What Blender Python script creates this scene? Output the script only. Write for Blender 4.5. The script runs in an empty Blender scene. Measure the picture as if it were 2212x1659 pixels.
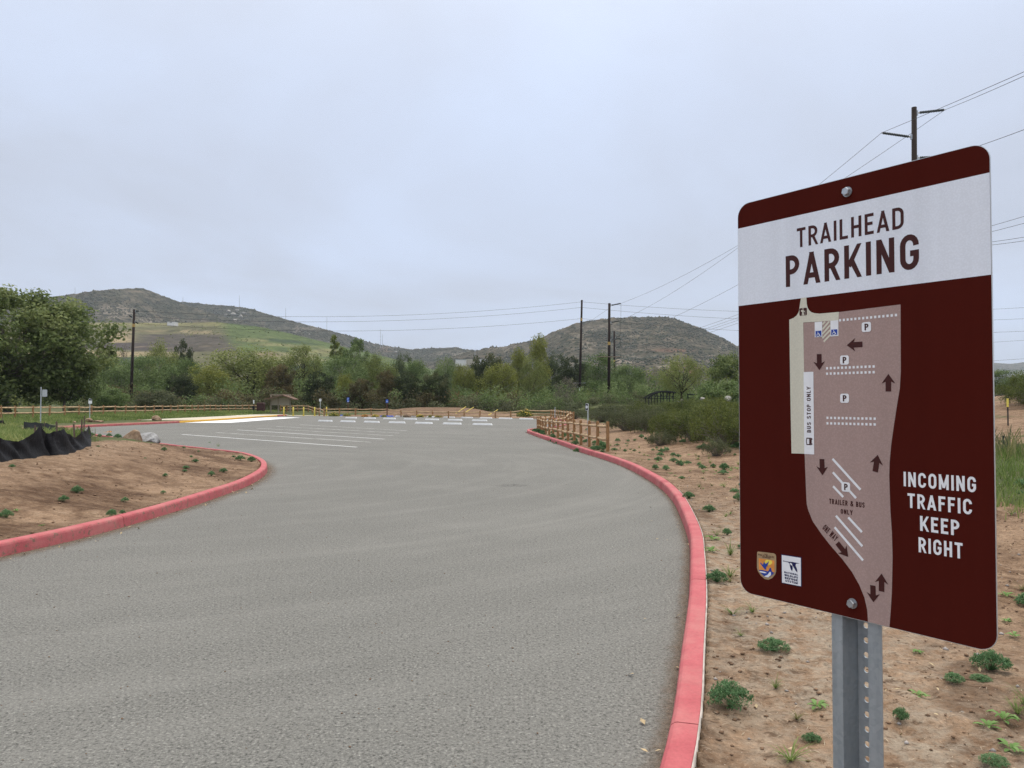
import bpy, bmesh, math, random
import numpy as np
from mathutils import Vector

# ------------------------------------------------------------------ camera, sky, sun, exposure
SC = bpy.context.scene
COL = SC.collection
EYE = 1.65
FV, CX, CY = 1661.0, 1106.0, 829.5            # focal length / centre of a 2212 x 1659 frame
PITCH = math.atan((870 - CY) / FV)

cam_data = bpy.data.cameras.new('camera')
cam = bpy.data.objects.new('camera', cam_data)
COL.objects.link(cam)
cam_data.sensor_width = 36.0
cam_data.lens = 36.0 * FV / 2212.0
cam_data.clip_start = 0.05
cam_data.clip_end = 20000
cam.location = (0, 0, EYE)
cam.rotation_euler = (math.pi / 2 + PITCH, 0, 0)
SC.camera = cam

SUN_EL, SUN_AZ = math.radians(58), math.radians(35)      # azimuth clockwise from +Y
world = bpy.data.worlds.new('World')
SC.world = world
world.use_nodes = True
wn, wl = world.node_tree.nodes, world.node_tree.links
wn.clear()
w_out = wn.new('ShaderNodeOutputWorld')
w_bg = wn.new('ShaderNodeBackground'); w_bg.inputs['Strength'].default_value = 0.1
w_sky = wn.new('ShaderNodeTexSky'); w_sky.sky_type = 'NISHITA'; w_sky.sun_disc = False
w_sky.sun_elevation = SUN_EL; w_sky.sun_rotation = SUN_AZ
w_tc = wn.new('ShaderNodeTexCoord')
w_sep = wn.new('ShaderNodeSeparateXYZ'); wl.new(w_tc.outputs['Generated'], w_sep.inputs[0])
def w_math(op, a, b=None, clamp=False):
    m = wn.new('ShaderNodeMath'); m.operation = op; m.use_clamp = clamp
    for i, v in enumerate((a, b)):
        if v is None: continue
        if isinstance(v, (int, float)): m.inputs[i].default_value = v
        else: wl.new(v, m.inputs[i])
    return m.outputs[0]
z_up = w_math('MAXIMUM', w_sep.outputs['Z'], 0.0)
# overcast brightness: grows from the horizon to the zenith (cloud deck seen edge-on is duller)
lum = w_math('ADD', w_math('MULTIPLY', w_math('POWER', z_up, 3.6), 1.85), 0.635)
den = w_math('ADD', z_up, 0.22)
w_dx = w_math('DIVIDE', w_sep.outputs['X'], den); w_dy = w_math('DIVIDE', w_sep.outputs['Y'], den)
w_cmb = wn.new('ShaderNodeCombineXYZ'); wl.new(w_dx, w_cmb.inputs[0]); wl.new(w_dy, w_cmb.inputs[1])
w_no = wn.new('ShaderNodeTexNoise'); w_no.inputs['Scale'].default_value = 0.85
w_no.inputs['Detail'].default_value = 5; w_no.inputs['Roughness'].default_value = 0.5
w_no.inputs['Distortion'].default_value = 0.4
wl.new(w_cmb.outputs[0], w_no.inputs['Vector'])
cloud = w_math('ADD', w_math('MULTIPLY', w_math('SUBTRACT', w_no.outputs['Fac'], 0.5), 0.62), 1.0)
lum = w_math('MULTIPLY', w_math('MULTIPLY', lum, cloud), 10.0)
w_col = wn.new('ShaderNodeMix'); w_col.data_type = 'RGBA'; w_col.blend_type = 'MIX'
w_col.inputs[6].default_value = (0.885, 0.965, 1.15, 1)   # duller cloud
w_col.inputs[7].default_value = (0.865, 0.985, 1.235, 1)    # brighter, thinner cloud
w_ra = wn.new('ShaderNodeMapRange'); w_ra.inputs[1].default_value = 0.38; w_ra.inputs[2].default_value = 0.62
wl.new(w_no.outputs['Fac'], w_ra.inputs[0]); wl.new(w_ra.outputs[0], w_col.inputs[0])
w_hi = wn.new('ShaderNodeMapRange'); w_hi.interpolation_type = 'SMOOTHSTEP'; w_hi.inputs[1].default_value = 0.35; w_hi.inputs[2].default_value = 0.95
wl.new(z_up, w_hi.inputs[0])
w_top = wn.new('ShaderNodeMix'); w_top.data_type = 'RGBA'; w_top.inputs[7].default_value = (1.03, 1.0, 0.95, 1)   # whiter towards the veiled sun
wl.new(w_hi.outputs[0], w_top.inputs[0]); wl.new(w_col.outputs[2], w_top.inputs[6])
w_mul = wn.new('ShaderNodeVectorMath'); w_mul.operation = 'SCALE'
wl.new(w_top.outputs[2], w_mul.inputs[0]); wl.new(lum, w_mul.inputs['Scale'])
w_mix = wn.new('ShaderNodeMix'); w_mix.data_type = 'RGBA'; w_mix.inputs[0].default_value = 0.94
wl.new(w_sky.outputs[0], w_mix.inputs[6]); wl.new(w_mul.outputs[0], w_mix.inputs[7])
wl.new(w_mix.outputs[2], w_bg.inputs['Color']); wl.new(w_bg.outputs[0], w_out.inputs['Surface'])

sun_data = bpy.data.lights.new('sun', 'SUN')
sun_data.energy = 1.2; sun_data.angle = math.radians(24); sun_data.color = (1.0, 0.94, 0.84)
sun = bpy.data.objects.new('sun', sun_data); COL.objects.link(sun)
sdir = Vector((math.sin(SUN_AZ) * math.cos(SUN_EL), math.cos(SUN_AZ) * math.cos(SUN_EL), math.sin(SUN_EL)))
sun.rotation_euler = sdir.to_track_quat('Z', 'Y').to_euler()
sun.location = (0, 0, 30)

SC.view_settings.view_transform = 'Standard'
SC.view_settings.look = 'None'
SC.view_settings.exposure = 0.22
SC.view_settings.gamma = 1.0
SC.view_settings.use_curve_mapping = False
SC.render.engine = 'CYCLES'
SC.cycles.use_denoising = True
SC.cycles.denoising_prefilter = 'NONE'
SC.cycles.max_bounces = 6
SC.cycles.diffuse_bounces = 3
SC.cycles.volume_bounces = 0
SC.cycles.transparent_max_bounces = 6

# ------------------------------------------------------------------ helpers
rnd = random.Random(7)
rng = np.random.default_rng(11)

def _hash(ix, iy, seed):
    h = (ix.astype(np.int64) * 374761393 + iy.astype(np.int64) * 668265263 + seed * 1442695041) & 0xFFFFFFFF
    h = ((h ^ (h >> 13)) * 1274126177) & 0xFFFFFFFF
    h = h ^ (h >> 16)
    return (h & 0xFFFFFF).astype(np.float64) / 0xFFFFFF
def noise2(x, y, seed=0):
    x = np.asarray(x, float); y = np.asarray(y, float)
    ix = np.floor(x); iy = np.floor(y); fx = x - ix; fy = y - iy
    u = fx * fx * fx * (fx * (fx * 6 - 15) + 10); v = fy * fy * fy * (fy * (fy * 6 - 15) + 10)
    a = _hash(ix, iy, seed); b = _hash(ix + 1, iy, seed); c = _hash(ix, iy + 1, seed); d = _hash(ix + 1, iy + 1, seed)
    return (a + (b - a) * u + (c - a) * v + (a - b - c + d) * u * v) * 2 - 1
def fbm(x, y, octv=4, seed=0, gain=0.5):
    s = 0; amp = 1; f = 1; n = 0
    for k in range(octv):
        s = s + amp * noise2(np.asarray(x) * f + 17.3 * k, np.asarray(y) * f - 9.1 * k, seed + k); n += amp
        amp *= gain; f *= 2.03
    return s / n
def sstep(x, a, b):
    t = np.clip((np.asarray(x, float) - a) / (b - a), 0, 1)
    return t * t * (3 - 2 * t)

def tag(o, label=None, cat=None, group=None, kind=None):
    if label: o['label'] = label
    if cat: o['category'] = cat
    if group: o['group'] = group
    if kind: o['kind'] = kind
    return o
def thing(name, label, cat, loc=(0, 0, 0), rotz=0.0, group=None):
    o = bpy.data.objects.new(name, None); COL.objects.link(o)
    o.empty_display_size = 0.2
    o.location = loc; o.rotation_euler = (0, 0, rotz)
    return tag(o, label, cat, group)
def link(name, mesh, parent=None, loc=None, rot=None, scale=None):
    o = bpy.data.objects.new(name, mesh); COL.objects.link(o)
    if parent: o.parent = parent
    if loc is not None: o.location = loc
    if rot is not None: o.rotation_euler = rot
    if scale is not None: o.scale = scale
    return o
def copy_tree(root, loc, rotz=0.0, scale=None):
    r = root.copy(); COL.objects.link(r); r.location = loc; r.rotation_euler = (0, 0, rotz)
    if scale is not None: r.scale = scale
    for ch in list(root.children):
        c = ch.copy(); COL.objects.link(c); c.parent = r
        for g in list(ch.children):
            d = g.copy(); COL.objects.link(d); d.parent = c
    return r

class MB:
    """collects polygons, builds one mesh"""
    def __init__(s): s.v = []; s.f = []
    def add(s, verts, faces):
        o = len(s.v); s.v += [tuple(p) for p in verts]; s.f += [tuple(i + o for i in f) for f in faces]; return s
    def box(s, c, size, rz=0.0, taper=1.0):
        x, y, z = size[0] / 2, size[1] / 2, size[2] / 2
        ca, sa = math.cos(rz), math.sin(rz); P = []
        for k, (sx, sy, sz) in enumerate([(-1,-1,-1),(1,-1,-1),(1,1,-1),(-1,1,-1),(-1,-1,1),(1,-1,1),(1,1,1),(-1,1,1)]):
            t = taper if sz > 0 else 1
            a, b = sx * x * t, sy * y * t
            P.append((c[0] + a * ca - b * sa, c[1] + a * sa + b * ca, c[2] + sz * z))
        return s.add(P, [(0,3,2,1),(4,5,6,7),(0,1,5,4),(1,2,6,5),(2,3,7,6),(3,0,4,7)])
    def tube(s, path, radii, n=6, cap=True):
        path = [Vector(p) for p in path]
        if isinstance(radii, (int, float)): radii = [radii] * len(path)
        V = []; up0 = None
        for i, p in enumerate(path):
            t = (path[min(i + 1, len(path) - 1)] - path[max(i - 1, 0)])
            t = t.normalized() if t.length > 1e-9 else Vector((0, 0, 1))
            a = t.cross(Vector((0, 0, 1)) if abs(t.z) < 0.9 else Vector((0, 1, 0))).normalized()
            if up0 is not None and a.dot(up0) < 0: a = -a
            up0 = a; b = t.cross(a)
            for k in range(n):
                an = 2 * math.pi * k / n
                V.append(p + a * (math.cos(an) * radii[i]) + b * (math.sin(an) * radii[i]))
        F = []
        for i in range(len(path) - 1):
            for k in range(n):
                F.append((i * n + k, i * n + (k + 1) % n, (i + 1) * n + (k + 1) % n, (i + 1) * n + k))
        if cap:
            F.append(tuple(range(n - 1, -1, -1))); m = (len(path) - 1) * n
            F.append(tuple(m + k for k in range(n)))
        return s.add(V, F)
    def mesh(s, name, mat=None, smooth=False):
        me = bpy.data.meshes.new(name); me.from_pydata(s.v, [], s.f)
        if mat: me.materials.append(mat)
        bm = bmesh.new(); bm.from_mesh(me); bmesh.ops.recalc_face_normals(bm, faces=bm.faces[:]); bm.to_mesh(me); bm.free()
        if smooth: me.polygons.foreach_set('use_smooth', [True] * len(me.polygons))
        me.update(); return me
    def build(s, name, mat, parent=None, smooth=False, **k):
        return link(name, s.mesh(name, mat, smooth), parent, **k)

def np_mesh(name, V, F, mat, attrs=None, smooth=False):
    """V (n,3), F (m,k) arrays -> mesh; attrs: name -> per-vertex floats or (n,4) colours"""
    V = np.asarray(V, np.float32); F = np.asarray(F, np.int32)
    me = bpy.data.meshes.new(name); m, k = F.shape
    me.vertices.add(len(V)); me.vertices.foreach_set('co', V.ravel())
    me.loops.add(m * k); me.loops.foreach_set('vertex_index', F.ravel())
    me.polygons.add(m); me.polygons.foreach_set('loop_start', np.arange(0, m * k, k, dtype=np.int32))
    me.polygons.foreach_set('loop_total', np.full(m, k, np.int32))
    if smooth: me.polygons.foreach_set('use_smooth', np.ones(m, bool))
    for an, av in (attrs or {}).items():
        av = np.asarray(av, np.float32)
        if av.ndim == 1:
            a = me.attributes.new(an, 'FLOAT', 'POINT'); a.data.foreach_set('value', av)
        else:
            a = me.attributes.new(an, 'FLOAT_COLOR', 'POINT'); a.data.foreach_set('color', av.ravel())
    me.update(calc_edges=True); me.validate()
    if mat: me.materials.append(mat)
    return me

# pixel of the 2212-wide frame -> ray / point
CP, SP = math.cos(PITCH), math.sin(PITCH)
def ray(vx, vy):
    a, b = (vx - CX) / FV, -(vy - CY) / FV
    return Vector((a, CP - b * SP, SP + b * CP))
def at(vx, vy, Y):
    r = ray(vx, vy); return Vector((r.x / r.y * Y, Y, EYE + r.z / r.y * Y))
def flat(vx, vy, z=0.0):
    r = ray(vx, vy); t = (z - EYE) / r.z
    return Vector((r.x * t, r.y * t, z))
def Zm(ox, oy, w, outw=2212.0):
    s = w / outw / 1.8228
    return lambda x, y: (ox / 1.8228 + x * s, oy / 1.8228 + y * s)

# ------------------------------------------------------------------ materials
class NT:
    def __init__(s, m): s.t = m.node_tree; s.N = s.t.nodes; s.L = s.t.links
    def n(s, typ, **k):
        nd = s.N.new(typ)
        for a, b in k.items():
            if a == 'i':
                for kk, vv in b.items():
                    if hasattr(vv, 'is_output') : s.L.new(vv, nd.inputs[kk])
                    else: nd.inputs[kk].default_value = vv
            else: setattr(nd, a, b)
        return nd
    def noise(s, vec, scale, detail=3, rough=0.55, dist=0.0):
        nd = s.n('ShaderNodeTexNoise', i={'Scale': scale, 'Detail': detail, 'Roughness': rough, 'Distortion': dist})
        s.L.new(vec, nd.inputs['Vector']); return nd.outputs['Fac']
    def voro(s, vec, scale, feature='F1', out='Distance'):
        nd = s.n('ShaderNodeTexVoronoi', feature=feature, i={'Scale': scale}); s.L.new(vec, nd.inputs['Vector']); return nd.outputs[out]
    def ramp(s, fac, stops, interp='LINEAR'):
        nd = s.n('ShaderNodeValToRGB'); nd.color_ramp.interpolation = interp
        el = nd.color_ramp.elements
        while len(el) < len(stops): el.new(0.5)
        for e, (p, c) in zip(el, stops):
            e.position = p; e.color = (c, c, c, 1) if isinstance(c, (int, float)) else (*c, 1)
        s.L.new(fac, nd.inputs[0]); return nd.outputs[0]
    def mix(s, fac, a, b, blend='MIX'):
        nd = s.n('ShaderNodeMix', data_type='RGBA', blend_type=blend)
        for idx, v in ((0, fac), (6, a), (7, b)):
            if isinstance(v, tuple): nd.inputs[idx].default_value = (*v, 1)
            elif isinstance(v, (int, float)): nd.inputs[idx].default_value = v
            else: s.L.new(v, nd.inputs[idx])
        return nd.outputs[2]
    def math(s, op, a, b=0.0, clamp=False):
        nd = s.n('ShaderNodeMath', operation=op, use_clamp=clamp)
        for i, v in enumerate((a, b)):
            if isinstance(v, (int, float)): nd.inputs[i].default_value = v
            else: s.L.new(v, nd.inputs[i])
        return nd.outputs[0]
    def attr(s, name, out='Fac'):
        return s.n('ShaderNodeAttribute', attribute_name=name).outputs[out]
    def obj(s): return s.n('ShaderNodeTexCoord').outputs['Object']
    def pos(s): return s.n('ShaderNodeNewGeometry').outputs['Position']
    def scale(s, vec, xyz):
        nd = s.n('ShaderNodeVectorMath', operation='MULTIPLY'); s.L.new(vec, nd.inputs[0]); nd.inputs[1].default_value = xyz
        return nd.outputs[0]
    def bump(s, h, strength=0.3, dist=0.01):
        nd = s.n('ShaderNodeBump', i={'Strength': strength, 'Distance': dist}); s.L.new(h, nd.inputs['Height']); return nd.outputs[0]

def material(name, fn=None, color=(.5, .5, .5), rough=0.8, metal=0.0, spec=0.3):
    m = bpy.data.materials.new(name); m.use_nodes = True
    b = m.node_tree.nodes['Principled BSDF']
    b.inputs['Base Color'].default_value = (*color, 1); b.inputs['Roughness'].default_value = rough
    b.inputs['Metallic'].default_value = metal; b.inputs['Specular IOR Level'].default_value = spec
    t = NT(m)
    if fn:
        r = fn(t) or {}
        for k, v in r.items(): t.L.new(v, b.inputs[k])
    return m
def mottled(name, color, rough=0.7, amt=0.2, scale=8.0, metal=0.0, spec=0.3, bump=0.0, stretch=(1, 1, 1)):
    c = np.array(color); lo = tuple(c * (1 - amt)); hi = tuple(np.minimum(c * (1 + amt), 1))
    def fn(t):
        v = t.scale(t.obj(), stretch)
        f = t.noise(v, scale, 5, 0.6)
        out = {'Base Color': t.ramp(f, [(0.3, lo), (0.7, hi)])}
        if bump: out['Normal'] = t.bump(t.noise(v, scale * 3, 3), bump, 0.01)
        return out
    return material(name, fn, color, rough, metal, spec)
M = {}

def f_asphalt(t):
    p = t.pos()
    big = t.noise(p, 0.16, 4, 0.6); mid = t.noise(p, 1.7, 5, 0.65)
    fine = t.noise(p, 62, 3, 0.75); med = t.noise(p, 30, 4, 0.8); v1 = t.voro(p, 70.0)
    base = t.ramp(big, [(0.3, (0.172, 0.168, 0.152)), (0.7, (0.208, 0.202, 0.182))])
    base = t.mix(t.math('MULTIPLY', mid, 0.5), base, (0.145, 0.140, 0.124))
    base = t.mix(0.9, base, t.ramp(fine, [(0.33, 0.22), (0.45, 0.90), (0.56, 1.06), (0.68, 1.95)]), 'MULTIPLY')
    base = t.mix(0.9, base, t.ramp(med, [(0.34, 0.32), (0.45, 0.98), (0.57, 1.04), (0.69, 1.55)]), 'MULTIPLY')
    # pale wheel arcs swept round the island: noise stretched along circles about its nose
    sep = t.n('ShaderNodeSeparateXYZ'); t.L.new(p, sep.inputs[0])
    dx = t.math('ADD', sep.outputs[0], 9.5); dy = t.math('SUBTRACT', sep.outputs[1], 20.0)
    rad = t.math('SQRT', t.math('ADD', t.math('MULTIPLY', dx, dx), t.math('MULTIPLY', dy, dy)))
    ang = t.math('ARCTAN2', dy, dx)
    cmb = t.n('ShaderNodeCombineXYZ'); t.L.new(t.math('MULTIPLY', rad, 1.6), cmb.inputs[0]); t.L.new(t.math('MULTIPLY', ang, 1.1), cmb.inputs[1])
    arcs = t.math('ADD', t.math('MULTIPLY', t.noise(cmb.outputs[0], 1.0, 5, 0.62, 0.5), 0.6), t.math('MULTIPLY', t.noise(p, 0.45, 5, 0.7), 0.4))
    base = t.mix(t.ramp(arcs, [(0.49, 0.0), (0.66, 0.34)]), base, (0.265, 0.256, 0.23))
    base = t.mix(t.ramp(arcs, [(0.34, 0.16), (0.45, 0.0)]), base, (0.11, 0.106, 0.095))
    st = t.noise(t.scale(p, (0.9, 1.4, 1)), 0.9, 5, 0.7)
    base = t.mix(t.ramp(st, [(0.62, 0.0), (0.74, 0.4)]), base, (0.125, 0.12, 0.108))
    # oil stain
    ox = t.math('ADD', sep.outputs[0], 0.02); oy = t.math('SUBTRACT', sep.outputs[1], 15.4)
    od = t.math('SQRT', t.math('ADD', t.math('MULTIPLY', ox, ox), t.math('MULTIPLY', t.math('MULTIPLY', oy, oy), 2.0)))
    om = t.math('MULTIPLY', t.ramp(od, [(0.05, 1.0), (0.42, 0.0)]), t.ramp(t.noise(p, 9, 4, 0.8), [(0.46, 0.0), (0.58, 0.95)]))
    base = t.mix(om, base, (0.022, 0.02, 0.018))
    h = t.math('ADD', fine, t.math('ADD', t.math('MULTIPLY', med, 0.25), t.math('MULTIPLY', v1, 0.5)))
    return {'Base Color': base, 'Normal': t.bump(h, 0.7, 0.010)}
M['asphalt'] = material('asphalt_surface', f_asphalt, rough=0.9, spec=0.25)

def f_ground(t):
    p = t.pos()
    big = t.noise(p, 0.55, 5, 0.62); mid = t.noise(p, 4.5, 5, 0.68); fine = t.noise(p, 30, 4, 0.75)
    dirt = t.ramp(mid, [(0.28, (0.085, 0.048, 0.027)), (0.43, (0.175, 0.108, 0.065)), (0.58, (0.268, 0.178, 0.112)), (0.76, (0.345, 0.245, 0.165))])
    damp = t.attr('damp')
    streak = t.noise(t.scale(p, (0.7, 2.6, 1)), 3.2, 5, 0.72, 0.4)
    dirt = t.mix(t.ramp(big, [(0.45, 0.0), (0.62, 0.5)]), dirt, (0.37, 0.25, 0.16))
    pale = t.attr('pale')
    dirt = t.mix(t.math('MULTIPLY', pale, t.ramp(t.noise(p, 7, 5, 0.72), [(0.40, 0.0), (0.60, 0.75)])), dirt, (0.325, 0.275, 0.21))
    dirt = t.mix(t.math('MULTIPLY', damp, t.ramp(streak, [(0.38, 1.0), (0.66, 0.35)])), dirt, (0.082, 0.045, 0.025))
    dirt = t.mix(t.ramp(streak, [(0.26, 0.75), (0.38, 0.0)]), dirt, (0.07, 0.04, 0.023))
    dirt = t.mix(0.85, dirt, t.ramp(fine, [(0.30, 0.40), (0.44, 0.92), (0.58, 1.06), (0.72, 1.6)]), 'MULTIPLY')
    brk = t.noise(t.scale(p, (0.8, 1.5, 1)), 11, 4, 0.75)
    dirt = t.mix(t.ramp(brk, [(0.34, 0.8), (0.44, 0.0)]), dirt, (0.088, 0.052, 0.031))
    chips = t.noise(p, 75, 3, 0.7)
    dirt = t.mix(t.ramp(chips, [(0.66, 0.0), (0.70, 0.85)]), dirt, (0.04, 0.025, 0.017))
    dirt = t.mix(t.ramp(chips, [(0.30, 0.75), (0.34, 0.0)]), dirt, (0.46, 0.38, 0.30))
    veg = t.ramp(t.noise(p, 1.3, 5, 0.7), [(0.3, (0.045, 0.06, 0.022)), (0.5, (0.085, 0.1, 0.038)), (0.7, (0.15, 0.13, 0.07))])
    cov = t.attr('veg')
    m = t.math('MULTIPLY', t.ramp(t.math('ADD', cov, t.math('MULTIPLY', t.math('SUBTRACT', t.noise(p, 3.0, 4, 0.7), 0.5), 0.9)), [(0.4, 0.0), (0.6, 1.0)]), 1.0)
    h = t.math('ADD', t.math('MULTIPLY', mid, 1.0), t.math('MULTIPLY', fine, 0.35))
    return {'Base Color': t.mix(m, dirt, veg), 'Normal': t.bump(h, 1.0, 0.045)}
M['ground'] = material('dry_soil', f_ground, rough=0.95, spec=0.15)

def f_curb(t):
    p = t.pos()
    a = t.noise(p, 5.5, 5, 0.65); b = t.noise(p, 55, 4, 0.65)
    c = t.ramp(a, [(0.3, (0.41, 0.085, 0.095)), (0.55, (0.46, 0.108, 0.115)), (0.75, (0.50, 0.14, 0.145))])
    c = t.mix(0.45, c, t.ramp(b, [(0.3, 0.75), (0.5, 1.0), (0.7, 1.2)]), 'MULTIPLY')
    wear = t.attr('wear')
    w = t.math('MULTIPLY', wear, t.ramp(t.noise(p, 13, 5, 0.75), [(0.55, 0.0), (0.61, 1.0)]))
    c = t.mix(w, c, (0.19, 0.12, 0.085))
    dust = t.ramp(t.noise(p, 2.4, 5, 0.7), [(0.42, 0.0), (0.7, 0.4)])
    c = t.mix(dust, c, (0.50, 0.26, 0.22))
    return {'Base Color': c, 'Normal': t.bump(t.math('ADD', b, a), 0.25, 0.006)}
M['curb_red'] = material('red_curb_paint', f_curb, rough=0.75, spec=0.3)
M['curb_joint'] = mottled('curb_patch_paint', (0.40, 0.085, 0.09), 0.7, 0.2, 30)
M['curb_yellow'] = mottled('yellow_curb_paint', (0.72, 0.40, 0.05), 0.7, 0.12, 6)
M['concrete'] = mottled('pale_concrete', (0.56, 0.50, 0.39), 0.9, 0.08, 3, bump=0.1)
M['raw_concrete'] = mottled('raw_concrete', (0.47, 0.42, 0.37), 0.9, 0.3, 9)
M['white_paint'] = mottled('white_road_paint', (0.80, 0.80, 0.79), 0.7, 0.08, 4)
M['worn_white'] = material('worn_white_line', lambda t: {'Base Color': t.mix(t.ramp(t.noise(t.pos(), 1.2, 5, 0.75), [(0.42, 0.0), (0.62, 1.0)]), (0.66, 0.66, 0.63), (0.30, 0.295, 0.265))}, rough=0.8)
M['blue_paint'] = mottled('blue_paint', (0.06, 0.14, 0.62), 0.6, 0.12, 6)
M['blue_sign'] = mottled('blue_sign_sheet', (0.03, 0.13, 0.55), 0.45, 0.06, 6)
M['white_sign'] = mottled('white_sign_sheet', (0.78, 0.80, 0.80), 0.45, 0.04, 6)
M['black_sign'] = mottled('black_sign_sheet', (0.015, 0.015, 0.018), 0.5, 0.1, 6)
M['yellow_post'] = mottled('yellow_bollard_paint', (0.80, 0.66, 0.13), 0.5, 0.08, 4)
M['wood_post'] = mottled('treated_pine_post', (0.30, 0.165, 0.072), 0.8, 0.4, 6, bump=0.3, stretch=(6, 6, 0.9))
M['wood_rail'] = mottled('weathered_pine_rail', (0.44, 0.31, 0.18), 0.8, 0.3, 5, bump=0.3, stretch=(1, 1, 1))
M['pole_wood'] = mottled('creosote_pole', (0.022, 0.013, 0.010), 0.8, 0.4, 4, bump=0.2, stretch=(5, 5, 0.4))
M['insulator'] = mottled('grey_polymer_insulator', (0.05, 0.06, 0.062), 0.5, 0.15, 10)
M['wire'] = material('conductor', color=(0.03, 0.032, 0.036), rough=0.6)
M['hardware'] = mottled('galvanised_hardware', (0.40, 0.42, 0.44), 0.4, 0.2, 20, metal=0.8)
M['galv'] = material('galvanised_post', lambda t: {'Base Color': t.ramp(t.math('ADD', t.math('MULTIPLY', t.noise(t.scale(t.obj(), (40, 40, 3)), 1, 4, 0.6), 0.6), t.math('MULTIPLY', t.voro(t.obj(), 130, out='Color'), 0.18)), [(0.25, (0.30, 0.34, 0.36)), (0.5, (0.40, 0.44, 0.46)), (0.75, (0.50, 0.54, 0.56))]),
                    'Roughness': t.ramp(t.noise(t.obj(), 25, 3), [(0.3, 0.38), (0.7, 0.6)])}, rough=0.5, metal=0.55, spec=0.5)
M['grey_post'] = mottled('grey_sign_post', (0.45, 0.48, 0.49), 0.5, 0.1, 10, metal=0.3)
M['brown_post'] = mottled('brown_sign_post', (0.10, 0.05, 0.035), 0.6, 0.15, 10)
M['silt'] = material('black_silt_fabric', lambda t: {'Base Color': t.ramp(t.noise(t.scale(t.pos(), (3, 3, 9)), 1.2, 5, 0.65, 0.8), [(0.35, (0.006, 0.006, 0.007)), (0.58, (0.012, 0.012, 0.014)), (0.70, (0.032, 0.032, 0.035)), (0.82, (0.07, 0.07, 0.072))]),  # lighter streaks in the black are the sheen of the folds, painted into the colour
                    'Normal': t.bump(t.noise(t.scale(t.pos(), (7, 7, 3)), 3, 4, 0.6, 1.0), 0.6, 0.03)}, rough=0.7, spec=0.2)
M['stake'] = mottled('grey_wood_stake', (0.14, 0.10, 0.075), 0.85, 0.3, 20)
def rock_mat(n, a, b, c):
    return material(n, lambda t: {'Base Color': t.ramp(t.noise(t.pos(), 3.2, 6, 0.68), [(0.3, a), (0.5, b), (0.68, c)]),
                                  'Normal': t.bump(t.noise(t.pos(), 11, 5, 0.7), 0.6, 0.04)}, rough=0.9, spec=0.2)
M['rock_tan'] = rock_mat('tan_rock', (0.12, 0.075, 0.045), (0.27, 0.18, 0.115), (0.40, 0.30, 0.21))
M['rock_grey'] = rock_mat('pale_grey_rock', (0.12, 0.11, 0.10), (0.27, 0.265, 0.26), (0.45, 0.45, 0.445))
M['rock_white'] = rock_mat('white_rock', (0.24, 0.22, 0.19), (0.36, 0.335, 0.30), (0.47, 0.45, 0.42))
M['dark_steel'] = mottled('blackened_frame', (0.012, 0.012, 0.016), 0.6, 0.3, 10)
M['roof'] = mottled('brown_kiosk_roof', (0.16, 0.095, 0.065), 0.8, 0.2, 8)
M['kiosk_panel'] = mottled('beige_kiosk_board', (0.40, 0.345, 0.265), 0.8, 0.06, 5)
M['kiosk_post'] = mottled('grey_brown_timber', (0.30, 0.25, 0.185), 0.8, 0.2, 8)
M['bin'] = mottled('dark_brown_bin', (0.06, 0.025, 0.022), 0.6, 0.15, 8)
M['bark'] = mottled('dark_bark', (0.045, 0.034, 0.026), 0.9, 0.4, 4, bump=0.3)
M['bark_grey'] = mottled('grey_bark', (0.19, 0.165, 0.14), 0.9, 0.35, 4, bump=0.3)
M['building_white'] = mottled('white_wall', (0.68, 0.67, 0.65), 0.8, 0.05, 0.3)
M['building_beige'] = mottled('beige_wall', (0.42, 0.38, 0.31), 0.8, 0.06, 0.3)
M['dark_glass'] = material('dark_window', color=(0.03, 0.035, 0.04), rough=0.2, spec=0.5)
M['leaf_litter'] = mottled('dry_leaf', (0.44, 0.34, 0.20), 0.8, 0.3, 30)
M['straw'] = mottled('dry_straw', (0.42, 0.34, 0.24), 0.9, 0.3, 30)
M['pebble'] = mottled('pebble', (0.30, 0.27, 0.25), 0.9, 0.5, 6)
M['flower_orange'] = mottled('orange_poppy', (0.75, 0.28, 0.03), 0.6, 0.2, 30)
M['flower_yellow'] = mottled('yellow_flower', (0.62, 0.45, 0.04), 0.6, 0.3, 30)

def leaf_mat(name, a, b, c, trans=0.38, var=0.25):
    """tint per leaf from the 'tint' attribute, a little different from plant to plant"""
    m = bpy.data.materials.new(name); m.use_nodes = True; t = NT(m)
    bs = m.node_tree.nodes['Principled BSDF']; out = m.node_tree.nodes['Material Output']
    oi = t.n('ShaderNodeObjectInfo').outputs['Random']
    f = t.math('ADD', t.attr('tint'), t.math('MULTIPLY', t.math('SUBTRACT', oi, 0.5), var), True)
    c0 = t.ramp(f, [(0.05, a), (0.5, b), (0.95, c)])
    t.L.new(c0, bs.inputs['Base Color']); bs.inputs['Roughness'].default_value = 0.65; bs.inputs['Specular IOR Level'].default_value = 0.2
    tr = t.n('ShaderNodeBsdfTranslucent'); t.L.new(c0, tr.inputs['Color'])
    mx = t.n('ShaderNodeMixShader', i={0: trans}); t.L.new(bs.outputs[0], mx.inputs[1]); t.L.new(tr.outputs[0], mx.inputs[2])
    t.L.new(mx.outputs[0], out.inputs['Surface']); return m
M['lf_willow'] = leaf_mat('willow_leaves', (0.1, 0.125, 0.035), (0.18, 0.215, 0.06), (0.29, 0.31, 0.1))
M['lf_yellow'] = leaf_mat('yellow_green_leaves', (0.125, 0.14, 0.03), (0.215, 0.235, 0.05), (0.32, 0.33, 0.085))
M['lf_green'] = leaf_mat('mid_green_leaves', (0.076, 0.118, 0.037), (0.143, 0.202, 0.067), (0.235, 0.294, 0.118))
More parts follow.
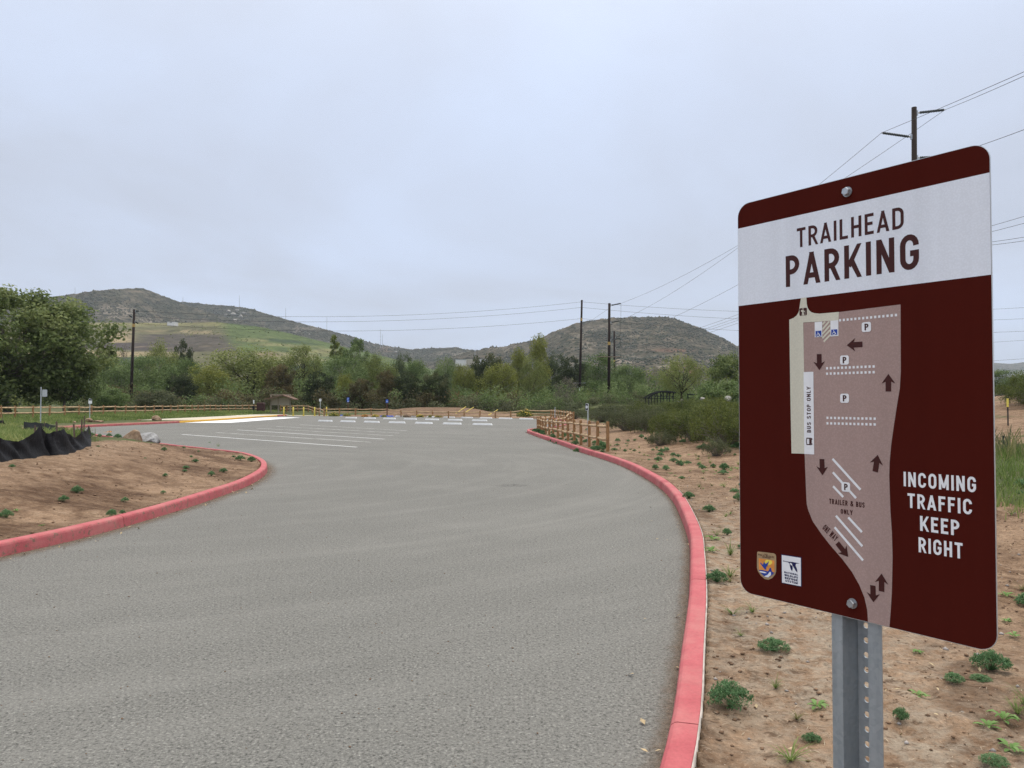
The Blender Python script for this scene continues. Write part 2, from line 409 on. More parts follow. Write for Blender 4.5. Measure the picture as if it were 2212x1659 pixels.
M['lf_oak'] = leaf_mat('dark_oak_leaves', (0.031, 0.044, 0.021), (0.061, 0.081, 0.034), (0.121, 0.129, 0.058))
M['lf_deep'] = leaf_mat('deep_green_leaves', (0.035, 0.052, 0.022), (0.065, 0.09, 0.036), (0.11, 0.135, 0.058))
M['lf_scrub'] = leaf_mat('hill_scrub', (0.022, 0.028, 0.016), (0.045, 0.052, 0.030), (0.085, 0.085, 0.052), 0.0)
M['hill_rock'] = rock_mat('hill_rock', (0.20, 0.165, 0.125), (0.31, 0.265, 0.205), (0.42, 0.37, 0.30))
M['lf_brown'] = leaf_mat('brown_tinged_leaves', (0.063, 0.053, 0.025), (0.103, 0.095, 0.043), (0.183, 0.135, 0.063))
M['lf_sycamore'] = leaf_mat('sycamore_leaves', (0.067, 0.097, 0.028), (0.133, 0.176, 0.055), (0.268, 0.301, 0.118))
M['lf_grey'] = leaf_mat('grey_twig_brush', (0.091, 0.078, 0.058), (0.156, 0.137, 0.104), (0.247, 0.215, 0.169))
M['lf_sage'] = leaf_mat('grey_green_brush', (0.061, 0.069, 0.033), (0.105, 0.119, 0.058), (0.188, 0.193, 0.099))
M['lf_chap'] = leaf_mat('coyote_brush', (0.048, 0.063, 0.019), (0.104, 0.127, 0.033), (0.206, 0.227, 0.062))
M['lf_grass'] = leaf_mat('grass_blades', (0.086, 0.132, 0.032), (0.172, 0.236, 0.063), (0.345, 0.368, 0.138))
M['lf_dry'] = leaf_mat('dry_grass_blades', (0.149, 0.138, 0.057), (0.230, 0.218, 0.092), (0.414, 0.356, 0.196))
M['lf_weed'] = leaf_mat('lupine_leaves', (0.066, 0.141, 0.058), (0.123, 0.231, 0.099), (0.215, 0.347, 0.165))
M['lf_broad'] = leaf_mat('broad_weed_leaves', (0.10, 0.20, 0.05), (0.17, 0.30, 0.08), (0.26, 0.40, 0.14))
# ------------------------------------------------------------------ plan of the car park
def catmull(pts, step=0.5):
    P = [np.array(p, float) for p in pts]; P = [2 * P[0] - P[1]] + P + [2 * P[-1] - P[-2]]
    out = []
    for i in range(1, len(P) - 2):
        n = max(2, int(np.linalg.norm(P[i + 1] - P[i]) / step))
        for k in range(n):
            t = k / n
            out.append(0.5 * (2 * P[i] + (P[i + 1] - P[i - 1]) * t + (2 * P[i - 1] - 5 * P[i] + 4 * P[i + 1] - P[i + 2]) * t * t + (-P[i - 1] + 3 * P[i] - 3 * P[i + 1] + P[i + 2]) * t ** 3))
    out.append(P[-2]); return np.array(out)
RIGHT = catmull([(-7.5, -9), (-4.4, -5), (-1.9, -1.9), (-.45, .6), (.12, 1.9), (.673, 3.47), (1.05, 4.85), (1.414, 6.23), (1.79, 7.8), (2.08, 9.1), (2.42, 11.1), (2.68, 12.9), (2.85, 14.9), (2.91, 17.2), (2.86, 20.0), (2.64, 22.6), (2.32, 25.4), (1.83, 30.9), (1.33, 36), (.95, 40.5), (.82, 42.4), (.95, 44.2), (1.6, 46.2), (2.9, 50), (4.1, 58), (4.4, 70), (3.9, 79)], 0.35)
LEFT_A = catmull([(-16, -11), (-12, -5), (-9, -1), (-7, 3), (-6.0, 6), (-5.48, 8.18), (-5.2, 9.58), (-5.09, 11.8), (-5.12, 13.5), (-5.22, 15.2), (-5.5, 17.0), (-5.9, 18.6), (-6.5, 20.3), (-7.4, 22.2), (-8.5, 23.9), (-10.5, 26.0), (-14, 29.8), (-19, 35.8), (-24, 42.2), (-27.1, 46.6), (-28.4, 49.8), (-28.5, 53), (-27.9, 57), (-27.2, 63)], 0.35)
LEFT_Y = catmull([(-27.2, 63), (-27.5, 72), (-28.0, 82), (-28.5, 93.5)], 0.8)
FAR = np.array([(-28.5, 93.5), (-28.6, 97), (-23, 97), (-12, 91.8), (-3, 85.5), (3.9, 79)])
ASPHALT = np.vstack([RIGHT, FAR[::-1][1:], LEFT_Y[::-1][1:], LEFT_A[::-1][1:]])
POLY = ASPHALT[::2]

def outside(x, y):
    """signed distance to the edge of the asphalt, positive outside"""
    x = np.asarray(x, float).ravel(); y = np.asarray(y, float).ravel()
    d2 = np.full(x.shape, 1e12); ins = np.zeros(x.shape, bool)
    A = POLY; B = np.roll(POLY, -1, 0)
    for (ax, ay), (bx, by) in zip(A, B):
        ex, ey = bx - ax, by - ay; L = ex * ex + ey * ey + 1e-12
        t = np.clip(((x - ax) * ex + (y - ay) * ey) / L, 0, 1)
        d2 = np.minimum(d2, (x - ax - t * ex) ** 2 + (y - ay - t * ey) ** 2)
        c = (ay > y) != (by > y)
        if c.any(): ins ^= c & (x < ex * (y - ay) / (ey if abs(ey) > 1e-12 else 1e-12) + ax)
    d = np.sqrt(d2); return np.where(ins, -d, d)

def height(x, y, sd=None):
    shp = np.shape(x); x = np.asarray(x, float).ravel(); y = np.asarray(y, float).ravel()
    if sd is None: sd = outside(x, y)
    sd = np.asarray(sd).ravel()
    z = np.where(sd < 0.152, -0.10, 0.115)
    left = sstep(-x, 1, 5); o = np.clip(sd, 0, None)
    # island mound and field on the left
    m_isl = left * sstep(-y, -30, -22)
    z = z + (sd > 0.1) * left * (m_isl * (0.60 * sstep(o, 0.1, 4.2)) + (1 - m_isl) * (0.32 * sstep(o, 4.5, 11)))
    # verge, furrowed bank and rise on the right
    rgt = sstep(x, 0.0, 2.0) * (1 - sstep(y, 70, 100)) + sstep(x, 6, 14) * sstep(y, 70, 100)
    ratio = x / np.maximum(y, 1)
    far_amp = 0.95 + 0.95 * sstep(ratio, 0.33, 0.62)
    z = z + rgt * (-0.06 * np.exp(-((o - 1.9) / 0.6) ** 2) * sstep(y, 6, 12) + 0.28 * sstep(o, 2.3, 6.5) * sstep(y, 5, 10) + far_amp * sstep(o, 11, 34))
    # graded heap behind the far fence
    z = z + 0.62 * np.exp(-((x + 10.2) / 6.4) ** 4) * np.exp(-((y - 104) / 5.5) ** 2)
    z = z - 0.28 * sstep(-x, 10.5, 17) * m_isl * sstep(y, 14, 22)
    # relief
    nr = np.exp(-np.maximum(y - 4, 0) / 40.0) * sstep(o, 0.15, 0.5)
    z = z + nr * (0.035 * fbm(x * 0.8, y * 0.8, 3, 3) + 0.030 * fbm(x * 4.5, y * 4.5, 4, 8, 0.6) + 0.020 * np.abs(fbm(x * 13, y * 13, 2, 5)))
    # soil creeping over the back edge of the kerbs
    z = z + np.exp(-((o - 0.14) / 0.13) ** 2) * (sd > 0.12) * (0.022 + 0.03 * fbm(x * 2.3, y * 2.3, 3, 71))
    # rain-cut furrows on the right bank
    fur = sstep(o, 2.4, 3.5) * (1 - sstep(o, 9, 13)) * rgt * sstep(y, 6, 9) * (1 - sstep(y, 28, 40))
    z = z + fur * 0.045 * np.abs(noise2((x * 0.8 + y * 0.35) * 1.1 + 0.6 * fbm(x, y, 2, 2), (y * 0.8 - x * .25) * 3.1, 21))
    z = z + (y > 115) * 0.0
    return z.reshape(shp)
def Hz(x, y): return float(height(np.array([x]), np.array([y]))[0])
def G(vx, vy):
    p = flat(vx, vy, 0.15)
    for _ in range(12):
        z = Hz(p.x, p.y); q = flat(vx, vy, min(z, EYE - 0.05)); p = (p + q) / 2
    p.z = Hz(p.x, p.y); return p

# ------------------------------------------------------------------ ground sheet
def lines(segs, far, grow=1.09):
    """segs: [(a, b, step)] contiguous; grows geometrically to +-far outside"""
    out = []
    for a, b, st in segs: out += list(np.arange(a, b - st * 0.3, st))
    out.append(segs[-1][1])
    hi = []; st = segs[-1][2]; p = out[-1]
    while p < far[1]: st *= grow; p += st; hi.append(p)
    lo = []; st = segs[0][2]; p = out[0]
    while p > far[0]: st *= grow; p -= st; lo.append(p)
    return np.array(lo[::-1] + out + hi)
gx = lines([(-15, -4.9, .075), (-4.9, .2, .3), (.2, 5.6, .035), (5.6, 13, .085)], (-4200, 4200))
gy = lines([(-2, 1.6, .2), (1.6, 7.5, .035), (7.5, 13, .06), (13, 27, .09)], (-300, 5200), 1.075)
GX, GY = np.meshgrid(gx, gy)
sd = outside(GX, GY)
gz = height(GX.ravel(), GY.ravel(), sd)
nx, ny = len(gx), len(gy)
idx = np.arange(nx * ny).reshape(ny, nx)
F = np.stack([idx[:-1, :-1], idx[:-1, 1:], idx[1:, 1:], idx[1:, :-1]], -1).reshape(-1, 4)
F = F[~(sd[F] < -0.35).all(1)]
use = np.zeros(nx * ny, bool); use[F] = True; remap = np.cumsum(use) - 1
X, Y, S_ = GX.ravel()[use], GY.ravel()[use], sd[use]
o_ = np.clip(S_, 0, None); right_ = sstep(X, 0, 2); isl_ = sstep(-X, 1, 5) * sstep(-Y, -30, -22)
veg = right_ * sstep(o_, 3.2, 6.5) * sstep(Y, 14, 20) * 0.95
veg = np.maximum(veg, right_ * sstep(X, 6.0, 7.6) * sstep(Y, 7.5, 10) * (1 - 0.75 * sstep(Y, 31, 36) * (1 - sstep(Y, 52, 60))))
veg = np.maximum(veg, sstep(-X, 9.6, 10.6) * sstep(o_, 1.8, 2.8) * (1 - isl_ * 0) * sstep(Y, 12, 15))
veg = np.maximum(veg, sstep(-X, 33, 36) * 0.9)
veg = np.maximum(veg, sstep(Y, 109, 114)); veg = np.maximum(veg, sstep(np.abs(X + 5), 45, 60) * sstep(Y, 20, 40))
heap = np.exp(-((X + 10.2) / 7.6) ** 4) * np.exp(-((Y - 102) / 8) ** 2)
veg = veg * (1 - np.clip(heap * 1.6, 0, 1))
bank = sstep(X / np.maximum(Y, 1), .56, .62) * sstep(Y, 21, 24)
veg = veg * (1 - bank) + bank * (1 - sstep(Y, 53, 58)) * 0.5 * sstep(fbm(X * .35, Y * .35, 3, 66), -.1, .35) + bank * sstep(Y, 53, 58)
damp = np.clip(isl_ * (np.exp(-((o_ - 1.2) / 1.1) ** 2)) * 1.3 + 0.75 * right_ * np.exp(-((o_ - 6.2) / 1.6) ** 2) * sstep(Y, 9, 14), 0, 1) * sstep(fbm(X * .9, Y * .9, 4, 41), -0.35, 0.2)
damp = np.clip(damp + 0.55 * np.clip(heap * 1.5, 0, 1) + 0.8 * sstep(fbm(X * 1.6, Y * 1.6, 4, 77), 0.22, 0.5) * sstep(-o_, -6, -0.3), 0, 1)
pale = np.clip(right_ * (1 - sstep(Y, 7, 16)) * (1 - sstep(o_, 0.8, 2.6)), 0, 1) + 0.4 * isl_ * sstep(o_, 2.2, 4)
ground = link('ground', np_mesh('ground', np.stack([X, Y, gz[use]], 1), remap[F], M['ground'], {'veg': veg, 'damp': damp, 'pale': pale}, smooth=True))
tag(ground, 'bare tan soil, verges and rough field around the car park', kind='structure')

# asphalt: one sheet, triangulated from its outline
def sheet(name, outline, z, mat, parent=None):
    bm = bmesh.new(); vs = [bm.verts.new((p[0], p[1], z)) for p in outline]; f = bm.faces.new(vs)
    if f.normal.z < 0 or True:
        f.normal_update()
        if f.normal.z < 0: f.normal_flip()
    bmesh.ops.triangulate(bm, faces=[f]); me = bpy.data.meshes.new(name); bm.to_mesh(me); bm.free(); me.materials.append(mat)
    return link(name, me, parent)
tag(sheet('asphalt', ASPHALT, 0.0, M['asphalt']), 'grey asphalt drive widening into the car park', kind='structure')

# kerbs cast in segments with open joints
PROF = [(0.0, -0.06), (0.012, 0.115), (0.02, 0.135), (0.036, 0.147), (0.05, 0.15), (0.142, 0.15), (0.15, 0.143), (0.152, -0.02)]
def curb(name, label, path, mat, side, seg=3.0, wear=0.0, back=None, gap=0.010):
    root = thing(name, label, None); root['kind'] = 'structure'
    d = np.r_[0, np.cumsum(np.linalg.norm(np.diff(path, axis=0), axis=1))]
    tan = np.gradient(path, axis=0); tan /= np.linalg.norm(tan, axis=1)[:, None]
    nor = np.stack([tan[:, 1], -tan[:, 0]], 1) * side
    n = max(1, round(d[-1] / seg)); L = d[-1] / n
    for k in range(n):
        s = np.r_[k * L + gap / 2, np.arange(math.ceil(k * L / .35 + .2) * .35, (k + 1) * L - .1, .35), (k + 1) * L - gap / 2]
        px, py = np.interp(s, d, path[:, 0]), np.interp(s, d, path[:, 1])
        qx, qy = np.interp(s, d, nor[:, 0]), np.interp(s, d, nor[:, 1])
        V = []; W = []
        for i in range(len(s)):
            for (o, z) in PROF:
                V.append((px[i] + qx[i] * o, py[i] + qy[i] * o, z + 0.0025 * math.sin(s[i] * 1.7)))
                W.append(wear if z < 0.14 else wear * 0.08)
        m = len(PROF); Fq = [(i * m + j, i * m + j + 1, (i + 1) * m + j + 1, (i + 1) * m + j) for i in range(len(s) - 1) for j in range(m - 1)]
        if side > 0: Fq = [f[::-1] for f in Fq]
        me = bpy.data.meshes.new('curb_segment'); e = (len(s) - 1) * m
        me.from_pydata(V, [], Fq + [tuple(range(m)), tuple(e + j for j in range(m))])
        bm = bmesh.new(); bm.from_mesh(me); bmesh.ops.recalc_face_normals(bm, faces=bm.faces[:]); bm.to_mesh(me); bm.free()
        a = me.attributes.new('wear', 'FLOAT', 'POINT'); a.data.foreach_set('value', W)
        me.materials.append(mat); link('curb_segment', me, root)
    return root
def curb_patch(root, path, at_, length, mat):
    d = np.r_[0, np.cumsum(np.linalg.norm(np.diff(path, axis=0), axis=1))]
    s = np.array([at_ - length / 2, at_ + length / 2]); px, py = np.interp(s, d, path[:, 0]), np.interp(s, d, path[:, 1])
    t_ = np.array([px[1] - px[0], py[1] - py[0]]); t_ /= np.linalg.norm(t_); nr = np.array([t_[1], -t_[0]])
    P2 = [(o - .003 if z < .14 else o, z + (.003 if z > .1 else 0)) for o, z in PROF]; V = [(px[i] + nr[0] * o, py[i] + nr[1] * o, z + .0025) for i in (0, 1) for o, z in P2]; m = len(PROF)
    me = bpy.data.meshes.new('paint_patch'); me.from_pydata(V, [], [(j, j + 1, m + j + 1, m + j) for j in range(m - 1)]); me.materials.append(mat); link('paint_patch', me, root)
def dust_strip(path, side, width, name, label):
    tan = np.gradient(path, axis=0); tan /= np.linalg.norm(tan, axis=1)[:, None]; nor = np.stack([-tan[:, 1], tan[:, 0]], 1) * side
    V = np.stack([np.c_[path + nor * o, np.full(len(path), .004)] for o in (-.004, width * .35, width)], 1).reshape(-1, 3); e = np.tile([1.0, .55, 0.0], len(path)); n = len(path)
    F_ = np.array([(i * 3 + j, i * 3 + j + 1, i * 3 + j + 4, i * 3 + j + 3) for i in range(n - 1) for j in (0, 1)])
    return tag(link(name, np_mesh(name, V, F_, M['gutter_dust'], {'edge': e})), label, kind='stuff')
M['gutter_dust'] = bpy.data.materials.new('gutter_dust'); M['gutter_dust'].use_nodes = True
_t = NT(M['gutter_dust']); _b = _t.N['Principled BSDF']; _b.inputs['Roughness'].default_value = 0.95; _b.inputs['Specular IOR Level'].default_value = 0.1
_t.L.new(_t.ramp(_t.noise(_t.pos(), 22, 4, 0.7), [(0.35, (0.12, 0.085, 0.055)), (0.5, (0.21, 0.155, 0.11)), (0.68, (0.30, 0.235, 0.175))]), _b.inputs['Base Color'])
_t.L.new(_t.math('MULTIPLY', _t.ramp(_t.math('ADD', _t.attr('edge'), _t.math('SUBTRACT', _t.noise(_t.pos(), 6, 5, 0.75), 0.62)), [(0.15, 0.0), (0.7, 1.0)]), 0.55), _b.inputs['Alpha'])
dust_strip(RIGHT[20:], 1, .15, 'gutter_dust', 'dust gathered along the foot of the right kerb')
dust_strip(LEFT_A[20:], -1, .38, 'gutter_dust', 'soil washed onto the asphalt along the left kerb')
curb_r = curb('red_curb', 'red painted kerb curving along the right edge of the drive', RIGHT, M['curb_red'], 1, 3.05, 0.5)
_d = np.r_[0, np.cumsum(np.linalg.norm(np.diff(RIGHT, axis=0), axis=1))]
for y_, l_ in ((14.75, .32), (24.0, .12), (33.5, .2), (39.0, .25)): curb_patch(curb_r, RIGHT, float(np.interp(y_, RIGHT[:, 1], _d)), l_, M['curb_joint'])
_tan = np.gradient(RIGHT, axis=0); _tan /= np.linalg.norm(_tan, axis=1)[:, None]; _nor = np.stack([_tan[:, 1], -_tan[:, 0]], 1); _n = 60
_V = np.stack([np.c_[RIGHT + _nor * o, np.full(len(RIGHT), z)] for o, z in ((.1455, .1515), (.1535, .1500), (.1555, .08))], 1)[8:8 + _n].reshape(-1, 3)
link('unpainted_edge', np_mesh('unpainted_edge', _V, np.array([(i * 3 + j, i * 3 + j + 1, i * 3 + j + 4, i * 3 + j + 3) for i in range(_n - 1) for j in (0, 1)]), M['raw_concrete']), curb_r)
curb_l = curb('red_curb', 'red painted kerb round the bare mound on the left, worn on its face', LEFT_A, M['curb_red'], -1, 4.1, 1.0)
curb('yellow_curb', 'yellow painted kerb along the pale sidewalk on the far left', LEFT_Y, M['curb_yellow'], -1, 6.0)
curb('red_curb', 'short dark red kerb end between the yellow kerb and the bollards', np.array([(-28.52, 93.7), (-28.6, 95.4), (-28.4, 96.9)]), M['curb_joint'], -1, 3.2)

# sidewalk slabs on the far left
root = thing('sidewalk', 'pale concrete sidewalk and plaza behind the yellow kerb', None); root['kind'] = 'structure'
for k in range(12):
    y0 = 67.5 + k * 2.6; y1 = y0 + 2.585
    e0, e1 = np.interp([y0, y1], LEFT_Y[:, 1], LEFT_Y[:, 0]) - 0.157
    w0, w1 = (-32.6 if y0 < 90 else -35.5), (-32.6 if y1 < 93 else -35.5)
    b = MB(); b.add([(e0, y0, .148), (e1, y1, .148), (w1, y1, .148), (w0, y0, .148), (e0, y0, -.05), (e1, y1, -.05), (w1, y1, -.05), (w0, y0, -.05)], [(0, 1, 2, 3), (0, 4, 5, 1), (1, 5, 6, 2), (2, 6, 7, 3), (3, 7, 4, 0)])
    b.build('concrete_slab', M['concrete'], root)
for (x0, y0, x1, y1) in ((-35.5, 98.8, -28.9, 103.5), (-28.88, 97.15, -25.3, 103.5), (-25.28, 97.15, -21.6, 103.5), (-31.5, 103.52, -22.2, 110.5)):
    MB().add([(x0, y0, .03), (x1, y0, .03), (x1, y1, .16), (x0, y1, .16), (x0, y0, -.1), (x1, y0, -.1), (x1, y1, -.1), (x0, y1, -.1)], [(0, 1, 2, 3), (4, 5, 1, 0), (5, 6, 2, 1), (6, 7, 3, 2), (7, 4, 0, 3)]).build('concrete_slab', M['concrete'], root)

# ------------------------------------------------------------------ paint on the asphalt
def stripe(name, a, b, w, mat, z=0.004, label=None):
    a, b = Vector((a[0], a[1])), Vector((b[0], b[1])); d = (b - a).normalized(); n = Vector((-d.y, d.x)) * w / 2
    P = [a + n, b + n, b - n, a - n]
    MBo = MB().add([(p.x, p.y, z) for p in P], [(0, 1, 2, 3)]).build(name, mat)
    return tag(MBo, label, kind='structure')
stripe('bus_bay_paint', (-25.1, 63.5), (-25.7, 86.5), 3.9, M['white_paint'], label='white painted bus bay beside the yellow kerb')
for a, b, mt in (((-17.2, 40.1), (-5.75, 28.6), 'white_paint'), ((-16.4, 42.6), (-5.9, 32.2), 'worn_white'), ((-16.7, 46.8), (-5.8, 34.9), 'white_paint'),
                 ((-16.6, 50.0), (-5.95, 38.5), 'worn_white'), ((-16.5, 53.8), (-6.1, 41.8), 'worn_white'), ((-16.0, 58), (-6.2, 45.3), 'worn_white')):
    stripe('parking_line', a, b, 0.11, M[mt], label='slanted white parking line on the asphalt')
stripe('far_edge_paint', (-21.3, 95.4), (-13.6, 91.7), 0.9, M['white_paint'], label='white painted strip at the far edge of the car park')

# ------------------------------------------------------------------ hills
def hill_mat(name, fn): return material(name, fn, rough=1.0, spec=0.05)
def f_chap(tone):
    def fn(t):
        p = t.pos()
        big = t.noise(p, 0.010, 5, 0.6); mid = t.noise(p, 0.045, 5, 0.7); fine = t.noise(p, 0.16, 4, 0.75)
        c = t.ramp(mid, [(0.32, (0.050, 0.056, 0.034)), (0.45, (0.100, 0.094, 0.060)), (0.56, (0.160, 0.134, 0.092)), (0.70, (0.24, 0.195, 0.14))])
        c = t.mix(t.ramp(big, [(0.4, 0.0), (0.62, 0.6)]), c, tone)
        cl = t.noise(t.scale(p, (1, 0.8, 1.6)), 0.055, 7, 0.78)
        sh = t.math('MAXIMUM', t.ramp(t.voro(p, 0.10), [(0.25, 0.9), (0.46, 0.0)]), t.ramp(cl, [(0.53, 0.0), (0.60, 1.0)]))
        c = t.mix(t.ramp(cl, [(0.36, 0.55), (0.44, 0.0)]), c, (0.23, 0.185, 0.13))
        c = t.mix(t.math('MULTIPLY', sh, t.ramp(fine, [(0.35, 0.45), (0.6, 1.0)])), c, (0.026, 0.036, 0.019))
        rk = t.attr('rock')
        rm = t.math('MULTIPLY', rk, t.ramp(t.voro(t.scale(p, (1, 1, 1.6)), 0.14, out='Color'), [(0.45, 0.0), (0.55, 1.0)]))
        c = t.mix(rm, c, (0.36, 0.30, 0.235))
        c = t.mix(t.math('MULTIPLY', t.attr('scar'), t.ramp(fine, [(0.3, 0.3), (0.6, 1.0)])), c, (0.27, 0.13, 0.085))
        c = t.mix(t.math('MULTIPLY', t.attr('dark'), 0.7), c, (0.035, 0.043, 0.025))
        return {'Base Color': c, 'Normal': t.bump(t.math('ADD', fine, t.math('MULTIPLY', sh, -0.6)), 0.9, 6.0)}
    return fn
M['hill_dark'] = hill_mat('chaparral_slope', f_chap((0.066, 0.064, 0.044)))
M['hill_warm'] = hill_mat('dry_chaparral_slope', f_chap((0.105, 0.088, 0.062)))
def f_terr(t):
    p = t.pos(); fine = t.noise(t.scale(p, (0.5, 0.5, 2.2)), 0.09, 5, 0.7)
    c = t.n('ShaderNodeAttribute', attribute_name='cover').outputs['Color']
    c = t.mix(0.75, c, t.ramp(fine, [(0.32, 0.45), (0.48, 0.95), (0.6, 1.1), (0.7, 1.6)]), 'MULTIPLY')
    c = t.mix(0.8, c, t.ramp(t.noise(t.scale(p, (0.35, 0.35, 1.5)), 0.35, 4, 0.8), [(0.35, 0.6), (0.5, 1.0), (0.66, 1.4)]), 'MULTIPLY')
    return {'Base Color': c, 'Normal': t.bump(fine, 0.5, 4.0)}
M['terraces'] = hill_mat('grassy_terraces', f_terr)

def hill(name, label, sky, D_crest, D_base, mat, nS=260, nT=190, rough=1.0, base_z=2.0, power=1.25, seed=1, masks=None, back=500.0, bush=2.2, scrub=0, srange=(2.0, 5.5), smat='lf_scrub', slabel='', rocks=0):
    """terrain whose skyline is given as (frame x, frame y) seen from the drive; front slope, crest, back slope"""
    sx = np.array([p[0] for p in sky], float); sy = np.array([p[1] for p in sky], float)
    vx = np.linspace(sx[0], sx[-1], nS); vy = np.interp(vx, sx, sy)
    Dc = D_crest * (1 + 0.10 * fbm(vx * 0.006, vx * 0 + seed, 3, seed)); Db = D_base * (1 + 0.12 * fbm(vx * 0.008, vx * 0 + 5 + seed, 3, seed + 9))
    r = np.array([ray(a, b) for a, b in zip(vx, vy)])
    Zc = EYE + r[:, 2] / r[:, 1] * Dc; kx = r[:, 0] / r[:, 1]
    t = np.r_[np.linspace(0, 1, nT), np.linspace(1, 1.9, 16)[1:]]
    T, I = np.meshgrid(t, np.arange(nS), indexing='ij')
    Yd = np.where(T <= 1, Db[I] + (Dc[I] - Db[I]) * T, Dc[I] + (T - 1) * back)
    prof = np.where(T <= 1, np.clip(T, 0, 1) ** power, np.cos(np.clip((T - 1) / 0.9, 0, 1) * np.pi / 2) ** 1.2)
    Xd = kx[I] * Yd
    Zd = base_z + (Zc[I] - base_z) * prof
    env = np.sin(np.clip(T, 0, 1) * np.pi) ** 0.7
    Zd = Zd + rough * env * (11 * fbm(Xd * 0.009, Yd * 0.006, 4, seed + 2) - 7 * np.abs(fbm(Xd * 0.02, Yd * 0.004, 3, seed + 4)))
    Zd = Zd + rough * bush * 1.6 * np.clip(fbm(Xd * 0.09, Yd * 0.06, 4, seed + 6, 0.65) + 0.1, 0, 1) * np.clip(T * 4, 0, 1)
    Zd[0] = -3; Zd[-1] = -3
    V = np.stack([Xd.ravel(), Yd.ravel(), Zd.ravel()], 1); n = nS; h = len(t)
    ix = np.arange(n * h).reshape(h, n)
    Fq = np.stack([ix[:-1, :-1], ix[:-1, 1:], ix[1:, 1:], ix[1:, :-1]], -1).reshape(-1, 4)
    # frame coordinates of every vertex as seen from the drive, for the cover masks
    dz = (Zd.ravel() - EYE) / Yd.ravel(); PX = CX + FV * Xd.ravel() / Yd.ravel() ; PY = 870 - FV * dz
    at_ = masks(PX, PY, Xd.ravel(), Yd.ravel(), Zd.ravel()) if masks else {}
    for k in ('rock', 'scar', 'dark'):
        if k not in at_ and 'cover' not in at_: at_[k] = np.zeros(n * h)
    o_h = tag(link(name, np_mesh(name, V, Fq, mat, at_, smooth=True)), label, kind='structure')
    r = np.random.default_rng(seed * 7)
    def strew(nm, lb, m_, cnt, s0, s1, keep, flat_k):
        ti = r.random(cnt * 3) * (nT + 3); si = r.random(cnt * 3) * (nS - 2) + .5; a, c = ti.astype(int), si.astype(int); fa, fc = ti - a, si - c
        Vg = V.reshape(h, n, 3); P = (Vg[a, c] * ((1 - fa) * (1 - fc))[:, None] + Vg[a + 1, c] * (fa * (1 - fc))[:, None] + Vg[a, c + 1] * ((1 - fa) * fc)[:, None] + Vg[a + 1, c + 1] * (fa * fc)[:, None])
        k = keep(P, a * n + c) > r.random(len(P)); P = P[k][:cnt]; q = len(P); s = s0 + (s1 - s0) * r.random(q) ** 2.2
        oc = np.array([(1, 0, 0), (0, 1, 0), (-1, 0, 0), (0, -1, 0), (0, 0, 1), (0, 0, -.4)], float); an = r.random(q) * 6.28
        W = oc[None] * (.55 + .7 * r.random((q, 6, 1))) * s[:, None, None] * .5; W[:, :, 2] *= flat_k
        X_ = W[:, :, 0] * np.cos(an)[:, None] - W[:, :, 1] * np.sin(an)[:, None]; Y_ = W[:, :, 0] * np.sin(an)[:, None] + W[:, :, 1] * np.cos(an)[:, None]
        f = np.array([(0, 1, 4), (1, 2, 4), (2, 3, 4), (3, 0, 4), (1, 0, 5), (2, 1, 5), (3, 2, 5), (0, 3, 5)]); Fs = (np.arange(q)[:, None, None] * 6 + f).reshape(-1, 3)
        tag(link(nm, np_mesh(nm, (np.stack([X_, Y_, W[:, :, 2]], -1) + P[:, None, :]).reshape(-1, 3), Fs, m_, {'tint': np.repeat(np.clip(.5 + .22 * r.normal(size=q), 0, 1), 6)})), lb, kind='stuff')
    if scrub: strew('scrub', slabel, M[smat], scrub, srange[0], srange[1], lambda P, i: np.clip(.42 + 1.5 * fbm(P[:, 0] * .012, P[:, 1] * .008, 4, seed + 40, .6), .03, 1), 1.15)
    if rocks: strew('outcrops', 'small pale rocks showing between the scrub on ' + slabel.split(' on ')[-1], M['hill_rock'], rocks, 1.2, 5.0, lambda P, i: at_['rock'][i], .9)
    return o_h
def blob(PX, PY, cx, cy, rx, ry): return np.clip(1.5 - 1.5 * np.sqrt(((PX - cx) / rx) ** 2 + ((PY - cy) / ry) ** 2), 0, 1)
def m_left(PX, PY, X, Y, Z):
    n = fbm(X * 0.02, Y * 0.012, 4, 5)
    rock = np.clip(blob(PX, PY, 250, 675, 60, 22) + blob(PX, PY, 330, 690, 40, 12) + 0.5 * blob(PX, PY, 380, 688, 40, 14), 0, 1) * sstep(n, -0.15, 0.2)
    return {'rock': rock * 0.85, 'scar': 0 * PX, 'dark': 0.5 * sstep(fbm(X * 0.012, Y * 0.008, 3, 15), 0.0, 0.4)}
def m_ridge(PX, PY, X, Y, Z):
    n = fbm(X * 0.02, Y * 0.012, 4, 6)
    rock = np.clip(0.9 * blob(PX, PY, 640, 712, 90, 12) + 0.7 * blob(PX, PY, 760, 745, 60, 10) + blob(PX, PY, 830, 752, 40, 12) + blob(PX, PY, 1000, 766, 60, 9) + 0.8 * blob(PX, PY, 930, 765, 60, 10), 0, 1) * sstep(n, -0.2, 0.25)
    return {'rock': rock * 0.9, 'scar': 0.4 * blob(PX, PY, 835, 756, 25, 8), 'dark': 0.55 + 0 * PX}
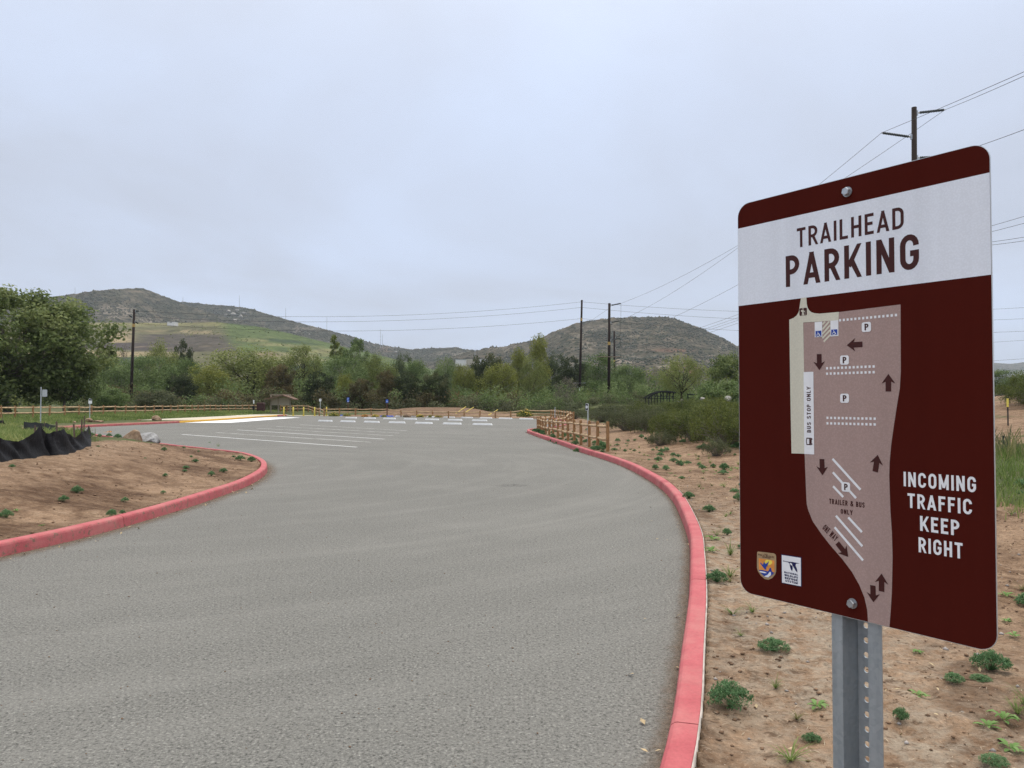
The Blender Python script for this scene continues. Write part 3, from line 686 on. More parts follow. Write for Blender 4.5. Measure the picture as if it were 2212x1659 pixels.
def m_right(PX, PY, X, Y, Z):
    n = fbm(X * 0.02, Y * 0.012, 4, 8)
    rock = np.clip(blob(PX, PY, 1420, 785, 110, 30) + 0.7 * blob(PX, PY, 1330, 770, 60, 25) + 0.5 * blob(PX, PY, 1240, 770, 50, 20) + 0.4 * blob(PX, PY, 1290, 715, 60, 18), 0, 1) * sstep(n, -0.25, 0.15)
    rock = np.maximum(rock, 0.55 * sstep(fbm(X * 0.03, Y * 0.02, 3, 31), 0.25, 0.45))
    scar = np.clip(1.2 * blob(PX, PY, 1480, 800, 42, 20) + 0.8 * blob(PX, PY, 1455, 757, 60, 5) + 0.7 * blob(PX, PY, 1545, 800, 25, 12), 0, 1)
    return {'rock': rock * 0.8, 'scar': scar * 0.85, 'dark': 0.5 * sstep(fbm(X * 0.018, Y * 0.01, 4, 19), 0.05, 0.4)}
def m_terr(PX, PY, X, Y, Z):
    w = fbm(X * 0.012, Y * 0.012, 4, 3); w2 = fbm(X * 0.05, Z * 0.15, 3, 12)
    yy = PY + 5 * w
    yg = np.array((0.20, 0.185, 0.085)); ol = np.array((0.115, 0.11, 0.058)); pur = np.array((0.075, 0.062, 0.055)); tan = np.array((0.285, 0.225, 0.13)); grn = np.array((0.088, 0.118, 0.042)); dg = np.array((0.052, 0.073, 0.036))
    def mixc(c, k, col): return c * (1 - k[:, None]) + col * k[:, None]
    c = np.tile(ol, (len(PX), 1))
    c = mixc(c, sstep(-yy, -706, -700) * 0.9, yg); c = mixc(c, 0.8 * np.exp(-((yy - 716) / 3.5) ** 2) * sstep(w2, -.3, .3), tan)
    c = mixc(c, sstep(yy, 719, 723) * (1 - sstep(yy, 756, 760)) * 0.8 * sstep(PX, 260, 330) , pur)
    c = mixc(c, sstep(yy, 720, 723) * (1 - sstep(yy, 738, 742)) * sstep(PX, 215, 235) * (1 - sstep(PX, 268, 300)), tan)
    c = mixc(c, sstep(yy, 738, 741) * (1 - sstep(yy, 752, 756)) * (1 - sstep(PX, 330, 420)), pur)
    c = mixc(c, sstep(yy, 757, 759) * (1 - sstep(yy, 769, 772)) * 0.9 * (1 - sstep(PX, 300, 420)), tan)
    c = mixc(c, sstep(yy, 769, 772) * (1 - sstep(PX, 320, 400)), dg)
    c = mixc(c, 0.5 * np.exp(-((yy - 748) / 2.0) ** 2) * sstep(w2, 0.05, .35), tan)
    right = sstep(PX + 12 * w, 455, 500) * sstep(PX - (PY - 700) * 1.1, 430, 475)
    c = mixc(c, right, grn); c = mixc(c, right * sstep(fbm(X * 0.02, Z * 0.1, 4, 44), -0.1, 0.35), dg)
    c = mixc(c, right * 0.8 * sstep(fbm(X * 0.015, Z * 0.08, 4, 54), 0.12, 0.4), yg)
    c = mixc(c, 0.9 * blob(PX, PY, 575, 765, 55, 9), tan * 0.7)
    return {'cover': np.c_[c, np.ones(len(PX))]}
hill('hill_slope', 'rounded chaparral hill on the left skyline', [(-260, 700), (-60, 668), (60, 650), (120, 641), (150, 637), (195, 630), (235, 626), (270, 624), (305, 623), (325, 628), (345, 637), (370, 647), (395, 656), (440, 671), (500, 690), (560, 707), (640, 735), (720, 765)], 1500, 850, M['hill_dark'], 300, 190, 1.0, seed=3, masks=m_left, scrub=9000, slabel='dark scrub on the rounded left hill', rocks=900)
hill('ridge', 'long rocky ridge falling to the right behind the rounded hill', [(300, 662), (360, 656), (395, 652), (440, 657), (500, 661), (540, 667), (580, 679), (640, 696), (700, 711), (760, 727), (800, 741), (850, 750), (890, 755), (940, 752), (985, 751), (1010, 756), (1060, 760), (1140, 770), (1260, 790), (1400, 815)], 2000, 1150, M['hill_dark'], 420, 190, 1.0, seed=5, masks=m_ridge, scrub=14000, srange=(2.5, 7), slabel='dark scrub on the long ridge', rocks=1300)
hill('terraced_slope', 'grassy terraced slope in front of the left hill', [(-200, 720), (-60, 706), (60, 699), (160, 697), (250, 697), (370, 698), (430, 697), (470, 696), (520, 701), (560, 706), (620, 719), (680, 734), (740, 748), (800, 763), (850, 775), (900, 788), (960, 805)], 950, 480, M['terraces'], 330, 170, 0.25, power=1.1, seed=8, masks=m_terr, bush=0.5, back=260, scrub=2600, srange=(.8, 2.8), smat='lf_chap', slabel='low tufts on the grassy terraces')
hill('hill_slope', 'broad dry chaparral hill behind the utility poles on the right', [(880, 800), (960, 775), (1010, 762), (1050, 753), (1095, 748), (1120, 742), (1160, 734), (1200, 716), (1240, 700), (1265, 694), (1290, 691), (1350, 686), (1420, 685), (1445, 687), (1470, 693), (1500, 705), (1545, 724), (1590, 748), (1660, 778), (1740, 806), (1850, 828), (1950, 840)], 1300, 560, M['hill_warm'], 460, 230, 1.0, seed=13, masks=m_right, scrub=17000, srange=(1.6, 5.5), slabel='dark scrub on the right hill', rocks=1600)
hill('far_hills', 'pale distant hills right of the map sign', [(1820, 830), (1950, 802), (2060, 790), (2150, 784), (2185, 786), (2240, 779), (2330, 783), (2450, 776), (2600, 790), (2750, 812), (2900, 840), (3000, 862)], 3600, 2600, M['hill_dark'], 160, 60, 0.6, seed=17)
# pale gully on the right hill
# ------------------------------------------------------------------ plants: generators
def leaf_quads(P, Nrm, size, asp=0.55, seed=0, tint=None, curl=0.0):
    """diamond leaves: P (n,3) centres, Nrm (n,3), size (n,)"""
    r = np.random.default_rng(seed); n = len(P)
    Nrm = Nrm / (np.linalg.norm(Nrm, axis=1)[:, None] + 1e-9)
    a = r.normal(size=(n, 3)); a -= (a * Nrm).sum(1)[:, None] * Nrm; a /= np.linalg.norm(a, axis=1)[:, None] + 1e-9
    b = np.cross(Nrm, a); s = size[:, None]
    V = np.stack([P - a * s, P + b * s * asp + Nrm * s * .12, P + a * s, P - b * s * asp + Nrm * s * .12], 1).reshape(-1, 3)
    F = np.arange(n * 4).reshape(n, 4)
    t = np.repeat(tint if tint is not None else r.random(n), 4)
    return V, F, t
def rand_dir(r, n):
    d = r.normal(size=(n, 3)); return d / np.linalg.norm(d, axis=1)[:, None]

def crown_tree(seed, H, R, base, blobs, leaves, size, brk=0.26, flat_=0.75, limb_n=12, trunk_r=0.16, droop=0.0, fill=(0.35, 0.98), up=0.4, narrow=0.0, lean=0.0, stems=1, dens=0.45):
    """returns (crown mesh data, trunk MB); unit metres, base at origin"""
    r = np.random.default_rng(seed)
    Hc = H - base; C = np.array([lean * H, 0, base + Hc * 0.52])
    d = rand_dir(r, blobs); d[:, 2] *= 0.95
    k = fill[0] + (fill[1] - fill[0]) * r.random(blobs) ** 0.6
    B = C + d * k[:, None] * np.array([R, R, Hc * 0.5])
    lob = 1 + 0.22 * np.sin(3 * np.arctan2(d[:, 1], d[:, 0]) + seed) * (1 - np.abs(d[:, 2]))
    B[:, :2] = C[:2] + (B[:, :2] - C[:2]) * lob[:, None]
    if narrow: B[:, :2] *= (1 - narrow * np.clip((B[:, 2] - base) / Hc, 0, 1))[:, None]
    br = R * brk * (0.6 + 0.8 * r.random(blobs))
    B[:, 2] = np.maximum(B[:, 2], base + br * 0.4 * flat_)
    B[:, 2] = np.minimum(B[:, 2], H - br * flat_ * 0.6)
    w = br ** 2 / (br ** 2).sum(); cnt = np.maximum(6, (w * leaves).astype(int))
    own = np.repeat(np.arange(blobs), cnt); n = len(own)
    dd = rand_dir(r, n); rad = r.random(n) ** dens
    off = dd * (rad * br[own])[:, None]; off[:, 2] *= flat_
    off += r.normal(size=(n, 3)) * (br[own] * 0.10)[:, None]
    P = B[own] + off
    P[:, 2] -= droop * np.clip(np.linalg.norm(P[:, :2] - C[:2], axis=1) / R, 0, 1.4) ** 2 * Hc * 0.3 + droop * 0.15 * Hc * r.random(n) ** 3
    P[:, 2] = np.maximum(P[:, 2], 0.05)
    Nn = dd * 0.7 + rand_dir(r, n) * 0.8 + np.array([0, 0, up])
    bt = np.clip(0.5 + 0.17 * r.normal(size=blobs), 0.05, 0.95)
    tint = np.clip(bt[own] + 0.16 * r.normal(size=n), 0, 1)
    data = leaf_quads(P, Nn, size * (0.6 + 0.8 * r.random(n)), seed=seed + 1, tint=tint)
    tr = MB(); rs = random.Random(seed)
    order = np.argsort(-br)[:limb_n]
    for sidx in range(stems):
        sx, sy = ((rs.uniform(-.12, .12) * R, rs.uniform(-.12, .12) * R) if stems > 1 else (0, 0))
        tx, ty = C[0] + (rs.uniform(-.35, .35) * R if stems > 1 else rs.uniform(-.1, .1) * R), rs.uniform(-.25, .25) * R if stems > 1 else rs.uniform(-.1, .1) * R
        path = []; rr = []
        top = base + Hc * 0.6
        for i in range(7):
            f = i / 6
            path.append((sx + (tx - sx) * f ** 1.3 + rs.uniform(-1, 1) * .03 * R * (f > 0), sy + (ty - sy) * f ** 1.3 + rs.uniform(-1, 1) * .03 * R * (f > 0), top * f - (0.3 if i == 0 else 0)))
            rr.append(trunk_r * (1.25 if i == 0 else 1) * (1 - 0.72 * f) / (stems ** 0.5))
        tr.tube(path, rr, 7)
        for q in order[sidx::stems]:
            b = B[q]; f = rs.uniform(0.35, 0.85) * (0.55 + 0.45 * (b[2] / H)); i0 = min(int(f * 6), 5)
            a = Vector(path[i0]).lerp(Vector(path[i0 + 1]), f * 6 - i0); e = Vector(b)
            m1 = a.lerp(e, 0.35) + Vector((rs.uniform(-1, 1), rs.uniform(-1, 1), rs.uniform(0, 1))) * 0.06 * R; m2 = a.lerp(e, 0.7) + Vector((rs.uniform(-1, 1), rs.uniform(-1, 1), rs.uniform(0, 1.2))) * 0.07 * R
            r0 = rr[i0] * 0.6; tr.tube([a, m1, m2, e], [r0, r0 * .7, r0 * .45, r0 * .2], 5)
            for _ in range(2):
                e2 = m2 + Vector((rs.uniform(-1, 1), rs.uniform(-1, 1), rs.uniform(-.2, 1))).normalized() * R * 0.35
                tr.tube([m2, m2.lerp(e2, .5) + Vector((0, 0, .03 * R)), e2], [r0 * .35, r0 * .22, r0 * .08], 4)
    return data, tr
class Kind:
    def __init__(s, leafmat, barkmat, **k):
        (V, F, t), tr = crown_tree(**k)
        s.H = float(np.percentile(V[:, 2], 99.6)); s.R = float(np.percentile(np.abs(V[:, :2]), 98.5))
        s.crown = np_mesh('crown', V, F, M[leafmat], {'tint': t}); s.trunk = tr.mesh('trunk', M[barkmat], True)
def tree(kind, name, label, x, y, H, W, z=None, group=None, cat='tree', rz=None):
    z = Hz(x, y) if z is None else z
    o = thing(name, label, cat, (x, y, z - 0.05), rnd.uniform(0, 6.28) if rz is None else rz, group)
    o.scale = (W / (2 * kind.R), W / (2 * kind.R), H / kind.H)
    link('trunk', kind.trunk, o); link('crown', kind.crown, o); return o

K = {}
K['sycamore'] = Kind('lf_sycamore', 'bark_grey', seed=5, H=13, R=8.2, base=0.4, blobs=230, leaves=42000, size=0.185, brk=0.16, limb_n=26, trunk_r=0.32, fill=(0.3, 1.0), up=0.5, dens=0.5)
K['sycamore_small'] = Kind('lf_sycamore', 'bark_grey', seed=6, H=9, R=5.0, base=0.5, blobs=90, leaves=8000, size=0.19, brk=0.2, limb_n=16, trunk_r=0.2, up=0.5)
for i, sd_ in enumerate((21, 22, 23)):
    K['willow%d' % i] = Kind('lf_willow', 'bark', seed=sd_, H=10, R=5.2, base=0.7, blobs=120, leaves=15000, size=0.135, brk=0.26, limb_n=18, trunk_r=0.22, droop=0.3, stems=2, dens=0.42, up=0.7)
K['yellow0'] = Kind('lf_yellow', 'bark', seed=31, H=10, R=4.2, base=0.6, blobs=100, leaves=12000, size=0.135, brk=0.27, limb_n=12, trunk_r=0.18, droop=0.2, dens=0.42, up=0.7)
K['yellow1'] = Kind('lf_yellow', 'bark', seed=32, H=10, R=3.0, base=2.6, blobs=70, leaves=7500, size=0.135, brk=0.3, limb_n=14, trunk_r=0.16, narrow=0.0, dens=0.45, up=0.7)
for i, sd_ in enumerate((41, 42, 43)):
    K['green%d' % i] = Kind('lf_green', 'bark_grey', seed=sd_, H=10, R=5.0, base=0.6, blobs=120, leaves=15000, size=0.14, brk=0.25, limb_n=16, trunk_r=0.2, droop=0.2, stems=2 - i % 2, dens=0.42, up=0.7)
K['cottonwood'] = Kind('lf_green', 'bark_grey', seed=51, H=11, R=3.8, base=4.0, blobs=60, leaves=6500, size=0.17, brk=0.21, limb_n=22, trunk_r=0.2, fill=(0.55, 1.0), dens=0.5)
K['poplar'] = Kind('lf_willow', 'bark_grey', seed=52, H=12, R=2.0, base=5.0, blobs=40, leaves=3200, size=0.17, brk=0.27, limb_n=14, trunk_r=0.13, dens=0.5)
for i, sd_ in enumerate((61, 62)):
    K['oak%d' % i] = Kind('lf_oak', 'bark', seed=sd_, H=8, R=3.6, base=0.1, blobs=100, leaves=9000, size=0.15, brk=0.22, limb_n=6, trunk_r=0.2, fill=(0.3, 1.0), up=0.2)
K['oak2'] = Kind('lf_brown', 'bark', seed=63, H=8, R=3.6, base=0.1, blobs=100, leaves=9000, size=0.15, brk=0.2, limb_n=6, trunk_r=0.2, fill=(0.3, 1.0), up=0.2)
K['pine'] = Kind('lf_deep', 'bark', seed=64, H=10, R=4.3, base=0.6, blobs=110, leaves=11000, size=0.14, brk=0.25, limb_n=14, trunk_r=0.2, dens=0.42, up=0.6)
K['airy'] = Kind('lf_willow', 'bark', seed=71, H=8, R=4.3, base=1.4, blobs=90, leaves=9000, size=0.10, brk=0.24, limb_n=26, trunk_r=0.2, droop=0.35, stems=2, fill=(0.45, 1.0), dens=0.7)
K['open'] = Kind('lf_willow', 'bark', seed=73, H=11, R=5.0, base=3.8, blobs=80, leaves=7500, size=0.13, brk=0.22, limb_n=28, trunk_r=0.3, fill=(0.5, 1.0), dens=0.6)
K['twiggy'] = Kind('lf_grey', 'bark_grey', seed=72, H=6, R=3.0, base=0.3, blobs=50, leaves=1500, size=0.10, brk=0.26, limb_n=34, trunk_r=0.11, stems=3, dens=0.6)
K['bush0'] = Kind('lf_sage', 'bark_grey', seed=81, H=4, R=3.2, base=0.0, blobs=80, leaves=7000, size=0.13, brk=0.22, limb_n=6, trunk_r=0.08, stems=3)
K['bush1'] = Kind('lf_green', 'bark_grey', seed=82, H=4, R=3.0, base=0.0, blobs=80, leaves=7000, size=0.14, brk=0.24, limb_n=6, trunk_r=0.08, stems=3)

def place(kind, name, label, vx, vtop, d, wv, group=None, cat='tree', zb=None):
    """stand a plant at distance d on the line of sight through frame x, its crown reaching frame y vtop"""
    p = at(vx, vtop, d); z = Hz(p.x, d) if zb is None else zb
    return tree(K[kind], name, label, p.x, d, p.z - z, wv / FV * d, z, group, cat)
T = [
 ('sycamore', 'sycamore_tree', 'largest broadleaf tree, dense green, filling the left edge behind the rail fence', 22, 630, 84, 372),
 ('sycamore_small', 'sycamore_tree', 'lower dark green tree at the right foot of the large left tree', 142, 752, 88, 150),
 ('bush1', 'broadleaf_bush', 'deep green bush just right of the large left tree, behind the fence', 232, 838, 104, 74),
 ('oak0', 'round_tree', 'small round dark tree on the skyline left of the left utility pole', 234, 757, 172, 46),
 ('green0', 'willow_tree', 'mid green willow with pale grey trunk directly left of the left utility pole', 252, 774, 134, 112),
 ('twiggy', 'bare_tree', 'thin brown almost leafless tree top left of the left utility pole', 270, 742, 168, 30),
 ('willow0', 'willow_tree', 'pale olive round treetop just right of the left utility pole', 352, 736, 166, 78),
 ('oak1', 'dead_topped_tree', 'dark tree with dead bits beside the pale olive treetop', 398, 738, 170, 46),
 ('green1', 'willow_tree', 'grey-green willow right of the left utility pole at middle height', 330, 768, 140, 130),
 ('green2', 'willow_tree', 'dull green willow between the left utility pole and the wide yellow-green willow', 402, 775, 146, 80),
 ('oak0', 'oak_tree', 'dense blackish green oak between the left utility pole and the wide willow', 394, 806, 121, 58),
 ('bush0', 'grey_bush', 'wide rounded grey-green bush at the foot of the left utility pole', 338, 842, 112, 92),
 ('willow1', 'willow_tree', 'widest yellow-green willow, its dome behind the left half of the kiosk', 536, 750, 142, 172),
 ('yellow0', 'willow_tree', 'yellowish willow lobe on the left side of the widest willow', 452, 788, 134, 92),
 ('willow2', 'willow_tree', 'low olive willow between widest willow and the oak behind the kiosk', 590, 772, 146, 100),
 ('oak2', 'oak_tree', 'dark brownish oak directly behind the kiosk roof', 604, 788, 122, 66),
 ('open', 'open_tree', 'olive tree with a bare dark forked trunk right of the kiosk', 655, 745, 146, 92),
 ('green0', 'willow_tree', 'green tree behind the forked tree, right of the kiosk', 688, 775, 152, 86),
 ('oak1', 'oak_tree', 'blackish oak right of the kiosk, behind the fourth bollard', 688, 803, 119, 70),
 ('poplar', 'poplar_tree', 'tall thin pale poplar, left of two that rise above the trees', 726, 724, 160, 34),
 ('cottonwood', 'cottonwood_tree', 'tall open cottonwood, right of two that rise above the trees', 768, 732, 156, 58),
 ('green1', 'willow_tree', 'mid green willow under the two tall open trees', 748, 768, 142, 104),
 ('yellow0', 'yellow_tree', 'small bright yellow-green tree left of the first blue parking sign', 746, 808, 118, 42),
 ('oak2', 'oak_tree', 'brownish dark oak behind the first blue parking sign', 777, 818, 115, 58),
 ('willow0', 'willow_tree', 'soft green willow behind and between the two blue parking signs', 818, 766, 146, 84),
 ('pine', 'dark_tree', 'dark rounded treetop above the willow between the blue parking signs', 812, 767, 168, 36),
 ('pine', 'dark_tree', 'dark rounded treetop right of the second blue parking sign', 868, 764, 168, 52),
 ('oak2', 'oak_tree', 'brownish dark oak beside the second blue parking sign', 838, 801, 119, 50),
 ('oak1', 'oak_tree', 'broad dark oak right of the second blue parking sign', 884, 803, 118, 68),
 ('green2', 'willow_tree', 'grey-green willow above the broad dark oak', 900, 778, 148, 76),
 ('oak0', 'oak_tree', 'dark upright oak behind the leaning yellow guy guards', 944, 804, 117, 60),
 ('green0', 'willow_tree', 'green tree above the dark upright oak', 962, 772, 148, 66),
 ('yellow0', 'yellow_tree', 'yellow-green tree right of the dark upright oak', 1002, 787, 136, 50),
 ('oak0', 'dark_tree', 'dark green round tree in front of the far white tanks', 1054, 766, 152, 76),
 ('yellow0', 'willow_tree', 'yellow-green willow below the dark round tree', 1082, 784, 131, 78),
 ('yellow1', 'yellow_tree', 'left of two tall yellow-green trees that rise over the right hill foot', 1119, 752, 142, 46),
 ('yellow1', 'yellow_tree', 'tallest yellow-green tree, right of two rising over the right hill foot', 1166, 722, 146, 50),
 ('willow2', 'willow_tree', 'olive tree below the tallest yellow-green tree', 1150, 772, 140, 66),
 ('pine', 'dark_tree', 'dark green tree left of the tall front utility pole', 1198, 764, 158, 56),
 ('oak1', 'dark_tree', 'dark leafy tree directly behind the ringed utility pole', 1232, 772, 150, 66),
 ('green1', 'willow_tree', 'green willow between the ringed pole and the pole with arms', 1288, 764, 158, 92),
 ('green2', 'willow_tree', 'light green bushy tree right of the rearmost utility pole', 1352, 788, 142, 96),
 ('twiggy', 'bare_tree', 'grey leafless shrub left of the ringed utility pole', 1222, 812, 122, 56),
 ('twiggy', 'bare_tree', 'grey twiggy tree left of the airy willow', 1414, 790, 132, 48),
 ('airy', 'airy_willow', 'airy pale willow with dark visible limbs behind the black frame', 1474, 766, 112, 104),
 ('sycamore_small', 'sycamore_tree', 'dark leafy tree at the left edge of the map sign', 1578, 764, 86, 112),
 ('bush1', 'broadleaf_bush', 'yellowish green bush under the leafy tree beside the map sign', 1556, 822, 78, 110),
 ('green1', 'willow_tree', 'green tree on the skyline right of the map sign', 2182, 798, 122, 120),
 ('green2', 'willow_tree', 'tree behind the map sign at its right edge', 2070, 802, 130, 120),
]
for k, nm, lb, vx, vt, d, w in T: place(k, nm, lb, vx, vt, d, w, cat='bush' if 'bush' in nm else 'tree')

# undergrowth and the woods behind, one mass each
def mass(name, label, mat, pts, leaves, size, seed, clump, flat_=0.8):
    r = np.random.default_rng(seed); pts = np.array(pts); n = leaves
    own = r.integers(0, len(pts), n); dd = rand_dir(r, n); rad = r.random(n) ** 0.45
    off = dd * (rad * pts[own, 3])[:, None]; off[:, 2] *= flat_
    P = pts[own, :3] + off; P[:, 2] = np.maximum(P[:, 2], 0.02)
    V, F, t = leaf_quads(P, dd * .7 + rand_dir(r, n) * .8 + [0, 0, .4], size * (.6 + .8 * r.random(n)), seed=seed, tint=np.clip(pts[own, 4] + .14 * r.normal(size=n), 0, 1))
    return tag(link(name, np_mesh(name, V, F, mat, {'tint': t})), label, kind='stuff')
def scatter_pts(n, vx0, vx1, d0, d1, h0, h1, r0, r1, seed):
    r = np.random.default_rng(seed); out = []
    for _ in range(n):
        d = r.uniform(d0, d1); vx = r.uniform(vx0, vx1); x = (vx - CX) / FV * d; h = r.uniform(h0, h1) * r.random() ** .5
        out.append((x, d, Hz(x, d) + h, r.uniform(r0, r1), np.clip(.5 + .2 * r.normal(), 0, 1)))
    return out
mass('undergrowth', 'tangled grey-green undergrowth below the trees', M['lf_sage'], scatter_pts(300, 150, 1420, 110, 126, 0.2, 1.7, .7, 1.3, 91), 36000, 0.13, 91, 1)
mass('undergrowth', 'darker leafy undergrowth between the tree trunks', M['lf_green'], scatter_pts(300, 150, 1500, 115, 140, 0.6, 4.5, 1.2, 2.2, 92), 60000, 0.15, 92, 1)
mass('undergrowth', 'brown twiggy undergrowth in the shade of the trees', M['lf_brown'], scatter_pts(190, 180, 1120, 113, 128, 0.4, 3.2, 1.0, 2.0, 93), 36000, 0.15, 93, 1)
mass('far_woods', 'woods behind the first row of trees', M['lf_willow'], scatter_pts(420, -300, 1650, 175, 330, 1.0, 9.5, 2.0, 4.2, 94), 60000, 0.36, 94, 1)
mass('far_woods', 'darker woods farther back on the valley floor', M['lf_oak'], scatter_pts(300, -300, 2600, 190, 420, 1.0, 8.0, 2.0, 4.5, 95), 36000, 0.42, 95, 1)

# grass: curved blades
def grass(name, label, mat, xy, hgt, wid, seed, lean=0.5):
    r = np.random.default_rng(seed); n = len(xy); z = height(xy[:, 0], xy[:, 1])
    a = r.random(n) * 2 * np.pi; L = hgt * (0.5 + r.random(n)); w = wid * (0.6 + .8 * r.random(n))
    lx, ly = np.cos(a) * L * lean * r.random(n), np.sin(a) * L * lean * r.random(n)
    c = r.random(n) * 2 * np.pi; px, py = np.cos(c) * w / 2, np.sin(c) * w / 2
    def pt(k, f, zf): return np.stack([xy[:, 0] + lx * f + px * k, xy[:, 1] + ly * f + py * k, z - 0.03 + L * zf], 1)
    V = np.stack([pt(-1, 0, 0), pt(1, 0, 0), pt(.8, .35, .6), pt(-.8, .35, .6), pt(.15, 1, .95), pt(-.15, 1, .95)], 1).reshape(-1, 3)
    i = np.arange(n)[:, None] * 6
    F = np.concatenate([i + [0, 1, 2, 3], i + [3, 2, 4, 5]])
    t = np.clip(.5 + .5 * fbm(xy[:, 0] * .5, xy[:, 1] * .5, 3, seed) + .15 * r.normal(size=n), 0, 1)
    return tag(link(name, np_mesh(name, V, F, mat, {'tint': np.repeat(t, 6)})), label, kind='stuff')
def region(n, x0, x1, y0, y1, fn, seed, pw=1.6):
    r = np.random.default_rng(seed); out = []
    tot = 0
    while tot < n:
        y = y0 + (y1 - y0) * r.random(n * 2) ** pw; x = x0 + (x1 - x0) * r.random(n * 2)
        k = fn(x, y, outside(x, y)) > r.random(n * 2); p = np.stack([x[k], y[k]], 1); out.append(p); tot += len(p)
        if len(out) > 14: break
    return np.concatenate(out)[:n]
silt_x = lambda y: -9.15 - 0.14 * (y - 13.5)
g1 = region(52000, -34, -9, 13, 47, lambda x, y, s: (x < np.where(y < 18.6, silt_x(y) - .15, -9.9 - (y - 18.6) * .72)) * (s > 1.1) * np.clip(.55 + fbm(x * .4, y * .4, 2, 3), 0.1, 1), 101, 1.3)
grass('field_grass', 'tall bright green grass behind the black silt fence', M['lf_grass'], g1, 0.27, 0.026, 102, 0.9)
g2 = region(26000, -52, -32.9, 44, 112, lambda x, y, s: (s > 4.3) * (x < -32.6) * ((x > -38.6) + .25), 103, 1.0)
grass('fence_grass', 'yellow-green grass along the left rail fence', M['lf_grass'], g2, 0.20, 0.05, 104, 0.8)
gr_ok = lambda x, y, s: (x > 0) * (1 - sstep(x / y, .54, .58) * (y > 20)) * sstep(s, 4.0, 6.5) * np.clip(.5 + fbm(x * .3, y * .3, 2, 7), .08, 1)
g3 = region(42000, 3, 40, 18, 95, gr_ok, 105, 1.2)
grass('rough_grass', 'rough grey-green growth on the rise right of the drive', M['lf_sage'], g3, 0.50, 0.032, 106)
g4 = region(12000, 3, 42, 16, 80, gr_ok, 107, 1.2)
grass('dry_grass', 'straw coloured stems among the rough growth', M['lf_dry'], g4, 0.55, 0.022, 108)
g5 = region(24000, 4.5, 24, 8.0, 22, lambda x, y, s: sstep(x / y, .40, .52) * sstep(x, 5.9, 6.9) * sstep(y, 8.2, 10) * (1 - sstep(y, 19, 22)) * np.clip(.7 + fbm(x * .5, y * .5, 2, 7), .15, 1), 109, 1.3)
grass('field_grass', 'tall yellow-green grass seen right of the map sign', M['lf_grass'], g5, 0.25, 0.014, 110, 0.9)

# chaparral shrubs on the right
def shrub_kind(seed, leafmat, H=1.4, R=1.2, leaves=11000, size=0.030, blobs=120, brk=0.15):
    """upright brush: twigs fanning from the base with leaf tufts at their ends"""
    r = np.random.default_rng(seed); rs = random.Random(seed); tr = MB(); tips = []
    for _ in range(blobs):
        a = rs.uniform(0, 6.28); u = rs.random() ** 0.55; e = Vector((math.cos(a) * R * u, math.sin(a) * R * u, H * (0.25 + 0.75 * rs.random() ** .7) * (1 - 0.45 * u * u)))
        b = Vector((math.cos(a) * R * .12 * u, math.sin(a) * R * .12 * u, 0))
        m = b.lerp(e, .5) + Vector((0, 0, .10 * H)) + Vector((rs.uniform(-1, 1), rs.uniform(-1, 1), 0)) * .05
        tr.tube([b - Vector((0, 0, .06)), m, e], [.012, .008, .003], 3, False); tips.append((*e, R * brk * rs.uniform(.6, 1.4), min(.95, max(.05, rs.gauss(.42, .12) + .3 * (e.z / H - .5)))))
    t = np.array(tips); own = r.integers(0, blobs, leaves); dd = rand_dir(r, leaves)
    off = dd * (r.random(leaves) ** .5 * t[own, 3])[:, None]; off[:, 2] *= 1.5
    P = t[own, :3] + off; P[:, 2] = np.maximum(P[:, 2], .03)
    V, F, tt = leaf_quads(P, dd + rand_dir(r, leaves), size * (.6 + .8 * r.random(leaves)), .4, seed, np.clip(t[own, 4] + .16 * r.normal(size=leaves), 0, 1))
    k = Kind.__new__(Kind); k.H, k.R = H, R
    k.crown = np_mesh('crown', V, F, M[leafmat], {'tint': tt}); k.trunk = tr.mesh('stems', M['bark_grey'], False); return k
K['chap0'] = shrub_kind(201, 'lf_chap'); K['chap1'] = shrub_kind(202, 'lf_chap', 1.1, 1.3); K['chap2'] = shrub_kind(203, 'lf_sage', 0.9, 1.1, 8000, .03); K['chap3'] = shrub_kind(204, 'lf_sage', 0.8, 0.9, 6000, .028)
def shrub(kind, label, vx, vbase, vtop, wv, group=None, name='brush_shrub'):
    p = G(vx, vbase); h = at(vx, vtop, p.y).z - p.z
    o = thing(name, label, 'shrub', p, rnd.uniform(0, 6.28), group); k = K[kind]; s = wv / FV * p.y / (2 * k.R)
    o.scale = (s, s, h / k.H); link('stems', k.trunk, o); link('crown', k.crown, o); return o
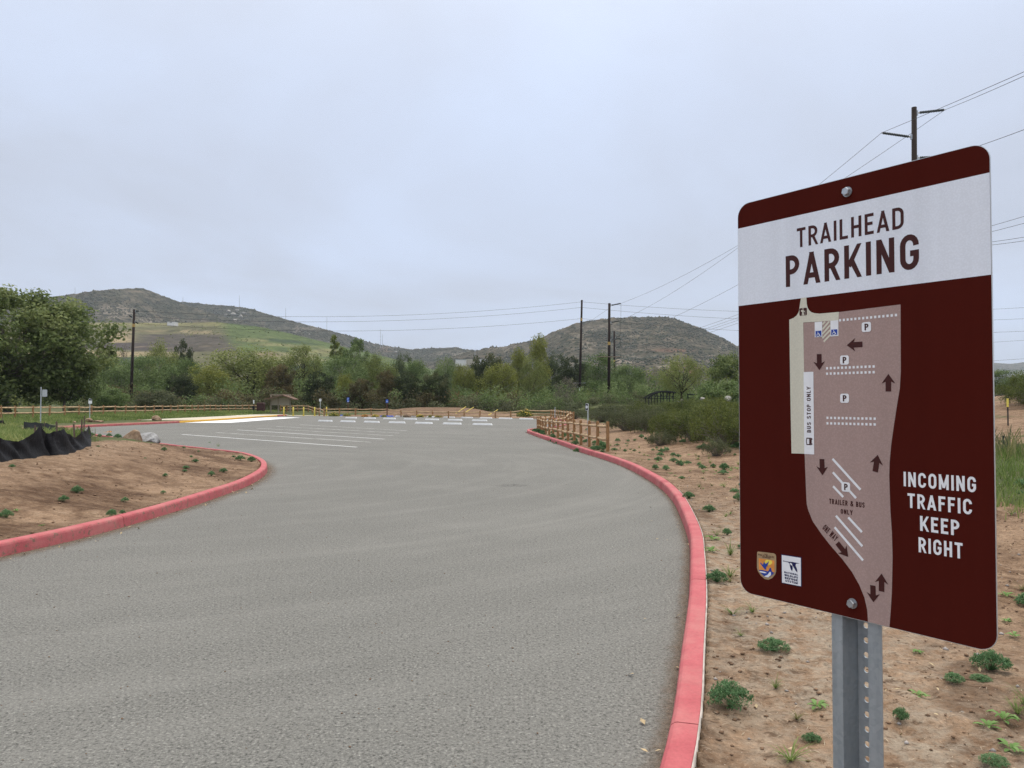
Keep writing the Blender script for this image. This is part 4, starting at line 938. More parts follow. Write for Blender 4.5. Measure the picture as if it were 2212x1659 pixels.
for a in [('chap0', 'largest dark green brush, its left half, next to the map sign on the bank', 1500, 952, 876, 150), ('chap1', 'largest dark green brush touching the left edge of the map sign', 1572, 962, 868, 160),
          ('chap0', 'tall dark brush behind the largest brush', 1535, 925, 864, 130), ('chap1', 'tall olive brush behind and left of the largest brush', 1468, 920, 866, 110), ('chap2', 'grey brush mound behind the arrow sign, farther up the rise', 1330, 908, 874, 110), ('chap1', 'olive brush on the rise behind the fence end post', 1395, 912, 870, 100),
          ('chap1', 'olive brush low in front of the largest brush, left side', 1448, 946, 888, 110), ('chap0', 'dark brush hidden mostly by the map sign edge', 1640, 966, 884, 140),
          ('chap2', 'grey-green brush just right of the rail fence end post', 1356, 930, 886, 96), ('chap3', 'pale brush behind the arrow sign', 1300, 912, 888, 70),
          ('chap2', 'broad grey brush between fence end and largest brush', 1408, 932, 880, 110), ('chap3', 'low brush behind the fence middle posts', 1238, 905, 886, 60),
          ('chap0', 'green brush on the rise below the black frame', 1430, 900, 868, 76), ('chap1', 'brown-green brush below the two white rocks', 1494, 898, 866, 90),
          ('chap2', 'brush on the rise left of the black frame', 1372, 897, 872, 80), ('chap1', 'brush on the rise right of the pole with arms', 1338, 896, 876, 62),
          ('chap0', 'brush on the rise under the yellowish bush', 1548, 898, 862, 100), ('chap3', 'small brush at the foot of the pole with arms', 1300, 896, 880, 44),
          ('chap3', 'small pale brush at the bank edge below the largest brush', 1548, 985, 952, 60), ('chap2', 'low brush at the bank edge left of the largest brush', 1428, 962, 934, 66)]: shrub(*a)
rr = np.random.default_rng(77)
ORD = ('first', 'second', 'third', 'fourth', 'fifth', 'sixth', 'seventh', 'eighth', 'ninth', 'tenth', 'eleventh', 'twelfth', 'thirteenth', 'fourteenth', 'fifteenth', 'sixteenth')
cand = []
for q in range(40):
    d = rr.uniform(34, 100); vx = rr.uniform(1215, 1600) if q % 4 else rr.uniform(2140, 2300); x = (vx - CX) / FV * d
    if float(outside([x], [d])[0]) < 7 or (vx > 2000 and d < 56 and q % 8): continue
    cand.append((d, vx, x, q))
for band, lo, hi in (('nearest', 0, 55), ('middle', 55, 78), ('farthest', 78, 999)):
    for side_, a_, b_ in (('left', 0, 1700), ('right', 1700, 9999)):
        row = sorted([p for p in cand if lo <= p[0] < hi and a_ <= p[1] < b_], key=lambda p: p[1])
        for i_, (d, vx, x, q) in enumerate(row):
            k = K[('chap0', 'chap1', 'chap2', 'chap3')[q % 4]]; s = rr.uniform(.7, 1.25)
            o = thing('brush_shrub', 'low scattered brush %s of the map sign, %s from the left in the %s band' % (side_, ORD[i_], band), 'shrub', (x, d, Hz(x, d)), rr.uniform(0, 6.28), 'low brush scattered on the rise')
            o.scale = (s, s, s * rr.uniform(.7, 1.1)); link('stems', k.trunk, o); link('crown', k.crown, o)
# ------------------------------------------------------------------ the map sign
SIGN_W = 0.4572
_e = Vector((-0.582, 0.813, 0)).normalized()              # along the sign, away from the drive
_pr = Vector((0.627 * 1.135, 1.135, 0))
SIGN_C = _pr + _e * SIGN_W / 2; SIGN_U = -_e; SIGN_N = Vector((-0.813, -0.582, 0)).normalized()
SGZ = Hz(SIGN_C.x, SIGN_C.y)
def S(p):
    r = ray(*p); o = Vector((0, 0, EYE)); c = Vector((SIGN_C.x, SIGN_C.y, EYE))
    t = (c - o).dot(SIGN_N) / r.dot(SIGN_N); q = o + r * t
    return ((q - c).dot(SIGN_U), q.z - SGZ)
sign = thing('map_sign', 'large brown and white trailhead parking map sign on a perforated galvanised post', 'sign', (SIGN_C.x, SIGN_C.y, SGZ), math.atan2(SIGN_U.y, SIGN_U.x))
def sheet_mat(name, col, rough=0.42, spec=0.4, amt=0.14):
    def fn(t):
        o = t.obj(); rot = t.n('ShaderNodeMapping', i={'Rotation': (0, math.radians(45), 0)}); t.L.new(o, rot.inputs['Vector'])
        v = t.voro(t.scale(rot.outputs[0], (1, 0, 1)), 330)
        band = t.noise(t.scale(o, (26, 0, 0.25)), 1, 2, 0.5)
        k = t.ramp(v, [(0.25, 1.0 + amt * .35), (0.62, 1.0 - amt)])
        c = t.mix(0.85, col, k, 'MULTIPLY'); c = t.mix(0.7, c, t.ramp(band, [(0.3, 1.05), (0.7, 0.93)]), 'MULTIPLY')
        return {'Base Color': c, 'Roughness': t.ramp(t.noise(o, 8, 3), [(0.3, rough * .85), (0.7, rough * 1.2)])}
    return material(name, fn, col, rough, spec=spec)
M['sg_brown'] = sheet_mat('brown_sheeting', (0.068, 0.010, 0.0065), 0.7, 0.03, 0.04)
M['sg_white'] = sheet_mat('white_sheeting', (0.78, 0.83, 0.90), 0.6, 0.15, 0.05)
M['sg_cream'] = sheet_mat('cream_sheeting', (0.66, 0.645, 0.53), 0.6, 0.15, 0.06)
M['sg_tan'] = sheet_mat('pinkish_tan_sheeting', (0.40, 0.29, 0.262), 0.6, 0.15, 0.10)
M['sg_print'] = mottled('brown_print', (0.048, 0.008, 0.006), 0.5, 0.1, 60)
M['sg_wprint'] = mottled('white_print', (0.80, 0.82, 0.84), 0.5, 0.05, 60)
M['sg_blue'] = mottled('blue_print', (0.016, 0.055, 0.33), 0.5, 0.1, 60)
M['sg_navy'] = mottled('navy_print', (0.012, 0.012, 0.075), 0.5, 0.1, 60)
M['sg_orange'] = mottled('orange_print', (0.75, 0.30, 0.07), 0.5, 0.15, 60)
M['sg_sun'] = mottled('yellow_print', (0.85, 0.70, 0.10), 0.5, 0.1, 60)
M['sg_shield'] = mottled('shield_border_print', (0.38, 0.27, 0.15), 0.5, 0.1, 60)
M['alu'] = mottled('sheet_aluminium', (0.62, 0.64, 0.64), 0.4, 0.05, 40, metal=0.7)
LAY = 0.00022
def plate(name, uv, layer, mat, parent=sign):
    """flat print on the sign face"""
    bm = bmesh.new(); vs = [bm.verts.new((u, -0.0013 - LAY * layer, v)) for u, v in uv]; f = bm.faces.new(vs); f.normal_update()
    if f.normal.y > 0: f.normal_flip()
    bmesh.ops.triangulate(bm, faces=[f]); me = bpy.data.meshes.new(name); bm.to_mesh(me); bm.free(); me.materials.append(mat)
    return link(name, me, parent)
def rrect(u0, u1, v0, v1, r, n=6):
    P = []
    for cx, cy, a0 in ((u1 - r, v1 - r, 0), (u0 + r, v1 - r, 90), (u0 + r, v0 + r, 180), (u1 - r, v0 + r, 270)):
        for k in range(n + 1): a = math.radians(a0 + 90 * k / n); P.append((cx + r * math.cos(a), cy + r * math.sin(a)))
    return P
def box_of(*pts):
    q = [S(p) for p in pts]; us = [a for a, b in q]; vs = [b for a, b in q]
    return min(us), max(us), min(vs), max(vs)
z5 = Zm(2800, 1150, 1232); z4 = Zm(2800, 500, 1232); z6 = Zm(2600, 2000, 1432); zb = Zm(3050, 1180, 600); zc = Zm(3200, 1750, 700, 2111.0); ze = Zm(2920, 2120, 300)
# panel
top = (S((1620, 437))[1] + S((2100, 315))[1]) / 2; bot = (S((1640, 1287))[1] + S((2120, 1403))[1]) / 2
HW = SIGN_W / 2
outl = rrect(-HW, HW, bot, top, 0.026, 8); n = len(outl)
mb = MB(); mb.add([(u, -0.0012, v) for u, v in outl] + [(u, 0.0012, v) for u, v in outl], [tuple(range(n)), tuple(range(2 * n - 1, n - 1, -1))] + [(i, i + n, (i + 1) % n + n, (i + 1) % n) for i in range(n)])
panel = mb.build('sign_panel', M['alu'], sign)
plate('brown_face', rrect(-HW + .0008, HW - .0008, bot + .0008, top - .0008, 0.0255, 8), 1, M['sg_brown'])
bt = (S((1594, 495))[1] + S((2137, 373))[1]) / 2; bb = (S((1594, 662))[1] + S((2141, 593))[1]) / 2
plate('white_band', [(-HW + .0008, bb), (HW - .0008, bb), (HW - .0008, bt), (-HW + .0008, bt)], 2, M['sg_white'])
# map areas
lot = [z5(*p) for p in [(657, 218), (905, 200), (908, 142), (1343, 88), (1345, 560), (1338, 680), (1318, 800), (1295, 950), (1277, 1080), (1266, 1200), (1263, 1300), (1268, 1450), (1272, 1560)]] + [z6(*p) for p in [(1403, 20), (1412, 150), (1416, 300), (1412, 500), (1405, 620), (1397, 728), (1267, 692), (1262, 620), (1245, 545), (1215, 470), (1170, 390), (1110, 310), (1040, 230), (985, 160), (930, 80), (908, 25)]] + [z5(*p) for p in [(693, 1549), (680, 1500), (675, 1400), (665, 1143)]]
LOT = [S(p) for p in lot]; LOT[15 + 3] = (LOT[18][0], bot + .001); LOT[19] = (LOT[19][0], bot + .001)
plate('map_lot', LOT, 2, M['sg_tan'])
walk = [z5(*p) for p in [(640, 52), (632, 90), (627, 128), (622, 145), (610, 165), (588, 183), (557, 196), (560, 400), (566, 800), (573, 1140), (666, 1143), (662, 600), (656, 216), (905, 200), (908, 141), (770, 153), (735, 150), (712, 142), (698, 130), (688, 112), (681, 85), (678, 48)]]
WALK = [S(p) for p in walk]; WALK[0] = (WALK[0][0], bb + .0005); WALK[-1] = (WALK[-1][0], bb + .0005)
plate('map_walkway', WALK, 3, M['sg_cream'])
u0, u1, v0, v1 = box_of(z5(655, 566), z5(728, 564), z5(737, 1147), z5(665, 1144))
plate('bus_strip', [(u0 + .001, v0), (u1 - .001, v0), (u1 - .001, v1), (u0 + .001, v1)], 4, M['sg_wprint'])

# stroke lettering in the manner of road signs: glyph = (width, strokes)
def arc(cx, cy, rx, ry, a0, a1, n=9): return [(cx + rx * math.cos(math.radians(a0 + (a1 - a0) * k / n)), cy + ry * math.sin(math.radians(a0 + (a1 - a0) * k / n))) for k in range(n + 1)]
def glyph(ch, t):
    h = t / 2; T, B = 1 - h, h
    def oval(w, a0=0): L, R = h, w - h; r = (R - L) / 2; ry = min(r * 1.15, .34); return L, R, r, ry, w / 2
    w = .52
    if ch in 'COGQ':
        w = .56; L, R, r, ry, c = oval(w)
        if ch == 'O': return w, [arc(c, T - ry, r, ry, 0, 180) + arc(c, B + ry, r, ry, 180, 360) + [(R, T - ry)]]
        p = [(R, .66)] * 0 + arc(c, T - ry, r, ry, -4, 180) + arc(c, B + ry, r, ry, 180, 364 if ch == 'C' else 360)
        if ch == 'C': return w, [p]
        return w, [p + [(R, .46)], [(c + .02, .46), (w, .46)]]
    if ch == 'I': return t, [[(h, 0), (h, 1)]]
    if ch == 'T': return w, [[(0, T), (w, T)], [(w / 2, 0), (w / 2, 1 - t)]]
    if ch == 'L': w = .45; return w, [[(h, 0), (h, 1)], [(t, B), (w, B)]]
    if ch in 'EF':
        w = .46; s = [[(h, 0), (h, 1)], [(t, T), (w, T)], [(t, .52), (w * .88, .52)]]
        return w, s + ([[(t, B), (w, B)]] if ch == 'E' else [])
    if ch == 'H': w = .54; return w, [[(h, 0), (h, 1)], [(w - h, 0), (w - h, 1)], [(t, .5), (w - t, .5)]]
    if ch == 'N': w = .56; return w, [[(h, 0), (h, 1)], [(w - h, 0), (w - h, 1)], [(h * 1.1, 1 - h * .5), (w - h * 1.1, h * .5)]]
    if ch == 'M': w = .68; return w, [[(h, 0), (h, 1)], [(w - h, 0), (w - h, 1)], [(h * 1.1, .97), (w / 2, .12)], [(w - h * 1.1, .97), (w / 2, .12)]]
    if ch == 'W': w = .78; return w, [[(h * .9, 1), (w * .27, 0.01)], [(w * .27, 0.01), (w / 2, .97)], [(w / 2, .97), (w * .73, 0.01)], [(w * .73, 0.01), (w - h * .9, 1)]]
    if ch == 'A': w = .58; return w, [[(h * .95, 0), (w / 2 - .01, 1)], [(w - h * .95, 0), (w / 2 + .01, 1)], [(.17 * 1, .27), (w - .17, .27)]]
    if ch == 'V': w = .58; return w, [[(h * .95, 1), (w / 2, 0)], [(w - h * .95, 1), (w / 2, 0)]]
    if ch == 'Y': w = .58; return w, [[(h * .95, 1), (w / 2, .42)], [(w - h * .95, 1), (w / 2, .42)], [(w / 2, 0), (w / 2, .46)]]
    if ch == 'K': w = .55; return w, [[(h, 0), (h, 1)], [(t * .9, .36), (w - h * 1.1, 1)], [(w * .42, .56), (w - h, 0)]]
    if ch == 'U': L, R, r, ry, c = oval(w); return w, [[(L, 1)] + arc(c, B + ry, r, ry, 180, 360) + [(R, 1)]]
    if ch == 'D': w = .55; r = .23; R = w - h; return w, [[(h, B), (h, T)], [(0, T), (R - r, T)] + arc(R - r, T - r, r, r, 90, 0, 6) + arc(R - r, B + r, r, r, 0, -90, 6) + [(0, B)]]
    if ch in 'PRB':
        w = .52; R = w - h; m = .47; r = (T - m) / 2
        s = [[(h, 0), (h, 1)], [(t, T), (R - r, T)] + arc(R - r, (T + m) / 2, r, r, 90, -90, 10) + [(t, m)]]
        if ch == 'R': s.append([(w * .50, m), (w - h * .95, 0)])
        if ch == 'B':
            r2 = (m - B) / 2; s.append([(R - r, m)] + arc(R - r2 + .01, (m + B) / 2, r2, r2, 90, -90, 10) + [(t, B)])
        return w, s
    if ch == 'S':
        L, R, r, ry, c = oval(w); q = (T - B) / 4
        return w, [arc(c, T - q, r, q, 15, 180) + arc(c, T - q, r, q, 180, 250, 5) + arc(c, B + q, r, q, 70, 0, 5) + arc(c, B + q, r, q, 0, -165)]
    if ch == '&':
        w = .62; return w, [[(w, 0), (.18, .72)] + arc(.30, .80, .14, .13, 200, -20, 8) + [(.36, .66), (.12, .42)] + arc(.24, .24, .17, .17, 135, 300, 8) + [(w - .03, .45)]]
    return .3, []
def ribbon(mb, pts, w, f, y):
    n = len(pts); L = []
    for i in range(n):
        d1 = (pts[i][0] - pts[i - 1][0], pts[i][1] - pts[i - 1][1]) if i else None
        d2 = (pts[i + 1][0] - pts[i][0], pts[i + 1][1] - pts[i][1]) if i < n - 1 else None
        if d1 is None: d1 = d2
        if d2 is None: d2 = d1
        l1 = math.hypot(*d1) or 1; l2 = math.hypot(*d2) or 1
        n1 = (-d1[1] / l1, d1[0] / l1); n2 = (-d2[1] / l2, d2[0] / l2)
        k = 1 + n1[0] * n2[0] + n1[1] * n2[1]; k = max(k, .55)
        L.append(((n1[0] + n2[0]) / k * w / 2, (n1[1] + n2[1]) / k * w / 2))
    V = []
    for (x, z), (a, b) in zip(pts, L):
        for s in (1, -1): u, v = f(x + a * s, z + b * s); V.append((u, y, v))
    mb.add(V, [(2 * i, 2 * i + 1, 2 * i + 3, 2 * i + 2) for i in range(n - 1)])
def lettering(txt, origin, right, up, length, cap, layer, mat, t=.165, gap=.17, parent=sign, name='lettering', y0=None, fy=-0.0013):
    """txt from origin along unit vector right with cap height along up; scaled to length"""
    gl = [glyph(c, t) for c in txt]; tot = sum(g[0] for g in gl) + gap * (len(txt) - 1); kx = length / tot
    mb = MB(); x = 0
    def fmap(X0):
        def f(a, b):
            b = min(max(b, 0.0), 1.0); return (origin[0] + right[0] * (X0 + a) * kx + up[0] * b * cap, origin[1] + right[1] * (X0 + a) * kx + up[1] * b * cap)
        return f
    def extend(s):
        # slanted strokes run past the cap and base lines and are cut flat there
        if len(s) != 2 or abs(s[0][0] - s[1][0]) < 1e-6: return s
        out = []
        for p, q in ((s[0], s[1]), (s[1], s[0])):
            if p[1] < 0.03 or p[1] > 0.96:
                k = 0.1 / max(abs(p[1] - q[1]), 1e-6); p = (p[0] + (p[0] - q[0]) * k, p[1] + (p[1] - q[1]) * k)
            out.append(p)
        return out
    for ci, (w, st) in enumerate(gl):
        f = fmap(x)
        for k, s in enumerate(st): ribbon(mb, extend(s) if abs(s[0][1] - s[-1][1]) > .3 else s, t, f, (fy if y0 is None else y0) - LAY * layer - 0.00003 * k)
        x += w + gap
    me = bpy.data.meshes.new(name); me.from_pydata(mb.v, [], mb.f)
    bm = bmesh.new(); bm.from_mesh(me)
    for fc in bm.faces:
        fc.normal_update()
        if fc.normal.y > 0: fc.normal_flip()
    bm.to_mesh(me); bm.free(); me.materials.append(mat); return link(name, me, parent)
def line_text(txt, left, right, base, cap, layer, mat, **k):
    """horizontal line: left/right edge points, points on the baseline and on the cap line"""
    u0, u1 = S(left)[0], S(right)[0]; vb = sum(S(p)[1] for p in base) / len(base); vc = sum(S(p)[1] for p in cap) / len(cap)
    lettering(txt, (u0, vb), (1, 0), (0, 1), u1 - u0, vc - vb, layer, mat, **k)
line_text('TRAILHEAD', z4(610, 730), z4(1366, 640), [z4(640, 851), z4(1300, 727)], [z4(640, 713), z4(1300, 576)], 3, M['sg_print'], t=.15)
line_text('PARKING', z4(532, 1000), z4(1474, 900), [z4(545, 1133), z4(1285, 1027)], [z4(545, 912), z4(1285, 783)], 3, M['sg_print'], t=.165)
line_text('INCOMING', zc(1087, 400), zc(1946, 460), [zc(1100, 497), zc(1800, 556)], [zc(1100, 322), zc(1720, 370)], 3, M['sg_wprint'], t=.17)
line_text('TRAFFIC', zc(1133, 600), zc(1898, 700), [zc(1185, 756), zc(1745, 815)], [zc(1185, 580), zc(1745, 637)], 3, M['sg_wprint'], t=.17)
line_text('KEEP', zc(1282, 900), zc(1748, 900), [zc(1300, 1028), zc(1660, 1070)], [zc(1300, 850), zc(1700, 892)], 3, M['sg_wprint'], t=.17)
line_text('RIGHT', zc(1265, 1200), zc(1787, 1200), [zc(1285, 1280), zc(1740, 1350)], [zc(1285, 1103), zc(1740, 1163)], 3, M['sg_wprint'], t=.17)
line_text('TRAILER & BUS', zc(203, 680), zc(624, 715), [zc(222, 708), zc(600, 747)], [zc(222, 646), zc(600, 683)], 3, M['sg_print'], t=.20)
line_text('ONLY', zc(340, 800), zc(482, 800), [zc(360, 823), zc(460, 836)], [zc(360, 766), zc(460, 778)], 3, M['sg_print'], t=.20)
a, b = S(z5(712, 993)), S(z5(712, 668)); cap = abs(S(z5(682, 830))[0] - a[0])
lettering('BUS STOP ONLY', a, (0, 1), (-1, 0), b[1] - a[1], cap, 5, M['sg_print'], t=.17, gap=.2)
a, b = S(zc(118, 1000)), S(zc(272, 1152)); L_ = math.dist(a, b); rd = ((b[0] - a[0]) / L_, (b[1] - a[1]) / L_)
lettering('ONE WAY', a, rd, (-rd[1], rd[0]), L_, 0.0115, 3, M['sg_print'], t=.20)

def pin(name, pts, w, layer, mat, parent=sign):
    """thin line / dash between frame points on the sign"""
    mb = MB(); ribbon(mb, [S(p) for p in pts], w, lambda u, v: (u, v), -0.0013 - LAY * layer)
    me = mb.mesh(name, mat); return link(name, me, parent)
def dashes(p0, p1, n, w, layer=3):
    q0, q1 = S(p0), S(p1); v = (q0[1] + q1[1]) / 2; st = (q1[0] - q0[0]) / n
    for k in range(n):
        ua = q0[0] + st * k
        plate('dash', [(ua, v - w / 2), (ua + st * .54, v - w / 2), (ua + st * .54, v + w / 2), (ua, v + w / 2)], layer, M['sg_wprint'])
dashes(zb(945, 316), zb(1815, 204), 15, .0042)
dashes(zb(757, 1011), zb(1490, 953), 13, .0042); dashes(zb(757, 1091), zb(1490, 1034), 13, .0042)
dashes(z5(820, 897), z5(1182, 887), 13, .0042); dashes(z5(820, 936), z5(1182, 927), 13, .0042)
for p, q in (((243, 170), (575, 537)), ((247, 330), (522, 637)), ((250, 495), (370, 623)), ((283, 845), (597, 1208)), ((430, 865), (592, 1040)), ((268, 982), (605, 1375))):
    pin('map_line', [zc(*p), zc(*q)], .0042, 3, M['sg_wprint'])
for p, q in (((703, 362), (742, 318)), ((703, 432), (803, 316)), ((703, 500), (818, 368)), ((703, 560), (818, 440)), ((722, 610), (818, 510))):
    pin('map_line', [zb(*p), zb(*q)], .0032, 3, M['sg_cream'])
def arrow(tip, tail, layer=4, hl=.5, hw=.0115, sw=.0047):
    a, b = S(tip), S(tail); L = math.dist(a, b); d = ((a[0] - b[0]) / L, (a[1] - b[1]) / L); nrm = (-d[1], d[0])
    def q(s, o): return (b[0] + d[0] * s * L + nrm[0] * o, b[1] + d[1] * s * L + nrm[1] * o)
    plate('arrow', [q(0, -sw), q(1 - hl + .06, -sw), q(1 - hl - .05, -hw), q(1, 0), q(1 - hl - .05, hw), q(1 - hl + .06, sw), q(0, sw)], layer, M['sg_print'])
arrow(zb(1057, 662), zb(1285, 648)); arrow(zb(660, 1025), zb(657, 790)); arrow(z5(1258, 578), z5(1258, 703)); arrow(z5(1183, 1150), z5(1165, 1270))
arrow(z5(792, 1295), z5(788, 1180)); arrow(z6(1147, 297), z6(1080, 212)); arrow(z6(1350, 398), z6(1350, 507)); arrow(z6(1300, 573), z6(1297, 470))
for pts in ([zb(1275, 330), zb(1410, 322), zb(1410, 465), zb(1280, 472)], [zb(962, 812), zb(1088, 806), zb(1085, 940), zb(962, 948)], [z5(918, 720), z5(980, 716), z5(980, 780), z5(918, 785)], [z5(928, 1345), z5(988, 1342), z5(988, 1408), z5(928, 1412)]):
    u0, u1, v0, v1 = box_of(*pts); dv = abs(S(pts[0])[1] - S(pts[1])[1]); v0 += dv / 2; v1 -= dv / 2
    p = plate('parking_symbol', rrect(u0, u1, v0, v1, .0035, 4), 5, M['sg_wprint'])
    w, h_ = u1 - u0, v1 - v0
    lettering('P', (u0 + w * .31, v0 + h_ * .16), (1, 0), (0, 1), w * .42, h_ * .68, 6, M['sg_print'], t=.19, parent=p)
def chair_symbol(p, u0, v0, s, y):
    mb = MB(); f = lambda a, b: (u0 + a * s, v0 + b * s)
    for k, st in enumerate(([(.40, .62), (.42, .46), (.66, .46), (.74, .2), (.86, .22)], [(.42, .58), (.62, .57)], arc(.44, .30, .2, .2, 120, 372, 12))): ribbon(mb, st, .075, f, y - .00003 * k)
    V = [(f(.41 + .07 * math.cos(i * .785), .78 + .07 * math.sin(i * .785))[0], y, f(.41 + .07 * math.cos(i * .785), .78 + .07 * math.sin(i * .785))[1]) for i in range(8)]
    mb.add(V, [tuple(range(8))]); mb.build('wheelchair_symbol', M['sg_wprint'], p)
for wp, bp in (([(592, 320), (700, 315), (700, 548), (597, 555)], [(605, 450), (690, 447), (690, 540), (607, 545)]), ([(822, 300), (935, 293), (933, 535), (822, 540)], [(832, 430), (920, 425), (922, 518), (833, 525)])):
    u0, u1, v0, v1 = box_of(*[zb(*p) for p in wp]); q = plate('accessible_stall', [(u0, v0 + .001), (u1, v0 + .001), (u1, v1 - .001), (u0, v1 - .001)], 4, M['sg_wprint'])
    u0, u1, v0, v1 = box_of(*[zb(*p) for p in bp]); b_ = plate('blue_square', [(u0, v0 + .0008), (u1, v0 + .0008), (u1, v1 - .0008), (u0, v1 - .0008)], 5, M['sg_blue'], q)
    chair_symbol(q, u0, v0, u1 - u0, -0.0013 - LAY * 6)
# hiker
u0, u1, v0, v1 = box_of(zb(370, 120), zb(478, 115), zb(480, 235), zb(372, 243)); q = plate('hiker_symbol', rrect(u0, u1, v0 + .001, v1 - .001, .002, 3), 4, M['sg_print'])
mb = MB(); fu = lambda a, b: (u0 + a * (u1 - u0), v0 + b * (v1 - v0))
for k, (st, w) in enumerate((([(.47, .72), (.47, .42)], .2), ([(.47, .45), (.36, .08)], .12), ([(.49, .45), (.60, .08)], .12), ([(.5, .68), (.64, .52), (.74, .56)], .07), ([(.75, .62), (.78, .08)], .04), ([(.30, .72), (.30, .52)], .14), (arc(.5, .84, .035, .035, 0, 360, 8), .07))):
    ribbon(mb, st, w, fu, -0.0013 - LAY * 5 - .00003 * k)
mb.build('hiker_figure', M['sg_cream'], q)
# bus symbol
u0, u1, v0, v1 = box_of(z5(680, 1030), z5(722, 1027), z5(722, 1082), z5(680, 1084)); mb = MB(); fu = lambda a, b: (u0 + (1 - b) * (u1 - u0), v0 + a * (v1 - v0))
for k, (st, w) in enumerate((([(.12, .2), (.12, .95), (.5, 1.02), (.88, .95), (.88, .2), (.12, .2)], .12), ([(.12, .5), (.88, .5)], .1), ([(.2, .32), (.8, .32)], .22), ([(.2, .02), (.2, .2)], .14), ([(.8, .02), (.8, .2)], .14))): ribbon(mb, st, w, fu, -0.0013 - LAY * 5 - .00003 * k)
mb.build('bus_symbol', M['sg_print'], sign)
# shield emblem
sh = plate('shield_emblem', [S(ze(*p)) for p in [(470, 400), (495, 376), (700, 398), (950, 430), (1000, 455), (1022, 510), (1025, 700), (1022, 950), (990, 1050), (905, 1150), (800, 1196), (690, 1175), (570, 1070), (492, 950), (465, 850), (465, 600)]], 3, M['sg_shield'])
plate('emblem_sky', [S(ze(*p)) for p in [(515, 570), (975, 640), (975, 960), (900, 1070), (800, 1135), (700, 1110), (600, 1020), (525, 910)]], 4, M['sg_orange'], sh)
plate('emblem_sun', [S(ze(800 + 112 * math.cos(a * .5236), 690 + 85 * math.sin(a * .5236))) if a not in (9, 8, 10) else S(ze(800 + 112 * math.cos(a * .5236), 622 + 15 * math.cos(a * .5236))) for a in range(12)], 5, M['sg_sun'], sh)
plate('emblem_water', [S(ze(*p)) for p in [(525, 912), (640, 915), (790, 955), (825, 900), (850, 840), (875, 850), (905, 960), (972, 990), (900, 1068), (800, 1133), (700, 1108), (600, 1018)]], 6, M['sg_blue'], sh)
plate('emblem_wave', [S(ze(*p)) for p in [(545, 940), (680, 960), (765, 1000), (700, 1005), (560, 975)]], 7, M['sg_wprint'], sh)
plate('emblem_wave', [S(ze(*p)) for p in [(680, 1095), (780, 1050), (850, 960), (880, 985), (880, 1060), (830, 1100), (800, 1128), (715, 1108)]], 7, M['sg_wprint'], sh)
plate('emblem_bird', [S(ze(*p)) for p in [(555, 700), (590, 702), (645, 765), (660, 715), (690, 675), (720, 735), (760, 715), (825, 652), (795, 740), (770, 800), (735, 830), (740, 905), (700, 890), (650, 830), (615, 780)]], 7, M['sg_blue'], sh)
for txt, x0, x1, yb, yc in (('US', 690, 775, 478, 445), ('FISH & WILDLIFE', 505, 970, 530, 482), ('SERVICE', 620, 860, 575, 535)):
    a, b = S(ze(x0, yb - (740 - x0) * .14)), S(ze(x1, yb + (x1 - 740) * .14)); lettering(txt, (a[0], (a[1] + b[1]) / 2), (1, 0), (0, 1), b[0] - a[0], abs(S(ze(740, yc))[1] - S(ze(740, yb))[1]), 4, M['sg_print'], parent=sh)
# refuge emblem
rf = plate('refuge_emblem', [S(ze(*p)) for p in [(1168, 452), (1758, 543), (1765, 1405), (1180, 1290)]], 3, M['sg_navy'])
plate('emblem_ground', [S(ze(*p)) for p in [(1186, 476), (1740, 562), (1744, 1384), (1196, 1277)]], 4, M['sg_wprint'], rf)
plate('emblem_goose', [S(ze(*p)) for p in [(1210, 655), (1240, 637), (1290, 655), (1370, 668), (1500, 680), (1600, 700), (1715, 718), (1600, 730), (1590, 790), (1630, 880), (1645, 990), (1590, 930), (1530, 830), (1500, 770), (1505, 880), (1490, 950), (1450, 890), (1425, 800), (1415, 730), (1375, 690), (1290, 672)]], 5, M['sg_navy'], rf)
plate('emblem_wing_gap', [S(ze(*p)) for p in [(1425, 708), (1455, 706), (1490, 735), (1500, 785), (1465, 775), (1435, 745)]], 6, M['sg_wprint'], rf)
for txt, xl, xr, yb, yc in (('NATIONAL', 1262, 1660, 1005, 960), ('WILDLIFE', 1268, 1660, 1090, 1040), ('REFUGE', 1280, 1655, 1175, 1122), ('SYSTEM', 1290, 1650, 1258, 1205)):
    a, b = S(ze(xl, yb)), S(ze(xr, yb + (xr - xl) * .17)); lettering(txt, (a[0], (a[1] + b[1]) / 2), (1, 0), (0, 1), b[0] - a[0], abs(S(ze(xl, yc))[1] - S(ze(xl, yb))[1]) * 1.12, 5, M['sg_navy'], t=.22, gap=.1, parent=rf)

